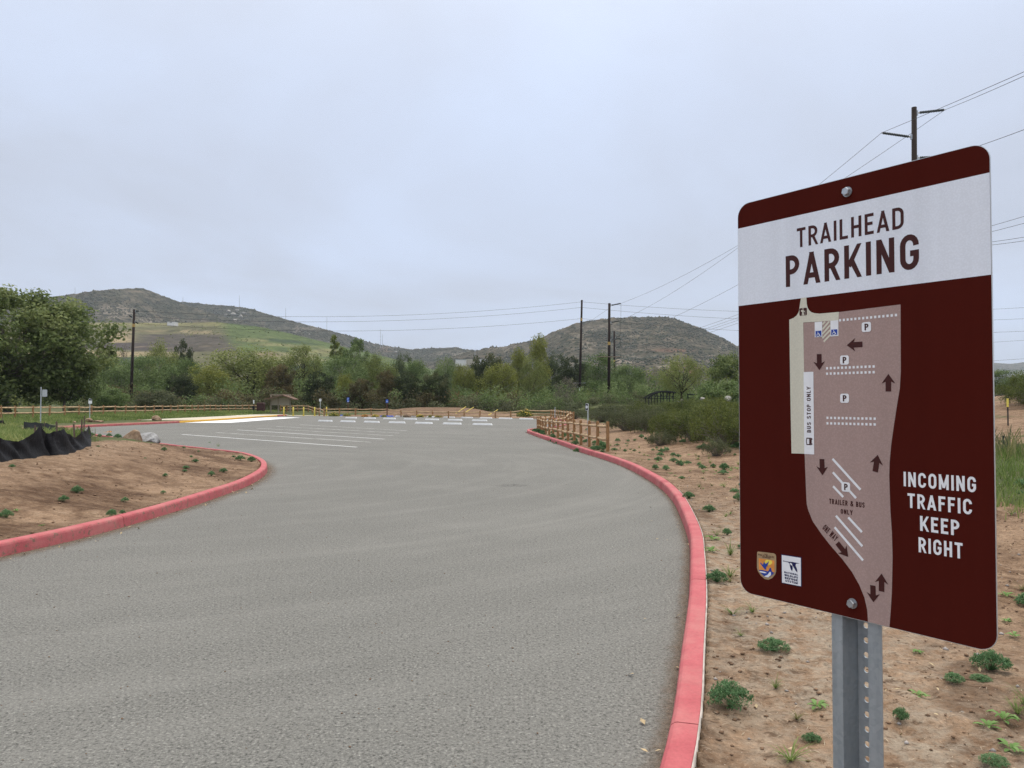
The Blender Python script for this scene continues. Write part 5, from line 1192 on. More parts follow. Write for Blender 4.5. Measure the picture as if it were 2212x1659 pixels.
# u-channel post: flanges against the sign, holed web behind
UH = .024
def u_post(height_, uc):
    mb = MB(); D = .036; fw = .022; ww = .030; th = .003; wi = uc - ww / 2; we = uc + ww / 2; y0 = .0035
    def slab(pts): # profile strip in (u, y), extruded in z with thickness
        for (a, b) in zip(pts[:-1], pts[1:]):
            d = (b[0] - a[0], b[1] - a[1]); l = math.hypot(*d); nn = (-d[1] / l * th, d[0] / l * th)
            q = [a, b, (b[0] + nn[0], b[1] + nn[1]), (a[0] + nn[0], a[1] + nn[1])]
            V = [(x, y, -.35) for x, y in q] + [(x, y, height_) for x, y in q]
            mb.add(V, [(0, 1, 2, 3), (7, 6, 5, 4), (0, 4, 5, 1), (1, 5, 6, 2), (2, 6, 7, 3), (3, 7, 4, 0)])
    slab([(wi - fw - .008, y0 + .004), (wi - .008, y0 + .001)]); slab([(wi - .008, y0 + .001), (wi, y0 + D)]); slab([(we, y0 + D), (we + .008, y0 + .001)]); slab([(we + .008, y0 + .001), (we + fw + .008, y0 + .004)])
    # web with a row of holes, one per cell
    n8 = 12; cell = .0254; r = .0052; z = -.35
    while z < height_ - cell:
        for yy, rev in ((y0 + D - .001, 0), (y0 + D + .002, 1)):
            cz = z + cell / 2; C_ = [(uc + r * math.cos(2 * math.pi * k / n8 + .2618), yy, cz + r * math.sin(2 * math.pi * k / n8 + .2618)) for k in range(n8)]
            O_ = [(we, yy, cz + cell / 2), (wi, yy, cz + cell / 2), (wi, yy, cz - cell / 2), (we, yy, cz - cell / 2)]
            base = len(mb.v); mb.v += C_ + O_
            for s in range(4):
                c4 = [(10 + 3 * s + j) % n8 for j in range(4)]
                mb.f.append((base + n8 + (s + 3) % 4, base + n8 + s, base + c4[3], base + c4[2], base + c4[1], base + c4[0]))
        b2 = len(mb.v); cz = z + cell / 2
        for yy in (y0 + D - .001, y0 + D + .002): mb.v += [(uc + r * math.cos(2 * math.pi * k / n8 + .2618), yy, cz + r * math.sin(2 * math.pi * k / n8 + .2618)) for k in range(n8)]
        for k in range(n8): mb.f.append((b2 + k, b2 + (k + 1) % n8, b2 + n8 + (k + 1) % n8, b2 + n8 + k))
        z += cell
    return mb
uc = (S(z6(1178, 580))[0] + S((1832, 415))[0]) / 2
u_post(top - .06, uc).build('post', M['galv'], sign)
for p in ((1832, 415), (1843, 1303)):
    c = S(p); mb = MB(); r = .0072
    mb.add([(c[0] + r * 1.25 * math.cos(k * math.pi / 6), -.0024, c[1] + r * 1.25 * math.sin(k * math.pi / 6)) for k in range(12)] + [(c[0] + r * 1.2 * math.cos(k * math.pi / 6), -.0036, c[1] + r * 1.2 * math.sin(k * math.pi / 6)) for k in range(12)], [(k, (k + 1) % 12, 12 + (k + 1) % 12, 12 + k) for k in range(12)] + [tuple(range(12, 24))])
    hx = [(c[0] + r * math.cos(k * math.pi / 3 + .3), c[1] + r * math.sin(k * math.pi / 3 + .3)) for k in range(6)]; h2 = [(c[0] + r * .86 * math.cos(k * math.pi / 3 + .3), c[1] + r * .86 * math.sin(k * math.pi / 3 + .3)) for k in range(6)]
    mb.add([(a, -.0036, b) for a, b in hx] + [(a, -.0092, b) for a, b in hx] + [(a, -.0104, b) for a, b in h2], [(k, (k + 1) % 6, 6 + (k + 1) % 6, 6 + k) for k in range(6)] + [(6 + k, 6 + (k + 1) % 6, 12 + (k + 1) % 6, 12 + k) for k in range(6)] + [tuple(range(12, 18))])
    mb.build('bolt', M['hardware'], sign)
# ------------------------------------------------------------------ rail fences
POST_ME = {}
def post_mesh(k):
    if k not in POST_ME:
        mb = MB(); r = .078; mb.tube([(0, 0, -.3), (0, 0, .96), (0, 0, 1.0)], [r, r, r * .82], 9); POST_ME[k] = mb.mesh('post', M['wood_post'])
    return POST_ME[k]
RAIL_ME = []
for q in range(3):
    mb = MB(); rs = random.Random(q); r = .062
    mb.tube([(x / 6, rs.uniform(-1, 1) * .012, -.035 * math.sin(math.pi * x / 6) * (q * .7) + rs.uniform(-1, 1) * .008) for x in range(7)], [r * rs.uniform(.85, 1.1) for _ in range(7)], 7); RAIL_ME.append(mb.mesh('rail', M['wood_rail'], True))
def fence(label, posts, rails=(.84, .42), width=1.0):
    """posts: [(x, y, height above ground)]"""
    root = thing('rail_fence', label, 'fence', (posts[0][0], posts[0][1], Hz(posts[0][0], posts[0][1])))
    o = Vector(root.location); prev = None
    for i, (x, y, h) in enumerate(posts):
        z = Hz(x, y); b = Vector((x, y, z)) - o
        p = link('post', post_mesh(0), root, b, (rnd.uniform(-.015, .015), rnd.uniform(-.015, .015), rnd.uniform(0, 6)), (width, width, h))
        if prev is not None:
            for f in rails:
                a = prev[0] + Vector((0, 0, prev[1] * f)); e = b + Vector((0, 0, h * f)); d = e - a
                link('rail', RAIL_ME[rnd.randrange(3)], root, a, (0, -math.asin(d.z / d.length), math.atan2(d.y, d.x)), (d.length, width, width))
        prev = (b, h)
    return root
zp = Zm(1950, 1550, 500)
near = []
for x, t, b in ((1960, 485, 1010), (1785, 478, 968), (1637, 470, 934), (1495, 460, 897), (1378, 453, 856), (1268, 447, 824), (1173, 442, 796), (1090, 445, 770), (1010, 425, 745), (940, 428, 722), (882, 430, 704), (832, 425, 688), (795, 415, 672), (768, 406, 660), (740, 400, 650)):
    g = G(*zp(x, b)); near.append((g.x, g.y, at(*zp(x, t), g.y).z - g.z))
fence('wooden rail fence beside the right red kerb, nearest of the fences', near, width=.68)
cx_, cy_ = near[-1][0], near[-1][1]
side = [(near[-1][0] + .18, near[-1][1] + .6, .8)]
for k in range(1, 9): side.append((cx_ + (4.7 - cx_) * k / 8 + .1, cy_ + (62 - cy_) * k / 8, .80))
fence('rail fence running away from the near fence corner to the right', side, width=.75)
back = [(5.0, 62.6, .8)] + [(5.0 - .9 * k / 8, 62.6 + 17.6 * k / 8, .84) for k in range(1, 9)]
z14 = Zm(1400, 1500, 600); z10 = Zm(1000, 1500, 500)
for x in (815,): pass
far_px = [zp(545, 410), zp(270, 418)] + [z14(x, b) for x, b in ((2030, 530), (1805, 526), (1577, 522), (1350, 524), (1120, 512), (890, 510), (662, 506), (458, 500), (228, 496), (5, 497))] + [z10(x, b) for x, b in ((1765, 592), (1490, 584), (1222, 577))]
pts = []
for q in far_px:
    g = flat(*q, 0.115); d = min(max(g.y, 82), 96); pts.append(((q[0] - CX) / FV * d, d, .88))
fence('long rail fence along the far edge, in front of the dirt heap', back + pts)
plz = [(700.5, 93.5), (690, 97), (683, 101), (675, 104), (666, 107), (656, 108), (643, 108), (632, 107), (620, 106), (606, 107)]
fence('curved rail fence behind the yellow bollards', [((q - CX) / FV * d, d, .92) for q, d in plz])
lf = [(-38.6, 40, 1.02), (-38.7, 43.2, 1.02), (-38.7, 46.4, 1.0), (-38.7, 49.4, 1.0), (-38.6, 52.3, 1.0), (-38.6, 55.2, 1.0), (-38.6, 58.1, 1.0)] + [((q - CX) / FV * d, d, .98) for q, d in ((33, 60.4), (72, 62.6), (107.6, 64.6), (140.6, 66.8), (171, 68.9), (198, 70.9), (223.6, 73.0), (249, 75.2), (271.7, 77.2), (293.4, 79.2), (313.9, 81.2), (332.8, 83.2), (351, 85.4), (369, 87.6), (384.4, 89.7), (400, 91.9), (415, 94.1), (428, 96.2), (442, 98.4), (454.3, 100.4), (466, 102.2), (477.6, 104.0), (494, 106.4), (509, 108), (523.6, 109), (538, 109.6), (550, 109.8), (564, 110))]
fence('long wooden rail fence at the left in front of the big tree', lf)

# ------------------------------------------------------------------ utility poles and wires
def arm(root, a, b, r=.045, sheds=True):
    a, b = Vector(a), Vector(b); mb = MB(); n = 15 if sheds else 2
    path = []; rr = []
    for i in range(n * 2 + 1):
        f = i / (n * 2); path.append(a.lerp(b, .1 + .86 * f)); rr.append(r * (1.35 if i % 2 else .8) if sheds else r)
    mb.tube(path, rr, 7); ins = mb.build('insulator_arm', M['insulator'], root)
    mb = MB(); d = (b - a).normalized(); mb.tube([a, a.lerp(b, .11)], r * .7, 6); mb.tube([a.lerp(b, .955), b], r * .6, 6); mb.box((a.x + d.x * .02, a.y + d.y * .02, a.z), (.10, .12, .34), math.atan2(d.y, d.x)); mb.build('bracket', M['hardware'], ins); return b
def pole(label, bx, tx, d, r0, r1, arms, band=None, cross=None, name='utility_pole'):
    """bx, tx: frame points of foot and top; arms: [(frame y on the pole, frame tip point)]"""
    p = at(*bx, d); zt = at(*tx, d); zg = Hz(p.x, d)
    root = thing(name, label, 'pole', (p.x, d, zg)); loc = Vector(root.location); top_ = zt - loc
    mb = MB(); mb.tube([(0, 0, -1), tuple(top_ * .5 + Vector((.02, 0, 0))), tuple(top_)], [r0, (r0 + r1) / 2, r1], 12); mb.build('shaft', M['pole_wood'], root, True)
    tips = []
    for vy, tip in arms:
        f = (at(tx[0], vy, d).z - zg) / top_.z; a = top_ * f; b = at(*tip, d) - loc
        a = a + Vector((math.copysign(r1 * 1.05, b.x - a.x), 0, 0)); tips.append(arm(root, a, b, r1 * .46) + loc)
    if band:
        f = (at(tx[0], band, d).z - zg) / top_.z; c = top_ * f; rr = r0 + (r1 - r0) * f + .012
        mb = MB(); mb.tube([c - Vector((0, 0, .25)), c + Vector((0, 0, .25))], rr, 12); mb.build('marker_band', M['flower_band'], root)
    ct = []
    if cross:
        vy, x0, x1, tilt = cross; z = at(tx[0], vy, d).z - zg; f = z / top_.z; c = top_ * f
        a = at(x0, vy - tilt, d) - loc; b = at(x1, vy + tilt, d) - loc; a.y = b.y = -r0 - .05
        mb = MB(); mb.tube([a, b], .07, 4); arm_ = mb.build('crossarm', M['crossarm'], root)
        for f in (.03, .36, .64, .97):
            q = a.lerp(b, f); mb = MB(); mb.tube([q, q + Vector((0, 0, .12)), q + Vector((0, 0, .2)), q + Vector((0, 0, .28))], [.02, .03, .06, .03], 7); mb.build('insulator', M['insulator'], arm_)
            ct.append(q + loc + Vector((0, 0, .28)))
    return root, tips, ct, loc + top_
M['flower_band'] = mottled('yellow_marker_band', (0.45, 0.30, 0.10), 0.7, 0.2, 10)
M['crossarm'] = mottled('weathered_crossarm', (0.16, 0.12, 0.095), 0.8, 0.3, 10)
zq = Zm(2200, 1150, 500, 1508.0); z7 = Zm(3200, 200, 832)
P_near, t_near, c_near, top_near = pole('dark wooden utility pole with two insulator arms rising behind the map sign', (1976, 905), (1974.6, 232), 52, .20, .165, [(244, z7(1385, 618)), (296, z7(722, 858)), (341, (2046, 338))], cross=(548, 1952, 1998, 3))
P_mid, t_mid, c_mid, top_mid = pole('tallest dark pole with three insulator arms and a crossarm, right of the ringed pole', zq(593, 1420), zq(601, 133), 121, .26, .19, [(660, zq(740, 133)), (697, zq(727, 340)), (735, zq(737, 545))], band=742, cross=(771, zq(462, 768)[0], zq(742, 768)[0], 0))
P_rear, t_rear, c_rear, top_rear = pole('thinner dark pole seen just right of the tallest pole', zq(663, 1330), zq(660, 465), 178, .28, .2, [(729, zq(733, 520)), (752, zq(731, 650)), (776, zq(735, 775))], band=780, cross=(801, zq(575, 935)[0], zq(770, 935)[0], 0))
P_ring, t_ring, c_ring, top_ring = pole('armless dark pole carrying a black cable ring near its foot', zq(243, 1430), zq(275, 95), 138, .25, .17, [], band=690)
z51 = Zm(0, 1050, 700, 1936.0)
P_left, t_left, c_left, top_left = pole('dark utility pole at the left with three short arms, behind the rail fence', z51(1420, 1530), z51(1462, 465), 124, .26, .18, [(672, z51(1516, 482)), (686, z51(1408, 535)), (695, z51(1507, 619))], band=681 + 22)
# ring and bracket on the ringed pole
pr = Vector(P_ring.location); c = at(*zq(246, 1170), 138) - pr; mb = MB(); R_ = .62
mb.tube([c + Vector((R_ * 1.05 * math.cos(k * math.pi / 10), -.38, R_ * math.sin(k * math.pi / 10))) for k in range(21)], .06, 6); mb.build('cable_ring', M['wire'], P_ring)
mb = MB(); mb.box((c.x, -.36, c.z + .62), (.75, .05, .07)); mb.box((c.x, -.36, c.z - .62), (.85, .05, .07)); mb.box((c.x, -.36, c.z), (.08, .05, 1.3)); mb.tube([(c.x, -.42, c.z - .15), (c.x, -.42, c.z + .15)], .17, 8)
mb.build('ring_bracket', M['white_sign'], P_ring)
mb = MB(); w_ = at(*zq(190, 1080), 138) - pr; e_ = at(*zq(308, 1080), 138) - pr
mb.box((w_.x, -.3, w_.z), (.5, .06, .08)); mb.box((e_.x, -.3, e_.z), (.5, .06, .08)); mb.box(((w_.x + e_.x) / 2, -.3, w_.z), (abs(e_.x - w_.x), .03, .03)); mb.build('standoff_bracket', M['hardware'], P_ring)
def wire(label, a, b, sag, r=.022, group=None, n=22, name='power_line'):
    a, b = Vector(a), Vector(b); pts = [a.lerp(b, i / n) - Vector((0, 0, sag * 4 * (i / n) * (1 - i / n))) for i in range(n + 1)]
    o = MB().tube([p - a for p in pts], r, 4, False).build(name, M['wire']); o.location = a
    return tag(o, label, 'wire', group)
for k, (a, b) in enumerate(zip([t_near[0], t_near[1], t_near[2]], [t_mid[0], t_mid[1], t_mid[2]])):
    wire('%s wire sagging from the pole behind the map sign to the tallest pole' % ('uppermost', 'second', 'third')[k], a, b, 1.3, .016, 'transmission wires to the tallest pole')
for k, (a, e) in enumerate(zip(t_near, [(2212, 157), (2212, 148), (2212, 273)])):
    d2 = 34; b = at(*e, d2); ext = Vector(a) + (b - Vector(a)) * 2.2
    wire('%s wire leaving the pole behind the map sign towards the upper right corner' % ('upper arm', 'left arm', 'hidden lowest arm')[k], a, ext, .15, .014, 'transmission wires at the upper right')
for k, (a, b) in enumerate(zip(t_mid, t_rear)): wire('%s wire from the tallest pole back to the thinner pole' % ('top', 'middle', 'bottom')[k], a, b, .5, .02, 'wires between tallest and thinner pole')
for k, (a, b) in enumerate(zip(c_mid, c_near)): wire('%s thin wire from the crossarm of the tallest pole to behind the map sign' % ('first', 'second', 'third', 'fourth')[k], a, b, .9, .013, 'crossarm wires')
for k, (a, e) in enumerate(zip(c_near, [(2212, 455), (2212, 470), (2212, 500), (2212, 508)])):
    b = at(*e, 40); wire('%s of four thin wires right of the map sign at its title band' % ('topmost', 'second', 'third', 'lowest')[k], a, Vector(a) + (b - Vector(a)) * 2.0, .3, .011, 'wires right of the sign')
for k, (yr, yl, yn) in enumerate(((652, 0, (1591, 672)), (664, 1, (1591, 683)), (688, 2, (1591, 699)))):
    a = at(1256.5, yr, 138); wire('%s of three wires from the ringed pole to the left utility pole' % ('upper', 'middle', 'lower')[k], a, t_left[k], 1.7, .019, 'wires between ringed pole and left pole')
    b = at(*yn, 132); wire('%s of three wires from the ringed pole running right behind the map sign' % ('upper', 'middle', 'lower')[k], a, Vector(a) + (at((2212), (646, 670, 697)[k], 126) - Vector(a)) * 1.25, 2.2, .019, 'wires from ringed pole to the right')
for k, yv in enumerate((732, 772)): wire('%s of two faint wires low in the sky right of the map sign' % ('upper', 'lower')[k], at(1900, yv + 22, 150), at(2900, yv - 48, 150), .3, .02, 'faint low wires')
for k, (bp, vy) in enumerate(((z14(1445, 505), 666), (z14(1560, 505), 700), (z14(1930, 525), 745))):
    d = 96 if k < 2 else 93; a = at(*bp, d); a.z = Hz(a.x, d); f = at(1316, vy, 121)
    w_ = wire('%s guy wire slanting from the ground up to the tallest pole' % ('left', 'middle', 'right')[k], a, f, 0.0, .014, 'guy wires', 2, 'guy_wire')
    u = (f - a).normalized(); o = MB().tube([(0, 0, 0), tuple(u * 2.1)], .04, 8).build('guy_guard', M['yellow_post']); o.location = a + Vector((0, -.02, .0))
    tag(o, '%s of three leaning yellow guy guards behind the far fence' % ('leftmost', 'middle', 'rightmost')[k], 'guy guard', 'yellow guy guards')

# ridge-top line poles and small buildings far away
for vx, vb, vt, D, lb in ((162, 640, 621, 1480, 'thin pole on the left skyline above the big tree'), (395, 655, 641, 1950, 'thin pole in the dip right of the rounded summit'), (517, 664, 638, 1950, 'tallest thin pole on the long ridge, above white rocks'), (617, 691, 665, 1950, 'thin ridge pole crossed by the upper wire'), (706, 712, 684, 1950, 'thin ridge pole where the wires meet the slope'), (822, 746, 711, 1900, 'lower thin ridge pole, taller of a pair'), (826, 746, 722, 1900, 'lower thin ridge pole, shorter of a pair'), (1026, 775, 754, 930, 'thin pole beside the far white buildings')):
    a, b = at(vx, vb + 6, D), at(vx, vt, D); mb = MB(); mb.tube([(0, 0, 0), (0, 0, b.z - a.z)], [.42 * D / 1500, .3 * D / 1500], 6); h = b.z - a.z; mb.box((0, 0, h * .6), (3.2, .3, .35)); mb.box((0, 0, h * .8), (2.0, .3, .3))
    o = mb.build('line_pole', M['hardware']); o.location = a; tag(o, lb, 'pole', 'thin line poles on the ridges')
def building(label, vx0, vx1, vt, vb, D, mat, name='building', win=3):
    a, b = at(vx0, vb, D), at(vx1, vt, D); w = b.x - a.x; h = b.z - a.z; r = thing(name, label, 'building', (a.x, D, a.z - 3))
    MB().box((w / 2, 5, (h + 3) / 2), (w, 10, h + 3)).build('wall', M[mat], r)
    mb = MB(); mb.add([(-.3, -.3, h + 3), (w + .3, -.3, h + 3), (w + .3, 10.3, h + 3), (-.3, 10.3, h + 3), (-.3, 5, h + 3 + h * .12), (w + .3, 5, h + 3 + h * .12)], [(0, 1, 5, 4), (2, 3, 4, 5), (0, 4, 3), (1, 2, 5), (0, 3, 2, 1)]); mb.build('roof', M['building_white'], r)
    for k in range(win): MB().box((w * (k + .5) / win, -.03, 3 + h * .45), (w / win * .35, .05, h * .3)).build('window', M['dark_glass'], r)
z3_ = Zm(1800, 1150, 1100)
building('long white building at the foot of the far slope, left of the tank', 984, 1006, 776.5, 783, 640, 'building_white', win=0)
building('white building at the foot of the far slope, right of the tank', 1031, 1048, 776, 783, 640, 'building_white', win=0)
a = at(1020, 783, 640); r_ = thing('storage_tank', 'round beige storage tank with dark rim between the far white buildings', 'tank', (a.x, 640, a.z - 2))
MB().tube([(0, 0, 0), (0, 0, 5.0)], 4.6, 20).build('tank_wall', M['building_beige'], r_); MB().tube([(0, 0, 5.0), (0, 0, 5.5)], 4.7, 20).build('rim', M['dark_steel'], r_)
building('small white shed on top of the grassy terraces', 361, 377, 695, 698, 905, 'building_white', 'shed', 1)

# ------------------------------------------------------------------ kiosk, bin, bollards, small signs
KD = 104.0; kx = lambda v: (v - CX) / FV * KD
zg = Hz(kx(606), KD); r_ = thing('kiosk', 'roofed notice kiosk with blank beige boards and a brown gable roof', 'kiosk', (kx(606), KD, zg)); L0 = kx(606)
for vx, dy in ((585.5, 0), (601.5, .0), (627, 0)): MB().box((kx(vx) - L0, dy, 1.15), (.15, .15, 2.5)).build('post', M['kiosk_post'], r_)
for a, b in ((586.7, 600.4), (602.6, 625.8)): MB().box(((kx(a) + kx(b)) / 2 - L0, .02, 1.56), (kx(b) - kx(a), .06, .98)).build('notice_board', M['kiosk_panel'], r_)
zr = at(606, 862, KD).z - zg; zk = at(606, 852.5, KD).z - zg; mb = MB(); x0, x1, xm = kx(575.8) - L0, kx(640.8) - L0, kx(615) - L0
for (xa, za, xb, zb_) in ((x0, zr, xm, zk), (xm, zk, x1, zr)):
    for (ya, yb) in ((-1.2, 1.0),): mb.add([(xa, ya, za), (xb, ya, zb_), (xb, yb, zb_), (xa, yb, za), (xa, ya, za - .1), (xb, ya, zb_ - .1), (xb, yb, zb_ - .1), (xa, yb, za - .1)], [(0, 1, 2, 3), (7, 6, 5, 4), (0, 4, 5, 1), (1, 5, 6, 2), (2, 6, 7, 3), (3, 7, 4, 0)])
rf_ = mb.build('roof', M['roof'], r_)
for k in range(5): mb = MB(); y = -1.1 + k * .5; mb.tube([(x0 + .1, y, zr - .14), (xm, y, zk - .14), (x1 - .1, y, zr - .14)], .04, 4); mb.build('rafter', M['kiosk_post'], rf_)
MB().box((0, 0, 2.45), (x1 - x0 - 1.3, .12, .14)).build('beam', M['kiosk_post'], r_)
BD = 106.0; bx_ = (564 - CX) / FV * BD; r_ = thing('trash_bin', 'dark brown litter bin beside the end of the left rail fence', 'bin', (bx_, BD, Hz(bx_, BD)))
MB().box((0, 0, .55), (.95, .7, 1.1)).build('body', M['bin'], r_); mb = MB(); mb.add([(-.5, -.4, 1.1), (.5, -.4, 1.1), (.5, .4, 1.1), (-.5, .4, 1.1), (-.4, -.3, 1.25), (.4, -.3, 1.25), (.4, .3, 1.25), (-.4, .3, 1.25)], [(0, 1, 5, 4), (1, 2, 6, 5), (2, 3, 7, 6), (3, 0, 4, 7), (4, 5, 6, 7), (3, 2, 1, 0)]); mb.build('lid', M['bin'], r_)
bx_ = (548.8 - CX) / FV * 105; r_ = thing('dog_bag_post', 'post with white sign and dispenser left of the litter bin', 'sign', (bx_, 105, Hz(bx_, 105)))
MB().box((0, 0, .8), (.08, .08, 1.7)).build('post', M['black_sign'], r_); MB().box((-.02, -.06, 1.35), (.18, .03, .5)).build('panel', M['white_sign'], r_); MB().box((0, -.1, .5), (.28, .2, .5)).build('dispenser', M['black_sign'], r_)
ords = ('first', 'second', 'third', 'fourth', 'fifth')
mb = MB(); mb.tube([(0, 0, -.2), (0, 0, 1.02), (0, 0, 1.09), (0, 0, 1.12)], [.085, .085, .07, .03], 14); bol = mb.mesh('tube', M['yellow_post'], True)
cap_ = MB().tube([(0, 0, .0), (0, 0, .05)], .15, 14).mesh('base_collar', M['yellow_post'])
for k, x in enumerate((523, 687, 867, 1060, 1266)):
    p = flat(*z10(x, 612), 0.02); p.y = 96.2; p.x = (z10(x, 612)[0] - CX) / FV * 96.2
    r_ = thing('bollard', '%s yellow bollard from the left at the plaza entrance' % ords[k], 'bollard', (p.x, p.y, .01), 0, 'yellow bollards'); link('tube', bol, r_); link('base_collar', cap_, r_)
def small_sign(label, vx, vbase, d, panels, post='grey_post', ptop=2.2, pr=.03, yaw=0.0, name='sign_post'):
    x = (vx - CX) / FV * d; r = thing(name, label, 'sign', (x, d, Hz(x, d)), yaw)
    MB().tube([(0, 0, -.2), (0, 0, ptop)], pr, 8).build('post', M[post], r)
    for (dx, z0, z1, w, mat) in panels:
        pn = MB(); pn.add([(a, b, c) for b in (-pr - .012, -pr) for a, c in rrect(dx - w / 2, dx + w / 2, z0, z1, min(w, z1 - z0) * .12, 3)], [tuple(range(16)), tuple(range(31, 15, -1))] + [(i, 16 + i, 16 + (i + 1) % 16, (i + 1) % 16) for i in range(16)])
        q = pn.build('panel', M[mat], r)
        yield_ = q; PANELS.append((q, dx, z0, z1, w, pr))
    return r
PANELS = []
def d_z(vy, d, x): return EYE - (vy - 870) / FV * d - Hz(x, d)
d = 100; x = (752 - CX) / FV * d
small_sign('tall blue accessible parking sign with two panels on a brown post', 752, 894, 100, [(0, d_z(863.6, d, x), d_z(858.7, d, x), .31, 'blue_sign'), (0, d_z(868.6, d, x), d_z(863.9, d, x), .31, 'blue_sign')], 'brown_post', 2.3, .06)
d = 92; x = (836.3 - CX) / FV * d
small_sign('shorter blue accessible parking sign on a brown post, right of the other', 836.3, 897, 92, [(0, d_z(870.3, d, x), d_z(863.2, d, x), .29, 'blue_sign')], 'brown_post', 2.0, .06)
for q, dx, z0, z1, w, pr_ in PANELS:
    if z1 - z0 > .3 or True:
        mb = MB(); s = min(w, z1 - z0) * .8; f = lambda a, b: (dx - s / 2 + a * s, z0 + (z1 - z0 - s) / 2 + b * s); y = -pr_ - .016
        for k, st in enumerate(([(.40, .62), (.42, .46), (.66, .46), (.74, .2), (.86, .22)], [(.42, .58), (.62, .57)], arc(.44, .30, .2, .2, 120, 372, 12))): ribbon(mb, st, .10, f, y - .0005 * k)
        mb.add([(f(.41 + .09 * math.cos(i * .785), .8)[0], y, f(.4, .8 + .09 * math.sin(i * .785))[1]) for i in range(8)], [tuple(range(8))]); mb.build('wheelchair_symbol', M['sg_wprint'], q)
PANELS = []
d = 101; x = (692 - CX) / FV * d
small_sign('small white notice on a grey post behind the fourth and fifth bollards', 692, 888, 101, [(0, d_z(867, d, x), d_z(861.5, d, x), .30, 'white_sign')], 'grey_post', d_z(861, d, x), .045)
q, dx, z0, z1, w, pr_ = PANELS[0]; mb = MB(); y = -pr_ - .016; c_ = (z0 + z1) / 2 + .03
ribbon(mb, [(dx - .05, c_ - .05), (dx + .02, c_ + .07), (dx + .05, c_ - .06)], .03, lambda a, b: (a, b), y); mb.build('notice_print', M['black_sign'], q)
d = 56; x = (88.5 - CX) / FV * d; PANELS = []
small_sign('tall grey sign post at the left, its panel seen from behind', 88.5, 908, 56, [(.23, d_z(857, d, x), d_z(841.5, d, x), .34, 'grey_post')], 'grey_post', d_z(836, d, x), .04, .9)
d = 63; x = (194.5 - CX) / FV * d; PANELS = []
small_sign('narrow white sign on a thin post behind the left rocks', 194.5, 896, 63, [(0, d_z(872, d, x), d_z(862, d, x), .30, 'white_sign')], 'grey_post', d_z(860.5, d, x), .035, 1.05)
q, dx, z0, z1, w, pr_ = PANELS[0]; mb = MB(); mb.box((dx, -pr_ - .014, z1 - .07), (w * .9, .004, .10)); mb.build('dark_print', M['black_sign'], q)
p = G(*zp(1616, 905)); d = p.y; z0 = at(1270, 886.5, d).z - p.z; z1 = at(1270, 871.8, d).z - p.z; PANELS = []
small_sign('one way arrow sign on a thin grey post beside the near rail fence', p.x / d * FV + CX, 962, d, [(-.02, z0, z1, .17, 'white_sign')], 'grey_post', z1 - .02, .022, -1.0)
q, dx, z0, z1, w, pr_ = PANELS[0]
for nm, mt, s, y in (('black_face', 'black_sign', .012, .0145),): MB().add([(a, -pr_ - y, b) for a, b in rrect(dx - w / 2 + s, dx + w / 2 - s, z0 + s, z1 - s, .012, 3)], [tuple(range(16))]).build(nm, M[mt], q)
c_ = (z0 + z1) / 2; mb = MB(); mb.add([(dx + a, -pr_ - .0165, c_ + b) for a, b in ((-.065, 0), (-.01, .075), (-.01, .04), (.06, .04), (.06, -.04), (-.01, -.04), (-.01, -.075))], [tuple(range(7))]); mb.build('arrow', M['sg_wprint'], q)
lettering('ONE WAY', (dx + -.005, c_ - .011), (1, 0), (0, 1), .058, .022, 1, M['black_sign'], parent=q, y0=-pr_ - .0172)
x = (1198.8 - CX) / FV * 66; o = MB().tube([(0, 0, -.2), (0, 0, d_z(879, 66, x))], .035, 8).build('marker_post', M['grey_post']); o.location = (x, 66, Hz(x, 66)); tag(o, 'pale marker post behind the right fence corner', 'post')
for k, (vx, vt, vb) in enumerate(((2176.6, 861, 905), (2165.7, 941, 963))):
    d = (30, 19.5)[k]; x = (vx - CX) / FV * d; zt_ = at(vx, vt, d).z; g = Hz(x, d); r_ = thing('fence_stake', ('dark metal stake with pale yellow top right of the map sign', 'short dark stake in the grass right of the map sign')[k], 'stake', (x, d, g))
    h = zt_ - g; mb = MB(); mb.box((0, 0, h / 2 - .1), (.045, .012, h + .2)); mb.box((0, .02, h / 2 - .1), (.012, .04, h + .2)); mb.build('stake', M['dark_steel'], r_)
    if not k: MB().box((0, 0.01, h - .16), (.05, .06, .33)).build('tip', M['yellow_post'], r_)
mb = MB(); mb.box((0, 0, .35), (.05, .05, .9)); st_ = mb.mesh('stake', M['stake']); tp_ = MB().box((0, 0, .86), (.07, .07, .16)).mesh('tip', M['white_sign'])
for k, vx in enumerate((1330, 1343, 1356, 1370, 1386, 1401, 1418, 1436, 1456, 1476)):
    d = 68 - k * 1.2; x = (vx - CX) / FV * d; z = at(vx, 884.5, d).z - .94; r_ = thing('marker_stake', '%s white-topped stake from the left in the row across the rise' % ('first', 'second', 'third', 'fourth', 'fifth', 'sixth', 'seventh', 'eighth', 'ninth', 'tenth')[k], 'stake', (x, d, z), 0, 'white-topped stakes on the rise'); link('stake', st_, r_); link('tip', tp_, r_)

p = MB().tube([(29 + k * 3, 52 + k * .4 + .3 * math.sin(k), Hz(29 + k * 3, 52 + k * .4 + .3 * math.sin(k)) + .04) for k in range(12)], .07, 6).build('drain_pipe', M['dark_steel']); tag(p, 'long dark pipe lying along the top of the bank right of the map sign', 'pipe')
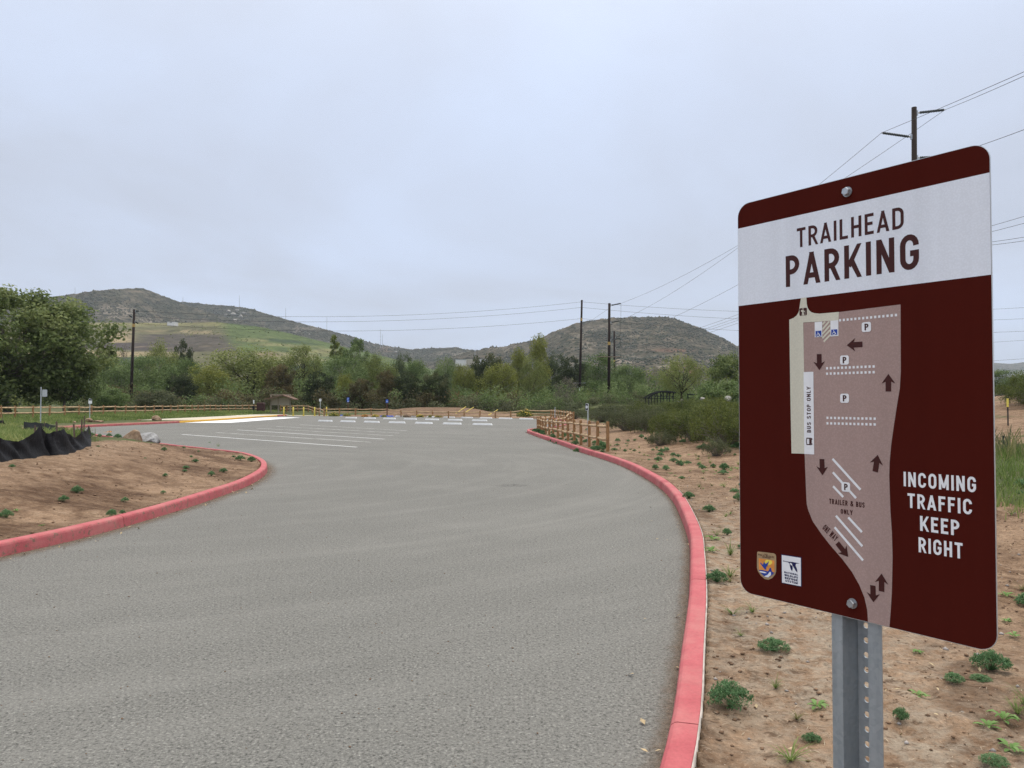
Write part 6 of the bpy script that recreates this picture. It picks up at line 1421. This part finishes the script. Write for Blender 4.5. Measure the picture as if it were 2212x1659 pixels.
# wheel stops
def stop_mesh(mat):
    mb = MB(); L, W, h = .9, .085, .13
    mb.add([(-L, -W, 0), (L, -W, 0), (L, W, 0), (-L, W, 0), (-L + .05, -W * .62, h), (L - .05, -W * .62, h), (L - .05, W * .62, h), (-L + .05, W * .62, h)], [(0, 3, 2, 1), (4, 5, 6, 7), (0, 1, 5, 4), (1, 2, 6, 5), (2, 3, 7, 6), (3, 0, 4, 7)]); return mb.mesh('wheel_stop', mat)
SW, SB = stop_mesh(M['white_paint']), stop_mesh(M['blue_paint'])
def stops(rowname, a, b, n, me, labels=None):
    a, b = flat(*a), flat(*b); ang = math.atan2(b.y - a.y, b.x - a.x)
    for k in range(n):
        p = a.lerp(b, k / (n - 1) if n > 1 else 0); o = link('wheel_stop', me, None, (p.x, p.y, .004), (0, 0, ang))
        nth = ('first', 'second', 'third', 'fourth', 'fifth', 'sixth', 'seventh', 'eighth', 'ninth', 'tenth')[k]
        tag(o, '%s white wheel stop from the left in the %s row' % (nth, rowname), 'wheel stop', 'white wheel stops, %s row' % rowname)
stops('nearest', z10(1243, 706), z14(1842, 640), 7, SW); stops('middle', z10(1693, 651), z14(1800, 582), 7, SW); stops('farthest', z14(652, 519), zp(540, 447), 8, SW)
for k, (x, y) in enumerate((z10(1508, 600), z14(455, 513))):
    p = flat(x, y + .9); o = link('wheel_stop', SB, None, (p.x, p.y, .008), (0, 0, -.45)); o.scale = (1.0, 1.3, 1.0); tag(o, '%s blue wheel stop on the white strip under the parking signs' % ('left', 'right')[k], 'wheel stop')

# ------------------------------------------------------------------ silt fences
def silt(label, path, tops, stakes, seed, fold=.05):
    """path: ground points; tops: fabric heights per point; stakes: (index, height, lean)"""
    r_ = thing('silt_fence', label, 'silt fence', (path[0][0], path[0][1], Hz(*path[0]))); o = Vector(r_.location)
    n = 8; m = 9; V = []; k = len(path); N_ = (k - 1) * n + 1
    for i in range(N_):
        f = i / n; a = min(int(f), k - 2); u = f - a; x = path[a][0] + (path[a + 1][0] - path[a][0]) * u; y = path[a][1] + (path[a + 1][1] - path[a][1]) * u
        tp = tops[a] + (tops[a + 1] - tops[a]) * u; tp -= .04 * math.sin(math.pi * u) * min(1, tp); dx, dy = path[a + 1][0] - path[a][0], path[a + 1][1] - path[a][1]; l = math.hypot(dx, dy); nx_, ny_ = -dy / l, dx / l
        g = Hz(x, y)
        for j in range(m):
            w = j / (m - 1); off = fold * (noise2(np.array([i * .16 + w * 1.6]), np.array([w * .9 - i * .05 + seed]), seed)[0] + .8 * math.sin(i * .5 + 5 * w + seed)) * (.35 + w * (1 - w) * 2.4) - .10 * (1 - w) ** 2
            V.append((x + nx_ * off - o.x, y + ny_ * off - o.y, g - .03 + tp * w - o.z))
    ix = np.arange(N_ * m).reshape(N_, m); F_ = np.stack([ix[:-1, :-1], ix[:-1, 1:], ix[1:, 1:], ix[1:, :-1]], -1).reshape(-1, 4)
    link('fabric', np_mesh('fabric', V, F_, M['silt'], smooth=True), r_)
    for i, h, lx in stakes:
        x, y = path[i]; g = Hz(x, y); mb = MB(); mb.tube([(x - o.x - .13, y - o.y + .03, g - .2 - o.z), (x - o.x + lx - .13, y - o.y + .03, g + h - o.z)], .02, 4); mb.build('stake', M['stake'], r_)
    return r_
sp = [(-40, 1003, 952), (-12, 997, 946), (0, 995, 950), (22, 992, 954), (40, 990, 955), (62, 987, 946), (88, 984, 923), (98, 983, 940), (115, 982, 937), (137, 979, 931), (152, 974, 941), (163, 971, 947), (175, 967, 934), (187, 964, 934), (194, 962, 941)]
sg_ = [G(a, b) for a, b, c in sp]
silt('sagging black silt fence along the mound at the left edge', [(g.x, g.y) for g in sg_], [max(.14, (at(a, c, g.y).z - g.z) * 1.18) for (a, b, c), g in zip(sp, sg_)], [(6, .56, .0), (9, .62, -.03), (12, .50, -.05), (13, .60, .0)], 3, .035)
s2 = [((vx - CX) / FV * d, d, EYE - (vy - 870) / FV * d) for vx, vy, d in ((53, 909.7, 38), (78, 910.5, 35.5), (102, 912, 33), (120, 917, 30), (140, 921, 27), (165, 925.5, 23.5), (190, 931, 21))]
silt('second black silt fence running back along the kerb behind the first', [(x, y) for x, y, z in s2], [max(.2, z - Hz(x, y)) for x, y, z in s2], [(2, .7, .02), (4, .6, 0), (6, .6, .03)], 5, .03)
silt('low black silt fence far left below the rail fence', [(-33.0, 50.0), (-35.2, 52.0), (-37.5, 54)], [.42, .40, .36], [(0, .75, 0), (2, .6, 0)], 9)

# ------------------------------------------------------------------ boulders and the black frame
def boulder(label, x, y, size, mat, seed, squash=(1, .8, .62), zoff=0.0, name='boulder'):
    bm = bmesh.new(); bmesh.ops.create_icosphere(bm, subdivisions=4, radius=.5); r = random.Random(seed)
    planes = [(Vector((r.gauss(0, 1), r.gauss(0, 1), r.gauss(0, .8))).normalized(), r.uniform(.30, .44)) for _ in range(11)]
    co = np.array([v.co[:] for v in bm.verts]); nn = fbm(co[:, 0] * 5 + seed, co[:, 1] * 5 + co[:, 2] * 4, 4, seed)
    for v, q in zip(bm.verts, nn):
        c = v.co.copy()
        for d_, h in planes:
            e = c.dot(d_) - h
            if e > 0: c -= d_ * e * .88
        v.co = c * (1 + .07 * q); v.co.x *= squash[0]; v.co.y *= squash[1]; v.co.z *= squash[2]
    me = bpy.data.meshes.new(name); bm.to_mesh(me); bm.free(); me.materials.append(M[mat]); me.polygons.foreach_set('use_smooth', [False] * len(me.polygons))
    o = link(name, me, None, (x, y, Hz(x, y) + size * squash[2] * .28 + zoff), (0, 0, r.uniform(0, 6)), (size * 1.2,) * 3)
    return tag(o, label, 'boulder')
z8b = Zm(0, 1500, 700); zb7 = lambda px, py, d: ((z8b(px, py)[0] - CX) / FV * d, d)
boulder('grey-white cracked boulder behind the mound, right one of the pair', *zb7(1840, 700, 24.2), .95, 'rock_grey', 4, (1.1, .8, .52), -.02)
boulder('tan pointed boulder leaning on the grey-white one behind the mound', *zb7(1645, 700, 23.6), .62, 'rock_tan', 9, (.9, .8, .75), -.02)
boulder('brown boulder on the bare strip by the far red kerb', *zb7(1950, 470, 66), .78, 'rock_tan', 12, (1, .8, .66))
boulder('small flat rock left of the brown kerb boulder', *zb7(1736, 485, 66), .30, 'rock_tan', 13, (1.2, .8, .5))
boulder('pale-topped rock at the foot of the narrow white sign', *zb7(1120, 455, 60), .56, 'rock_tan', 15, (1, .8, .7))
boulder('low flat rock right of the narrow white sign', *zb7(1225, 465, 60), .62, 'rock_tan', 16, (1.25, .8, .34))
boulder('small dark stone on the bare strip left of the flat rock', *zb7(930, 480, 58), .26, 'rock_tan', 17)
z5c = Zm(2500, 1300, 410, 1360.0)
for (px, py, d, s, lb, sq) in ((562, 945, 62, .30, 'smaller of two white rocks in the brush', (1, .8, .9)), (615, 932, 62, .34, 'taller of two white rocks in the brush', (.8, .8, 1.1)), (880, 895, 66, .36, 'pale rock in the brush between black frame and map sign', (1.2, .8, .6)), (1212, 900, 58, .52, 'rounded white rock by the map sign edge', (1.1, .8, .8))):
    p = at(*z5c(px, py), d); boulder(lb, p.x, d, s, 'rock_white', int(px), sq, p.z - Hz(p.x, d) - s * sq[2] * .28)
p = flat(*z14(772, 510), .1); boulder('tan rock among the yellow bushes at the far edge', p.x, 88.5, .95, 'rock_tan', 31, (1, .8, .75))
p = at(*zp(650, 425), 80); boulder('tan rock at the right end of the far planting strip', p.x, 80, 1.0, 'rock_tan', 33, (1.3, .8, .4))
for k, (vx, vy, D, s) in enumerate(((487, 680, 1830, 9), (494, 672, 1850, 12), (504, 678, 1840, 12), (512, 670, 1860, 10), (520, 683, 1840, 14), (526, 676, 1850, 10), (508, 692, 1800, 12), (497, 695, 1790, 8), (640, 715, 1850, 7), (668, 722, 1800, 6), (855, 760, 1750, 8))):
    p = at(vx, vy, D * .955); o = boulder('white outcrop rock on the long ridge, %s' % ('leftmost of the upper cluster', 'second from left in the upper cluster', 'middle of the upper cluster, lower', 'middle of the upper cluster, highest', 'largest, right side of the upper cluster', 'rightmost of the upper cluster', 'below the cluster, right', 'below the cluster, left', 'half way down the ridge, left', 'half way down the ridge, right', 'low near the ridge end')[k], p.x, p.y, s * .75, 'rock_white', 50 + k, (1.2, .8, .6), 0, 'outcrop'); o.location = p; o['group'] = 'white outcrops on the ridge'
p0 = at(1398, 866, 108); p1 = at(1459, 866, 108); W_ = p1.x - p0.x; zt_ = at(1430, 845.8, 108).z; zg = Hz(p0.x, 108)
r_ = thing('shade_frame', 'black open frame with a curved slatted roof in the brush', 'shelter', (p0.x, 108, zg)); H_ = zt_ - zg; arcz = lambda f: H_ - .95 * (abs(f - .62) / .62) ** 2 * (1 if f < .62 else .55)
for f in (.06, .27, .48, .7, .92):
    for yy in (0, 2.6): mb = MB(); mb.box((W_ * f, yy, arcz(f) / 2 - .1), (.12, .12, arcz(f))); mb.build('post', M['dark_steel'], r_)
for yy in (-.2, 2.8): mb = MB(); mb.tube([(W_ * k / 14, yy, arcz(k / 14)) for k in range(15)], .10, 5); mb.build('arched_beam', M['dark_steel'], r_)
for zz in (.50, .66): mb = MB(); mb.box((W_ / 2, -.1, H_ * zz), (W_ * 1.03, .10, .10)); mb.build('cross_beam', M['dark_steel'], r_)
for k in range(17): f = k / 16; mb = MB(); mb.box((W_ * f, 1.3, arcz(f) + .1), (.10, 3.6, .07)); mb.build('roof_slat', M['dark_steel'], r_)
for k in range(5): f = .06 + .2 * k; mb = MB(); mb.tube([(W_ * f, -.1, H_ * .5), (W_ * (f + .1), -.1, arcz(min(1, f + .1)))], .05, 4); mb.build('brace', M['dark_steel'], r_)
p0 = at(1486, 852, 112); zg = Hz(p0.x, 112); h = p0.z - zg; r_ = thing('shade_frame', 'smaller black frame partly hidden right of the airy willow', 'shelter', (p0.x, 112, zg)); w2 = 24 / FV * 112
for f in (0, .5, 1): MB().box((w2 * f, 0, h / 2 - .1), (.12, .12, h)).build('post', M['dark_steel'], r_)
mb = MB(); mb.box((w2 / 2, 0, h), (w2 * 1.15, .14, .16)); mb.box((w2 / 2, 0, h - .5), (w2 * 1.1, .1, .1)); mb.build('cross_beam', M['dark_steel'], r_)

# planting strip along the far edge
FL = {}
def flower_bush(fm, seed):
    r = np.random.default_rng(seed); n = 900; d = rand_dir(r, n); d[:, 2] = np.abs(d[:, 2]); P = d * (r.random(n) ** .4)[:, None] * [.7, .7, .6] + [0, 0, .05]
    V, F_, t = leaf_quads(P, d + rand_dir(r, n), .07 * (.6 + .8 * r.random(n)), .5, seed); crown = np_mesh('foliage', V, F_, M['lf_oak'] if seed % 2 else M['lf_chap'], {'tint': t})
    n = 34 if seed == 302 else 170; d = rand_dir(r, n); d[:, 2] = np.abs(d[:, 2]) + .2; P = d * [.68, .68, .56] + [0, 0, .06]; V, F_, t = leaf_quads(P, d, .05 * np.ones(n), .8, seed + 1); return crown, np_mesh('flowers', V, F_, M[fm], {'tint': t})
for k, (fm, s) in enumerate((('flower_yellow', 301), ('flower_yellow', 302), ('flower_orange', 303))): FL[k] = flower_bush(fm, s)
for px, w, d, kind, lb in ((z14(135, 480)[0], 110, 90, 2, 'orange-yellow flowering bush left of the second blue parking sign'), (z14(285, 480)[0], 120, 89, 0, 'large yellow flowering bush left of the second blue parking sign'), (z14(415, 480)[0], 90, 89, 1, 'dark flowering bush at the foot of the second blue sign'), (z14(935, 490)[0], 130, 87, 0, 'yellow flowering bush right of the tan strip rock'), (z14(1085, 490)[0], 80, 87, 1, 'small flowering bush left of the last far yellow bush'), (z14(1200, 495)[0], 120, 86.5, 0, 'rightmost yellow flowering bush in front of the dirt heap'), (z14(715, 480)[0], 60, 88.5, 1, 'small dark bush left of the tan strip rock'), (zp(520, 410)[0], 260, 82, 1, 'dark flowering bush near the right end of the far fence'), (z10(1620, 540)[0], 130, 93, 1, 'bush by the foot of the first blue parking sign'), (z10(1400, 545)[0], 170, 94, 1, 'dark low bush right of the fifth bollard')):
    x = (px - CX) / FV * d; s = w * .1488 / FV * d / 1.4; o = thing('flowering_bush', lb, 'bush', (x, d, Hz(x, d)), rnd.uniform(0, 6)); o.scale = (s, s, max(.55, s * .9)); link('foliage', FL[kind][0], o); link('flowers', FL[kind][1], o)['kind'] = 'stuff'

# ------------------------------------------------------------------ weeds, litter, stones
def weed_mesh(kind, seed):
    r = np.random.default_rng(seed); rs = random.Random(seed)
    if kind == 'lupine':      # feathery rounded tuft
        n = 150; Vs = []; Fs = []; ts = []; o = 0
        for k in range(n):
            a = rs.uniform(0, 6.28); u = rs.random() ** .6; e = np.array([math.cos(a) * u * .5, math.sin(a) * u * .5, (.50 - .28 * u * u) * rs.uniform(.55, 1.05)])
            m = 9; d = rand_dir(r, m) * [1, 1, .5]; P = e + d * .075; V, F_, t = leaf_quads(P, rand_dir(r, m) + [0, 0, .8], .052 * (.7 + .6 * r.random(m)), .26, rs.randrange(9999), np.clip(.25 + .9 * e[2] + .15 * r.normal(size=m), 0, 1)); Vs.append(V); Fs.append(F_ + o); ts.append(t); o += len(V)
            b = np.array([[e[0] * .1 - .004, e[1] * .1, 0], [e[0] * .1 + .004, e[1] * .1, 0], e + [.003, 0, 0], e - [.003, 0, 0]]); Vs.append(b); Fs.append(np.array([[0, 1, 2, 3]]) + o); ts.append(np.full(4, .3)); o += 4
        return np_mesh('weed', np.concatenate(Vs), np.concatenate(Fs), M['lf_weed'], {'tint': np.concatenate(ts)})
    if kind == 'grass':
        n = 34; V = []; F_ = []; t = []
        for k in range(n):
            a = rs.uniform(0, 6.28); L = rs.uniform(.35, 1.0); up = rs.uniform(.25, .9); w = .014; c, s = math.cos(a), math.sin(a); base = len(V)
            for q, (f, zf, ww) in enumerate(((0, 0, 1), (.4, .62, .8), (.8, .95, .5), (1.1, .85, .08))):
                x, y, z = c * L * f * .6, s * L * f * .6, zf * L * .62 * up; V += [(x - s * w * ww, y + c * w * ww, z), (x + s * w * ww, y - c * w * ww, z)]; tt = rs.uniform(.2, .6); t += [tt, tt]
            F_ += [(base + 2 * q, base + 2 * q + 1, base + 2 * q + 3, base + 2 * q + 2) for q in range(3)]
        return np_mesh('grass_tuft', V, F_, M['lf_grass'], {'tint': t})
    V = []; F_ = []; t = []                       # broad-leaved rosette
    for k in range(9):
        a = k * 2.4 + rs.uniform(-.3, .3); L = rs.uniform(.35, .6); w = L * rs.uniform(.28, .4); c, s = math.cos(a), math.sin(a); base = len(V); tt = rs.uniform(.2, .9); rise = rs.uniform(.08, .3)
        for f, ww, zf in ((.12, .08, .25), (.35, .9, .8), (.65, 1.0, 1.0), (.9, .6, .85), (1.02, .1, .7)): V += [(c * L * f - s * w * ww * .5, s * L * f + c * w * ww * .5, rise * zf + .02), (c * L * f, s * L * f, rise * zf), (c * L * f + s * w * ww * .5, s * L * f - c * w * ww * .5, rise * zf + .02)]; t += [tt] * 3
        for q in range(4): F_ += [(base + 3 * q, base + 3 * q + 1, base + 3 * q + 4, base + 3 * q + 3), (base + 3 * q + 1, base + 3 * q + 2, base + 3 * q + 5, base + 3 * q + 4)]
    return np_mesh('weed', V, F_, M['lf_broad'], {'tint': t})
WM = {k: [weed_mesh(k, s) for s in (1, 2, 3)] for k in ('lupine', 'grass', 'broad')}
def weed(kind, label, pt, wv, hf=1.0, group=None):
    p = G(*pt); s = wv / FV * p.y / 1.05; o = link({'lupine': 'lupine_plant', 'grass': 'grass_tuft', 'broad': 'broadleaf_weed'}[kind], rnd.choice(WM[kind]), None, p, (0, 0, rnd.uniform(0, 6.28)), (s, s, s * hf))
    return tag(o, label, 'plant', group)
for kind, pt, w, hf, lb in (
    ('lupine', z6(420, 1215), 96, 1.15, 'large feathery green plant against the right kerb, nearest the bottom edge'), ('grass', z6(700, 1100), 45, 1.3, 'upright grass tuft just beyond the large feathery kerb plant'),
    ('broad', z6(950, 1215), 54, 1.0, 'flat bright broadleaf weed left of the sign post'), ('grass', z6(790, 1540), 110, .9, 'spreading grass tuft at the bottom left of the sign post'),
    ('lupine', z6(690, 870), 66, .8, 'pale feathery plant on the verge left of the sign post, farther up'), ('lupine', z6(2010, 985), 76, 1.1, 'rounded dark green plant under the right corner of the map sign'),
    ('grass', z6(440, 650), 60, .8, 'grass tuft left of the lower sign edge near the kerb'), ('grass', z6(560, 640), 50, 1.0, 'thin grass tuft close below the sign emblem corner'),
    ('grass', z6(425, 420), 60, 1.0, 'dark grass tuft touching the left edge of the map sign'), ('lupine', z6(345, 450), 46, 1.1, 'green weed between kerb and the dark grass tuft'),
    ('grass', z6(425, 290), 46, 1.6, 'tall thin grass by the kerb, left of the map sign'), ('broad', z6(320, 195), 36, 1.2, 'leafy weed at the kerb edge by the upper kerb joint'),
    ('broad', z6(310, 270), 34, 1.2, 'leafy weed overhanging the kerb below the upper joint'), ('broad', z6(1565, 880), 30, 1.0, 'small bright weed right of the sign post'),
    ('lupine', z6(1790, 1060), 44, .9, 'slender green weed left below the round dark plant'), ('broad', z6(1990, 1335), 50, .9, 'broadleaf weed at the lower right, beyond the sign post'),
    ('broad', z6(2130, 1470), 60, .8, 'pale broadleaf weed near the lower right corner'), ('lupine', z6(1465, 1290), 34, 1.6, 'narrow upright green plant right of the sign post, low'),
    ('broad', z6(2105, 540), 34, 1.0, 'weed right of the map sign, level with its lower print'), ('broad', z6(2150, 785), 34, 1.0, 'dark weed at the right frame edge below the map sign level'),
    ('lupine', z6(1950, 1050), 44, .6, 'low spreading weed under the round dark plant'), ('lupine', z6(2030, 1560), 60, .7, 'weed patch at the bottom right corner'),
    ('grass', z6(490, 780), 36, 1.0, 'short grass tuft near the kerb below the lower joint'), ('lupine', z6(920, 1420), 40, .9, 'thin weed left of the sign post, near the bottom'),
    ('lupine', Zm(1900, 1500, 1000)(1795, 1022), 26, 1.1, 'round green plant touching the kerb where the bend tightens'), ('lupine', Zm(1900, 1500, 1000)(1972, 1140), 28, 1.1, 'round green plant on the verge below the kerb-side one'),
    ('lupine', Zm(0, 1600, 1200)(45, 808), 28, 1.3, 'dark green plant at the left frame edge on the mound'), ('lupine', Zm(0, 1600, 1200)(558, 628), 26, 1.2, 'grey-green plant in the middle of the mound, upper one'),
    ('lupine', Zm(0, 1600, 1200)(462, 690), 22, 1.2, 'grey-green plant in the middle of the mound, lower one'), ('lupine', Zm(0, 1600, 1200)(808, 800), 22, 1.4, 'bright green tuft behind the left kerb, larger of two'),
    ('lupine', Zm(0, 1600, 1200)(888, 780), 13, 1.3, 'bright green tuft behind the left kerb, smaller of two'), ('lupine', Zm(0, 1600, 1200)(1192, 322), 13, 1.2, 'plant on the crest of the mound'),
    ('lupine', Zm(0, 1600, 1200)(1418, 405), 14, 1.1, 'plant on the right slope of the mound, below the crest'), ('lupine', Zm(0, 1600, 1200)(1622, 478), 17, 1.1, 'plant low on the right slope of the mound'),
    ('lupine', Zm(0, 1600, 1200)(1745, 395), 22, 1.0, 'left of two plants at the tip of the mound'), ('lupine', Zm(0, 1600, 1200)(1826, 402), 19, 1.2, 'right of two plants at the tip of the mound'),
    ('lupine', Zm(0, 1600, 1200)(1522, 280), 13, 1.0, 'plant at the back edge of the mound, left of the grassy one'), ('grass', Zm(0, 1600, 1200)(1585, 310), 16, 2.0, 'tall wispy plant at the back edge of the mound'),
    ('lupine', Zm(0, 1600, 1200)(1200, 510), 11, 1.4, 'small plant on the dark damp soil of the mound'), ('lupine', Zm(0, 1600, 1200)(1340, 475), 11, 1.1, 'small plant right of the damp soil plant'),
    ('broad', Zm(0, 1600, 1200)(300, 868), 15, .9, 'flat weed close behind the left kerb'), ('broad', Zm(0, 1600, 1200)(120, 760), 17, 1.0, 'flat weed right of the left edge plant'),
    ('lupine', z8b(1145, 690), 12, 1.4, 'first of four clumps behind the silt fence end'), ('lupine', z8b(1240, 700), 11, 1.4, 'second of four clumps behind the silt fence end'),
    ('lupine', z8b(1358, 700), 13, 1.3, 'third clump behind the silt fence end, with orange flowers'), ('lupine', z8b(1465, 720), 18, 1.2, 'largest of four clumps behind the silt fence end'),
    ('lupine', z8b(1220, 822), 8, 1.2, 'small plant beside the end of the silt fence')): weed(kind, lb, pt, w, hf)
p = G(*z8b(1358, 672)); V, F_, t = leaf_quads(rng.normal(size=(26, 3)) * [.12, .08, .03] + [p.x, p.y, p.z + .17], rng.normal(size=(26, 3)) + [0, 0, 1], np.full(26, .03), .8, 5)
tag(link('poppy_flowers', np_mesh('poppy_flowers', V, F_, M['flower_orange'], {'tint': t})), 'orange flowers on the third clump behind the silt fence', kind='stuff')
def weed_mass(name, label, kind, pts, s0, s1, seed, mat=None):
    r = np.random.default_rng(seed); src = WM[kind][seed % 3]; n = len(src.vertices); co = np.empty(n * 3, np.float32); src.vertices.foreach_get('co', co); co = co.reshape(-1, 3); m = len(src.polygons); lp = np.empty(m * 4, np.int32); src.loops.foreach_get('vertex_index', lp); lp = lp.reshape(-1, 4); tt = np.empty(n, np.float32); src.attributes['tint'].data.foreach_get('value', tt)
    V = []; F_ = []; T_ = []; z = height(pts[:, 0], pts[:, 1])
    for k, (x, y) in enumerate(pts):
        a = r.random() * 6.28; s = r.uniform(s0, s1); c, sn = math.cos(a), math.sin(a); q = co * s * [1, 1, r.uniform(.7, 1.4)]
        V.append(np.stack([q[:, 0] * c - q[:, 1] * sn + x, q[:, 0] * sn + q[:, 1] * c + y, q[:, 2] + z[k]], 1)); F_.append(lp + k * n); T_.append(np.clip(tt + r.normal() * .12, 0, 1))
    return tag(link(name, np_mesh(name, np.concatenate(V), np.concatenate(F_), mat or src.materials[0], {'tint': np.concatenate(T_)})), label, kind='stuff')
edge = lambda x, y, s: (x > 0) * (s > .3) * (s < 6) * np.clip((.25 + .6 * np.exp(-((s - 1.8) / .7) ** 2)) * np.clip(.5 + 1.6 * fbm(x * .8, y * .8, 3, 9), 0, 1.2), 0, 1)
weed_mass('small_weeds', 'small grey-green weeds along the swale beside the right kerb', 'lupine', region(150, .5, 16, 5, 46, edge, 401, 1.0), .07, .24, 401)
weed_mass('small_weeds', 'small grass tufts scattered over the right verge', 'grass', region(120, .4, 14, 2.5, 34, edge, 402, 1.3), .08, .22, 402)
weed_mass('small_weeds', 'tiny broad seedlings on the right verge', 'broad', region(110, .4, 12, 2.3, 26, edge, 403, 1.3), .05, .15, 403)
weed_mass('small_weeds', 'green growth at the foot of the near rail fence', 'lupine', np.array([(x + rnd.uniform(-.5, .6), y + rnd.uniform(-.7, .7)) for x, y, h in near for _ in range(3)]), .14, .34, 404)
weed_mass('small_weeds', 'tiny weeds scattered over the left mound', 'lupine', region(18, -10, -5, 8, 23, lambda x, y, s: (s > .4) * .5, 405, 1.0), .06, .16, 405)
weed_mass('dry_tufts', 'dry straw-coloured grass tufts on the right verge', 'grass', region(90, .4, 13, 2.5, 30, edge, 407, 1.3), .08, .20, 407, M['lf_dry'])
# soil clods, pebbles and dry leaves
def bits(name, label, mat, pts, s0, s1, seed, flatk=.6):
    r = np.random.default_rng(seed); n = len(pts); z = height(pts[:, 0], pts[:, 1]); s = s0 + (s1 - s0) * r.random(n) ** 2.5
    oc = np.array([(1, 0, 0), (0, 1, 0), (-1, 0, 0), (0, -1, 0), (0, 0, 1), (0, 0, -1)], float); V = oc[None] * (.6 + .6 * r.random((n, 6, 1))) * s[:, None, None]; V[:, :, 2] *= flatk
    a = r.random(n) * 6.28; c, sn = np.cos(a)[:, None], np.sin(a)[:, None]; X_ = V[:, :, 0] * c - V[:, :, 1] * sn + pts[:, :1]; Y_ = V[:, :, 0] * sn + V[:, :, 1] * c + pts[:, 1:2]; Z_ = V[:, :, 2] + z[:, None] + s[:, None] * .25
    f = np.array([(0, 1, 4), (1, 2, 4), (2, 3, 4), (3, 0, 4), (1, 0, 5), (2, 1, 5), (3, 2, 5), (0, 3, 5)]); F_ = (np.arange(n)[:, None, None] * 6 + f).reshape(-1, 3)
    return tag(link(name, np_mesh(name, np.stack([X_, Y_, Z_], -1).reshape(-1, 3), F_, mat)), label, kind='stuff')
verge = lambda x, y, s: (x > 0) * (s > .2) * (s < 8) * np.clip(.5 + fbm(x * 1.5, y * 1.5, 3, 19), .05, 1)
M['clod'] = mottled('soil_clod', (0.19, 0.118, 0.072), 0.95, 0.45, 9)
bits('soil_clods', 'loose clods of soil on the right verge', M['clod'], region(12000, .3, 8.5, 1.7, 17, verge, 501, 1.5), .003, .018, 501)
bits('soil_clods', 'loose clods of soil on the left mound', M['clod'], region(900, -10.5, -5, 8, 24, lambda x, y, s: (s > .2) * np.clip(.4 + fbm(x * 1.2, y * 1.2, 3, 29), .03, 1), 502, 1.0), .006, .034, 502)
bits('pebbles', 'pebbles on the right verge', M['pebble'], region(700, .3, 8, 1.7, 16, verge, 503, 1.5), .006, .022, 503)
straw_p = region(2600, .3, 7, 1.7, 14, lambda x, y, s: (x > 0) * (s > .18) * np.clip(1.1 - s * .28 + fbm(x * 2, y * 2, 2, 5), .03, 1), 505, 1.5)
_r = np.random.default_rng(506); V, F_, t = leaf_quads(np.c_[straw_p, height(straw_p[:, 0], straw_p[:, 1]) + .006], _r.normal(size=(len(straw_p), 3)) * .3 + [0, 0, 1], .007 + .016 * _r.random(len(straw_p)), .09, 507)
tag(link('straw', np_mesh('straw', V, F_, M['straw'], {'tint': t})), 'scraps of pale straw and bark on the right verge', kind='stuff')
def leaves(name, label, pts, s, seed):
    r = np.random.default_rng(seed); n = len(pts); z = np.maximum(height(pts[:, 0], pts[:, 1]), 0) + .014
    V, F_, t = leaf_quads(np.stack([pts[:, 0], pts[:, 1], z], 1), r.normal(size=(n, 3)) * .35 + [0, 0, 1], s * (.5 + r.random(n)), .5, seed); return tag(link(name, np_mesh(name, V, F_, M['leaf_litter'], {'tint': t})), label, kind='stuff')
lp_ = np.array([RIGHT[i] + np.array([-rnd.uniform(.03, .5) ** 1.2, rnd.uniform(-.3, .3)]) for i in (rnd.randrange(30, 70) for _ in range(26))] + [LEFT_A[i] + np.array([rnd.uniform(.02, .35), rnd.uniform(-.2, .2)]) for i in (rnd.randrange(52, 84) for _ in range(60))])
leaves('dry_leaves', 'dry fallen leaves lying along both kerbs', lp_, .022, 601)
leaves('dry_leaves', 'dry fallen leaves and chips on the right verge', region(160, .4, 8, 2, 14, verge, 602, 1.4), .015, 602)
pts = region(900, -5, 3, 3.3, 26, lambda x, y, s: (s < -.1) * 1.0, 603, 1.5)
bits('asphalt_grit', 'grit and small dark bits on the asphalt', M['clod'], pts, .003, .010, 603, .5).location.z = .101
# ------------------------------------------------------------------ air
hb = MB().box((0, 2400, 146), (10400, 7200, 298))
hz = bpy.data.materials.new('thin_air'); hz.use_nodes = True
hz.node_tree.nodes.remove(hz.node_tree.nodes['Principled BSDF'])
pv = hz.node_tree.nodes.new('ShaderNodeVolumePrincipled')
pv.inputs['Color'].default_value = (0.82, 0.9, 1.0, 1); pv.inputs['Density'].default_value = 0.00011; pv.inputs['Anisotropy'].default_value = 0.0
hz.node_tree.links.new(pv.outputs[0], hz.node_tree.nodes['Material Output'].inputs['Volume'])
tag(hb.build('haze', hz), 'thin grey-blue air over the valley', kind='stuff')
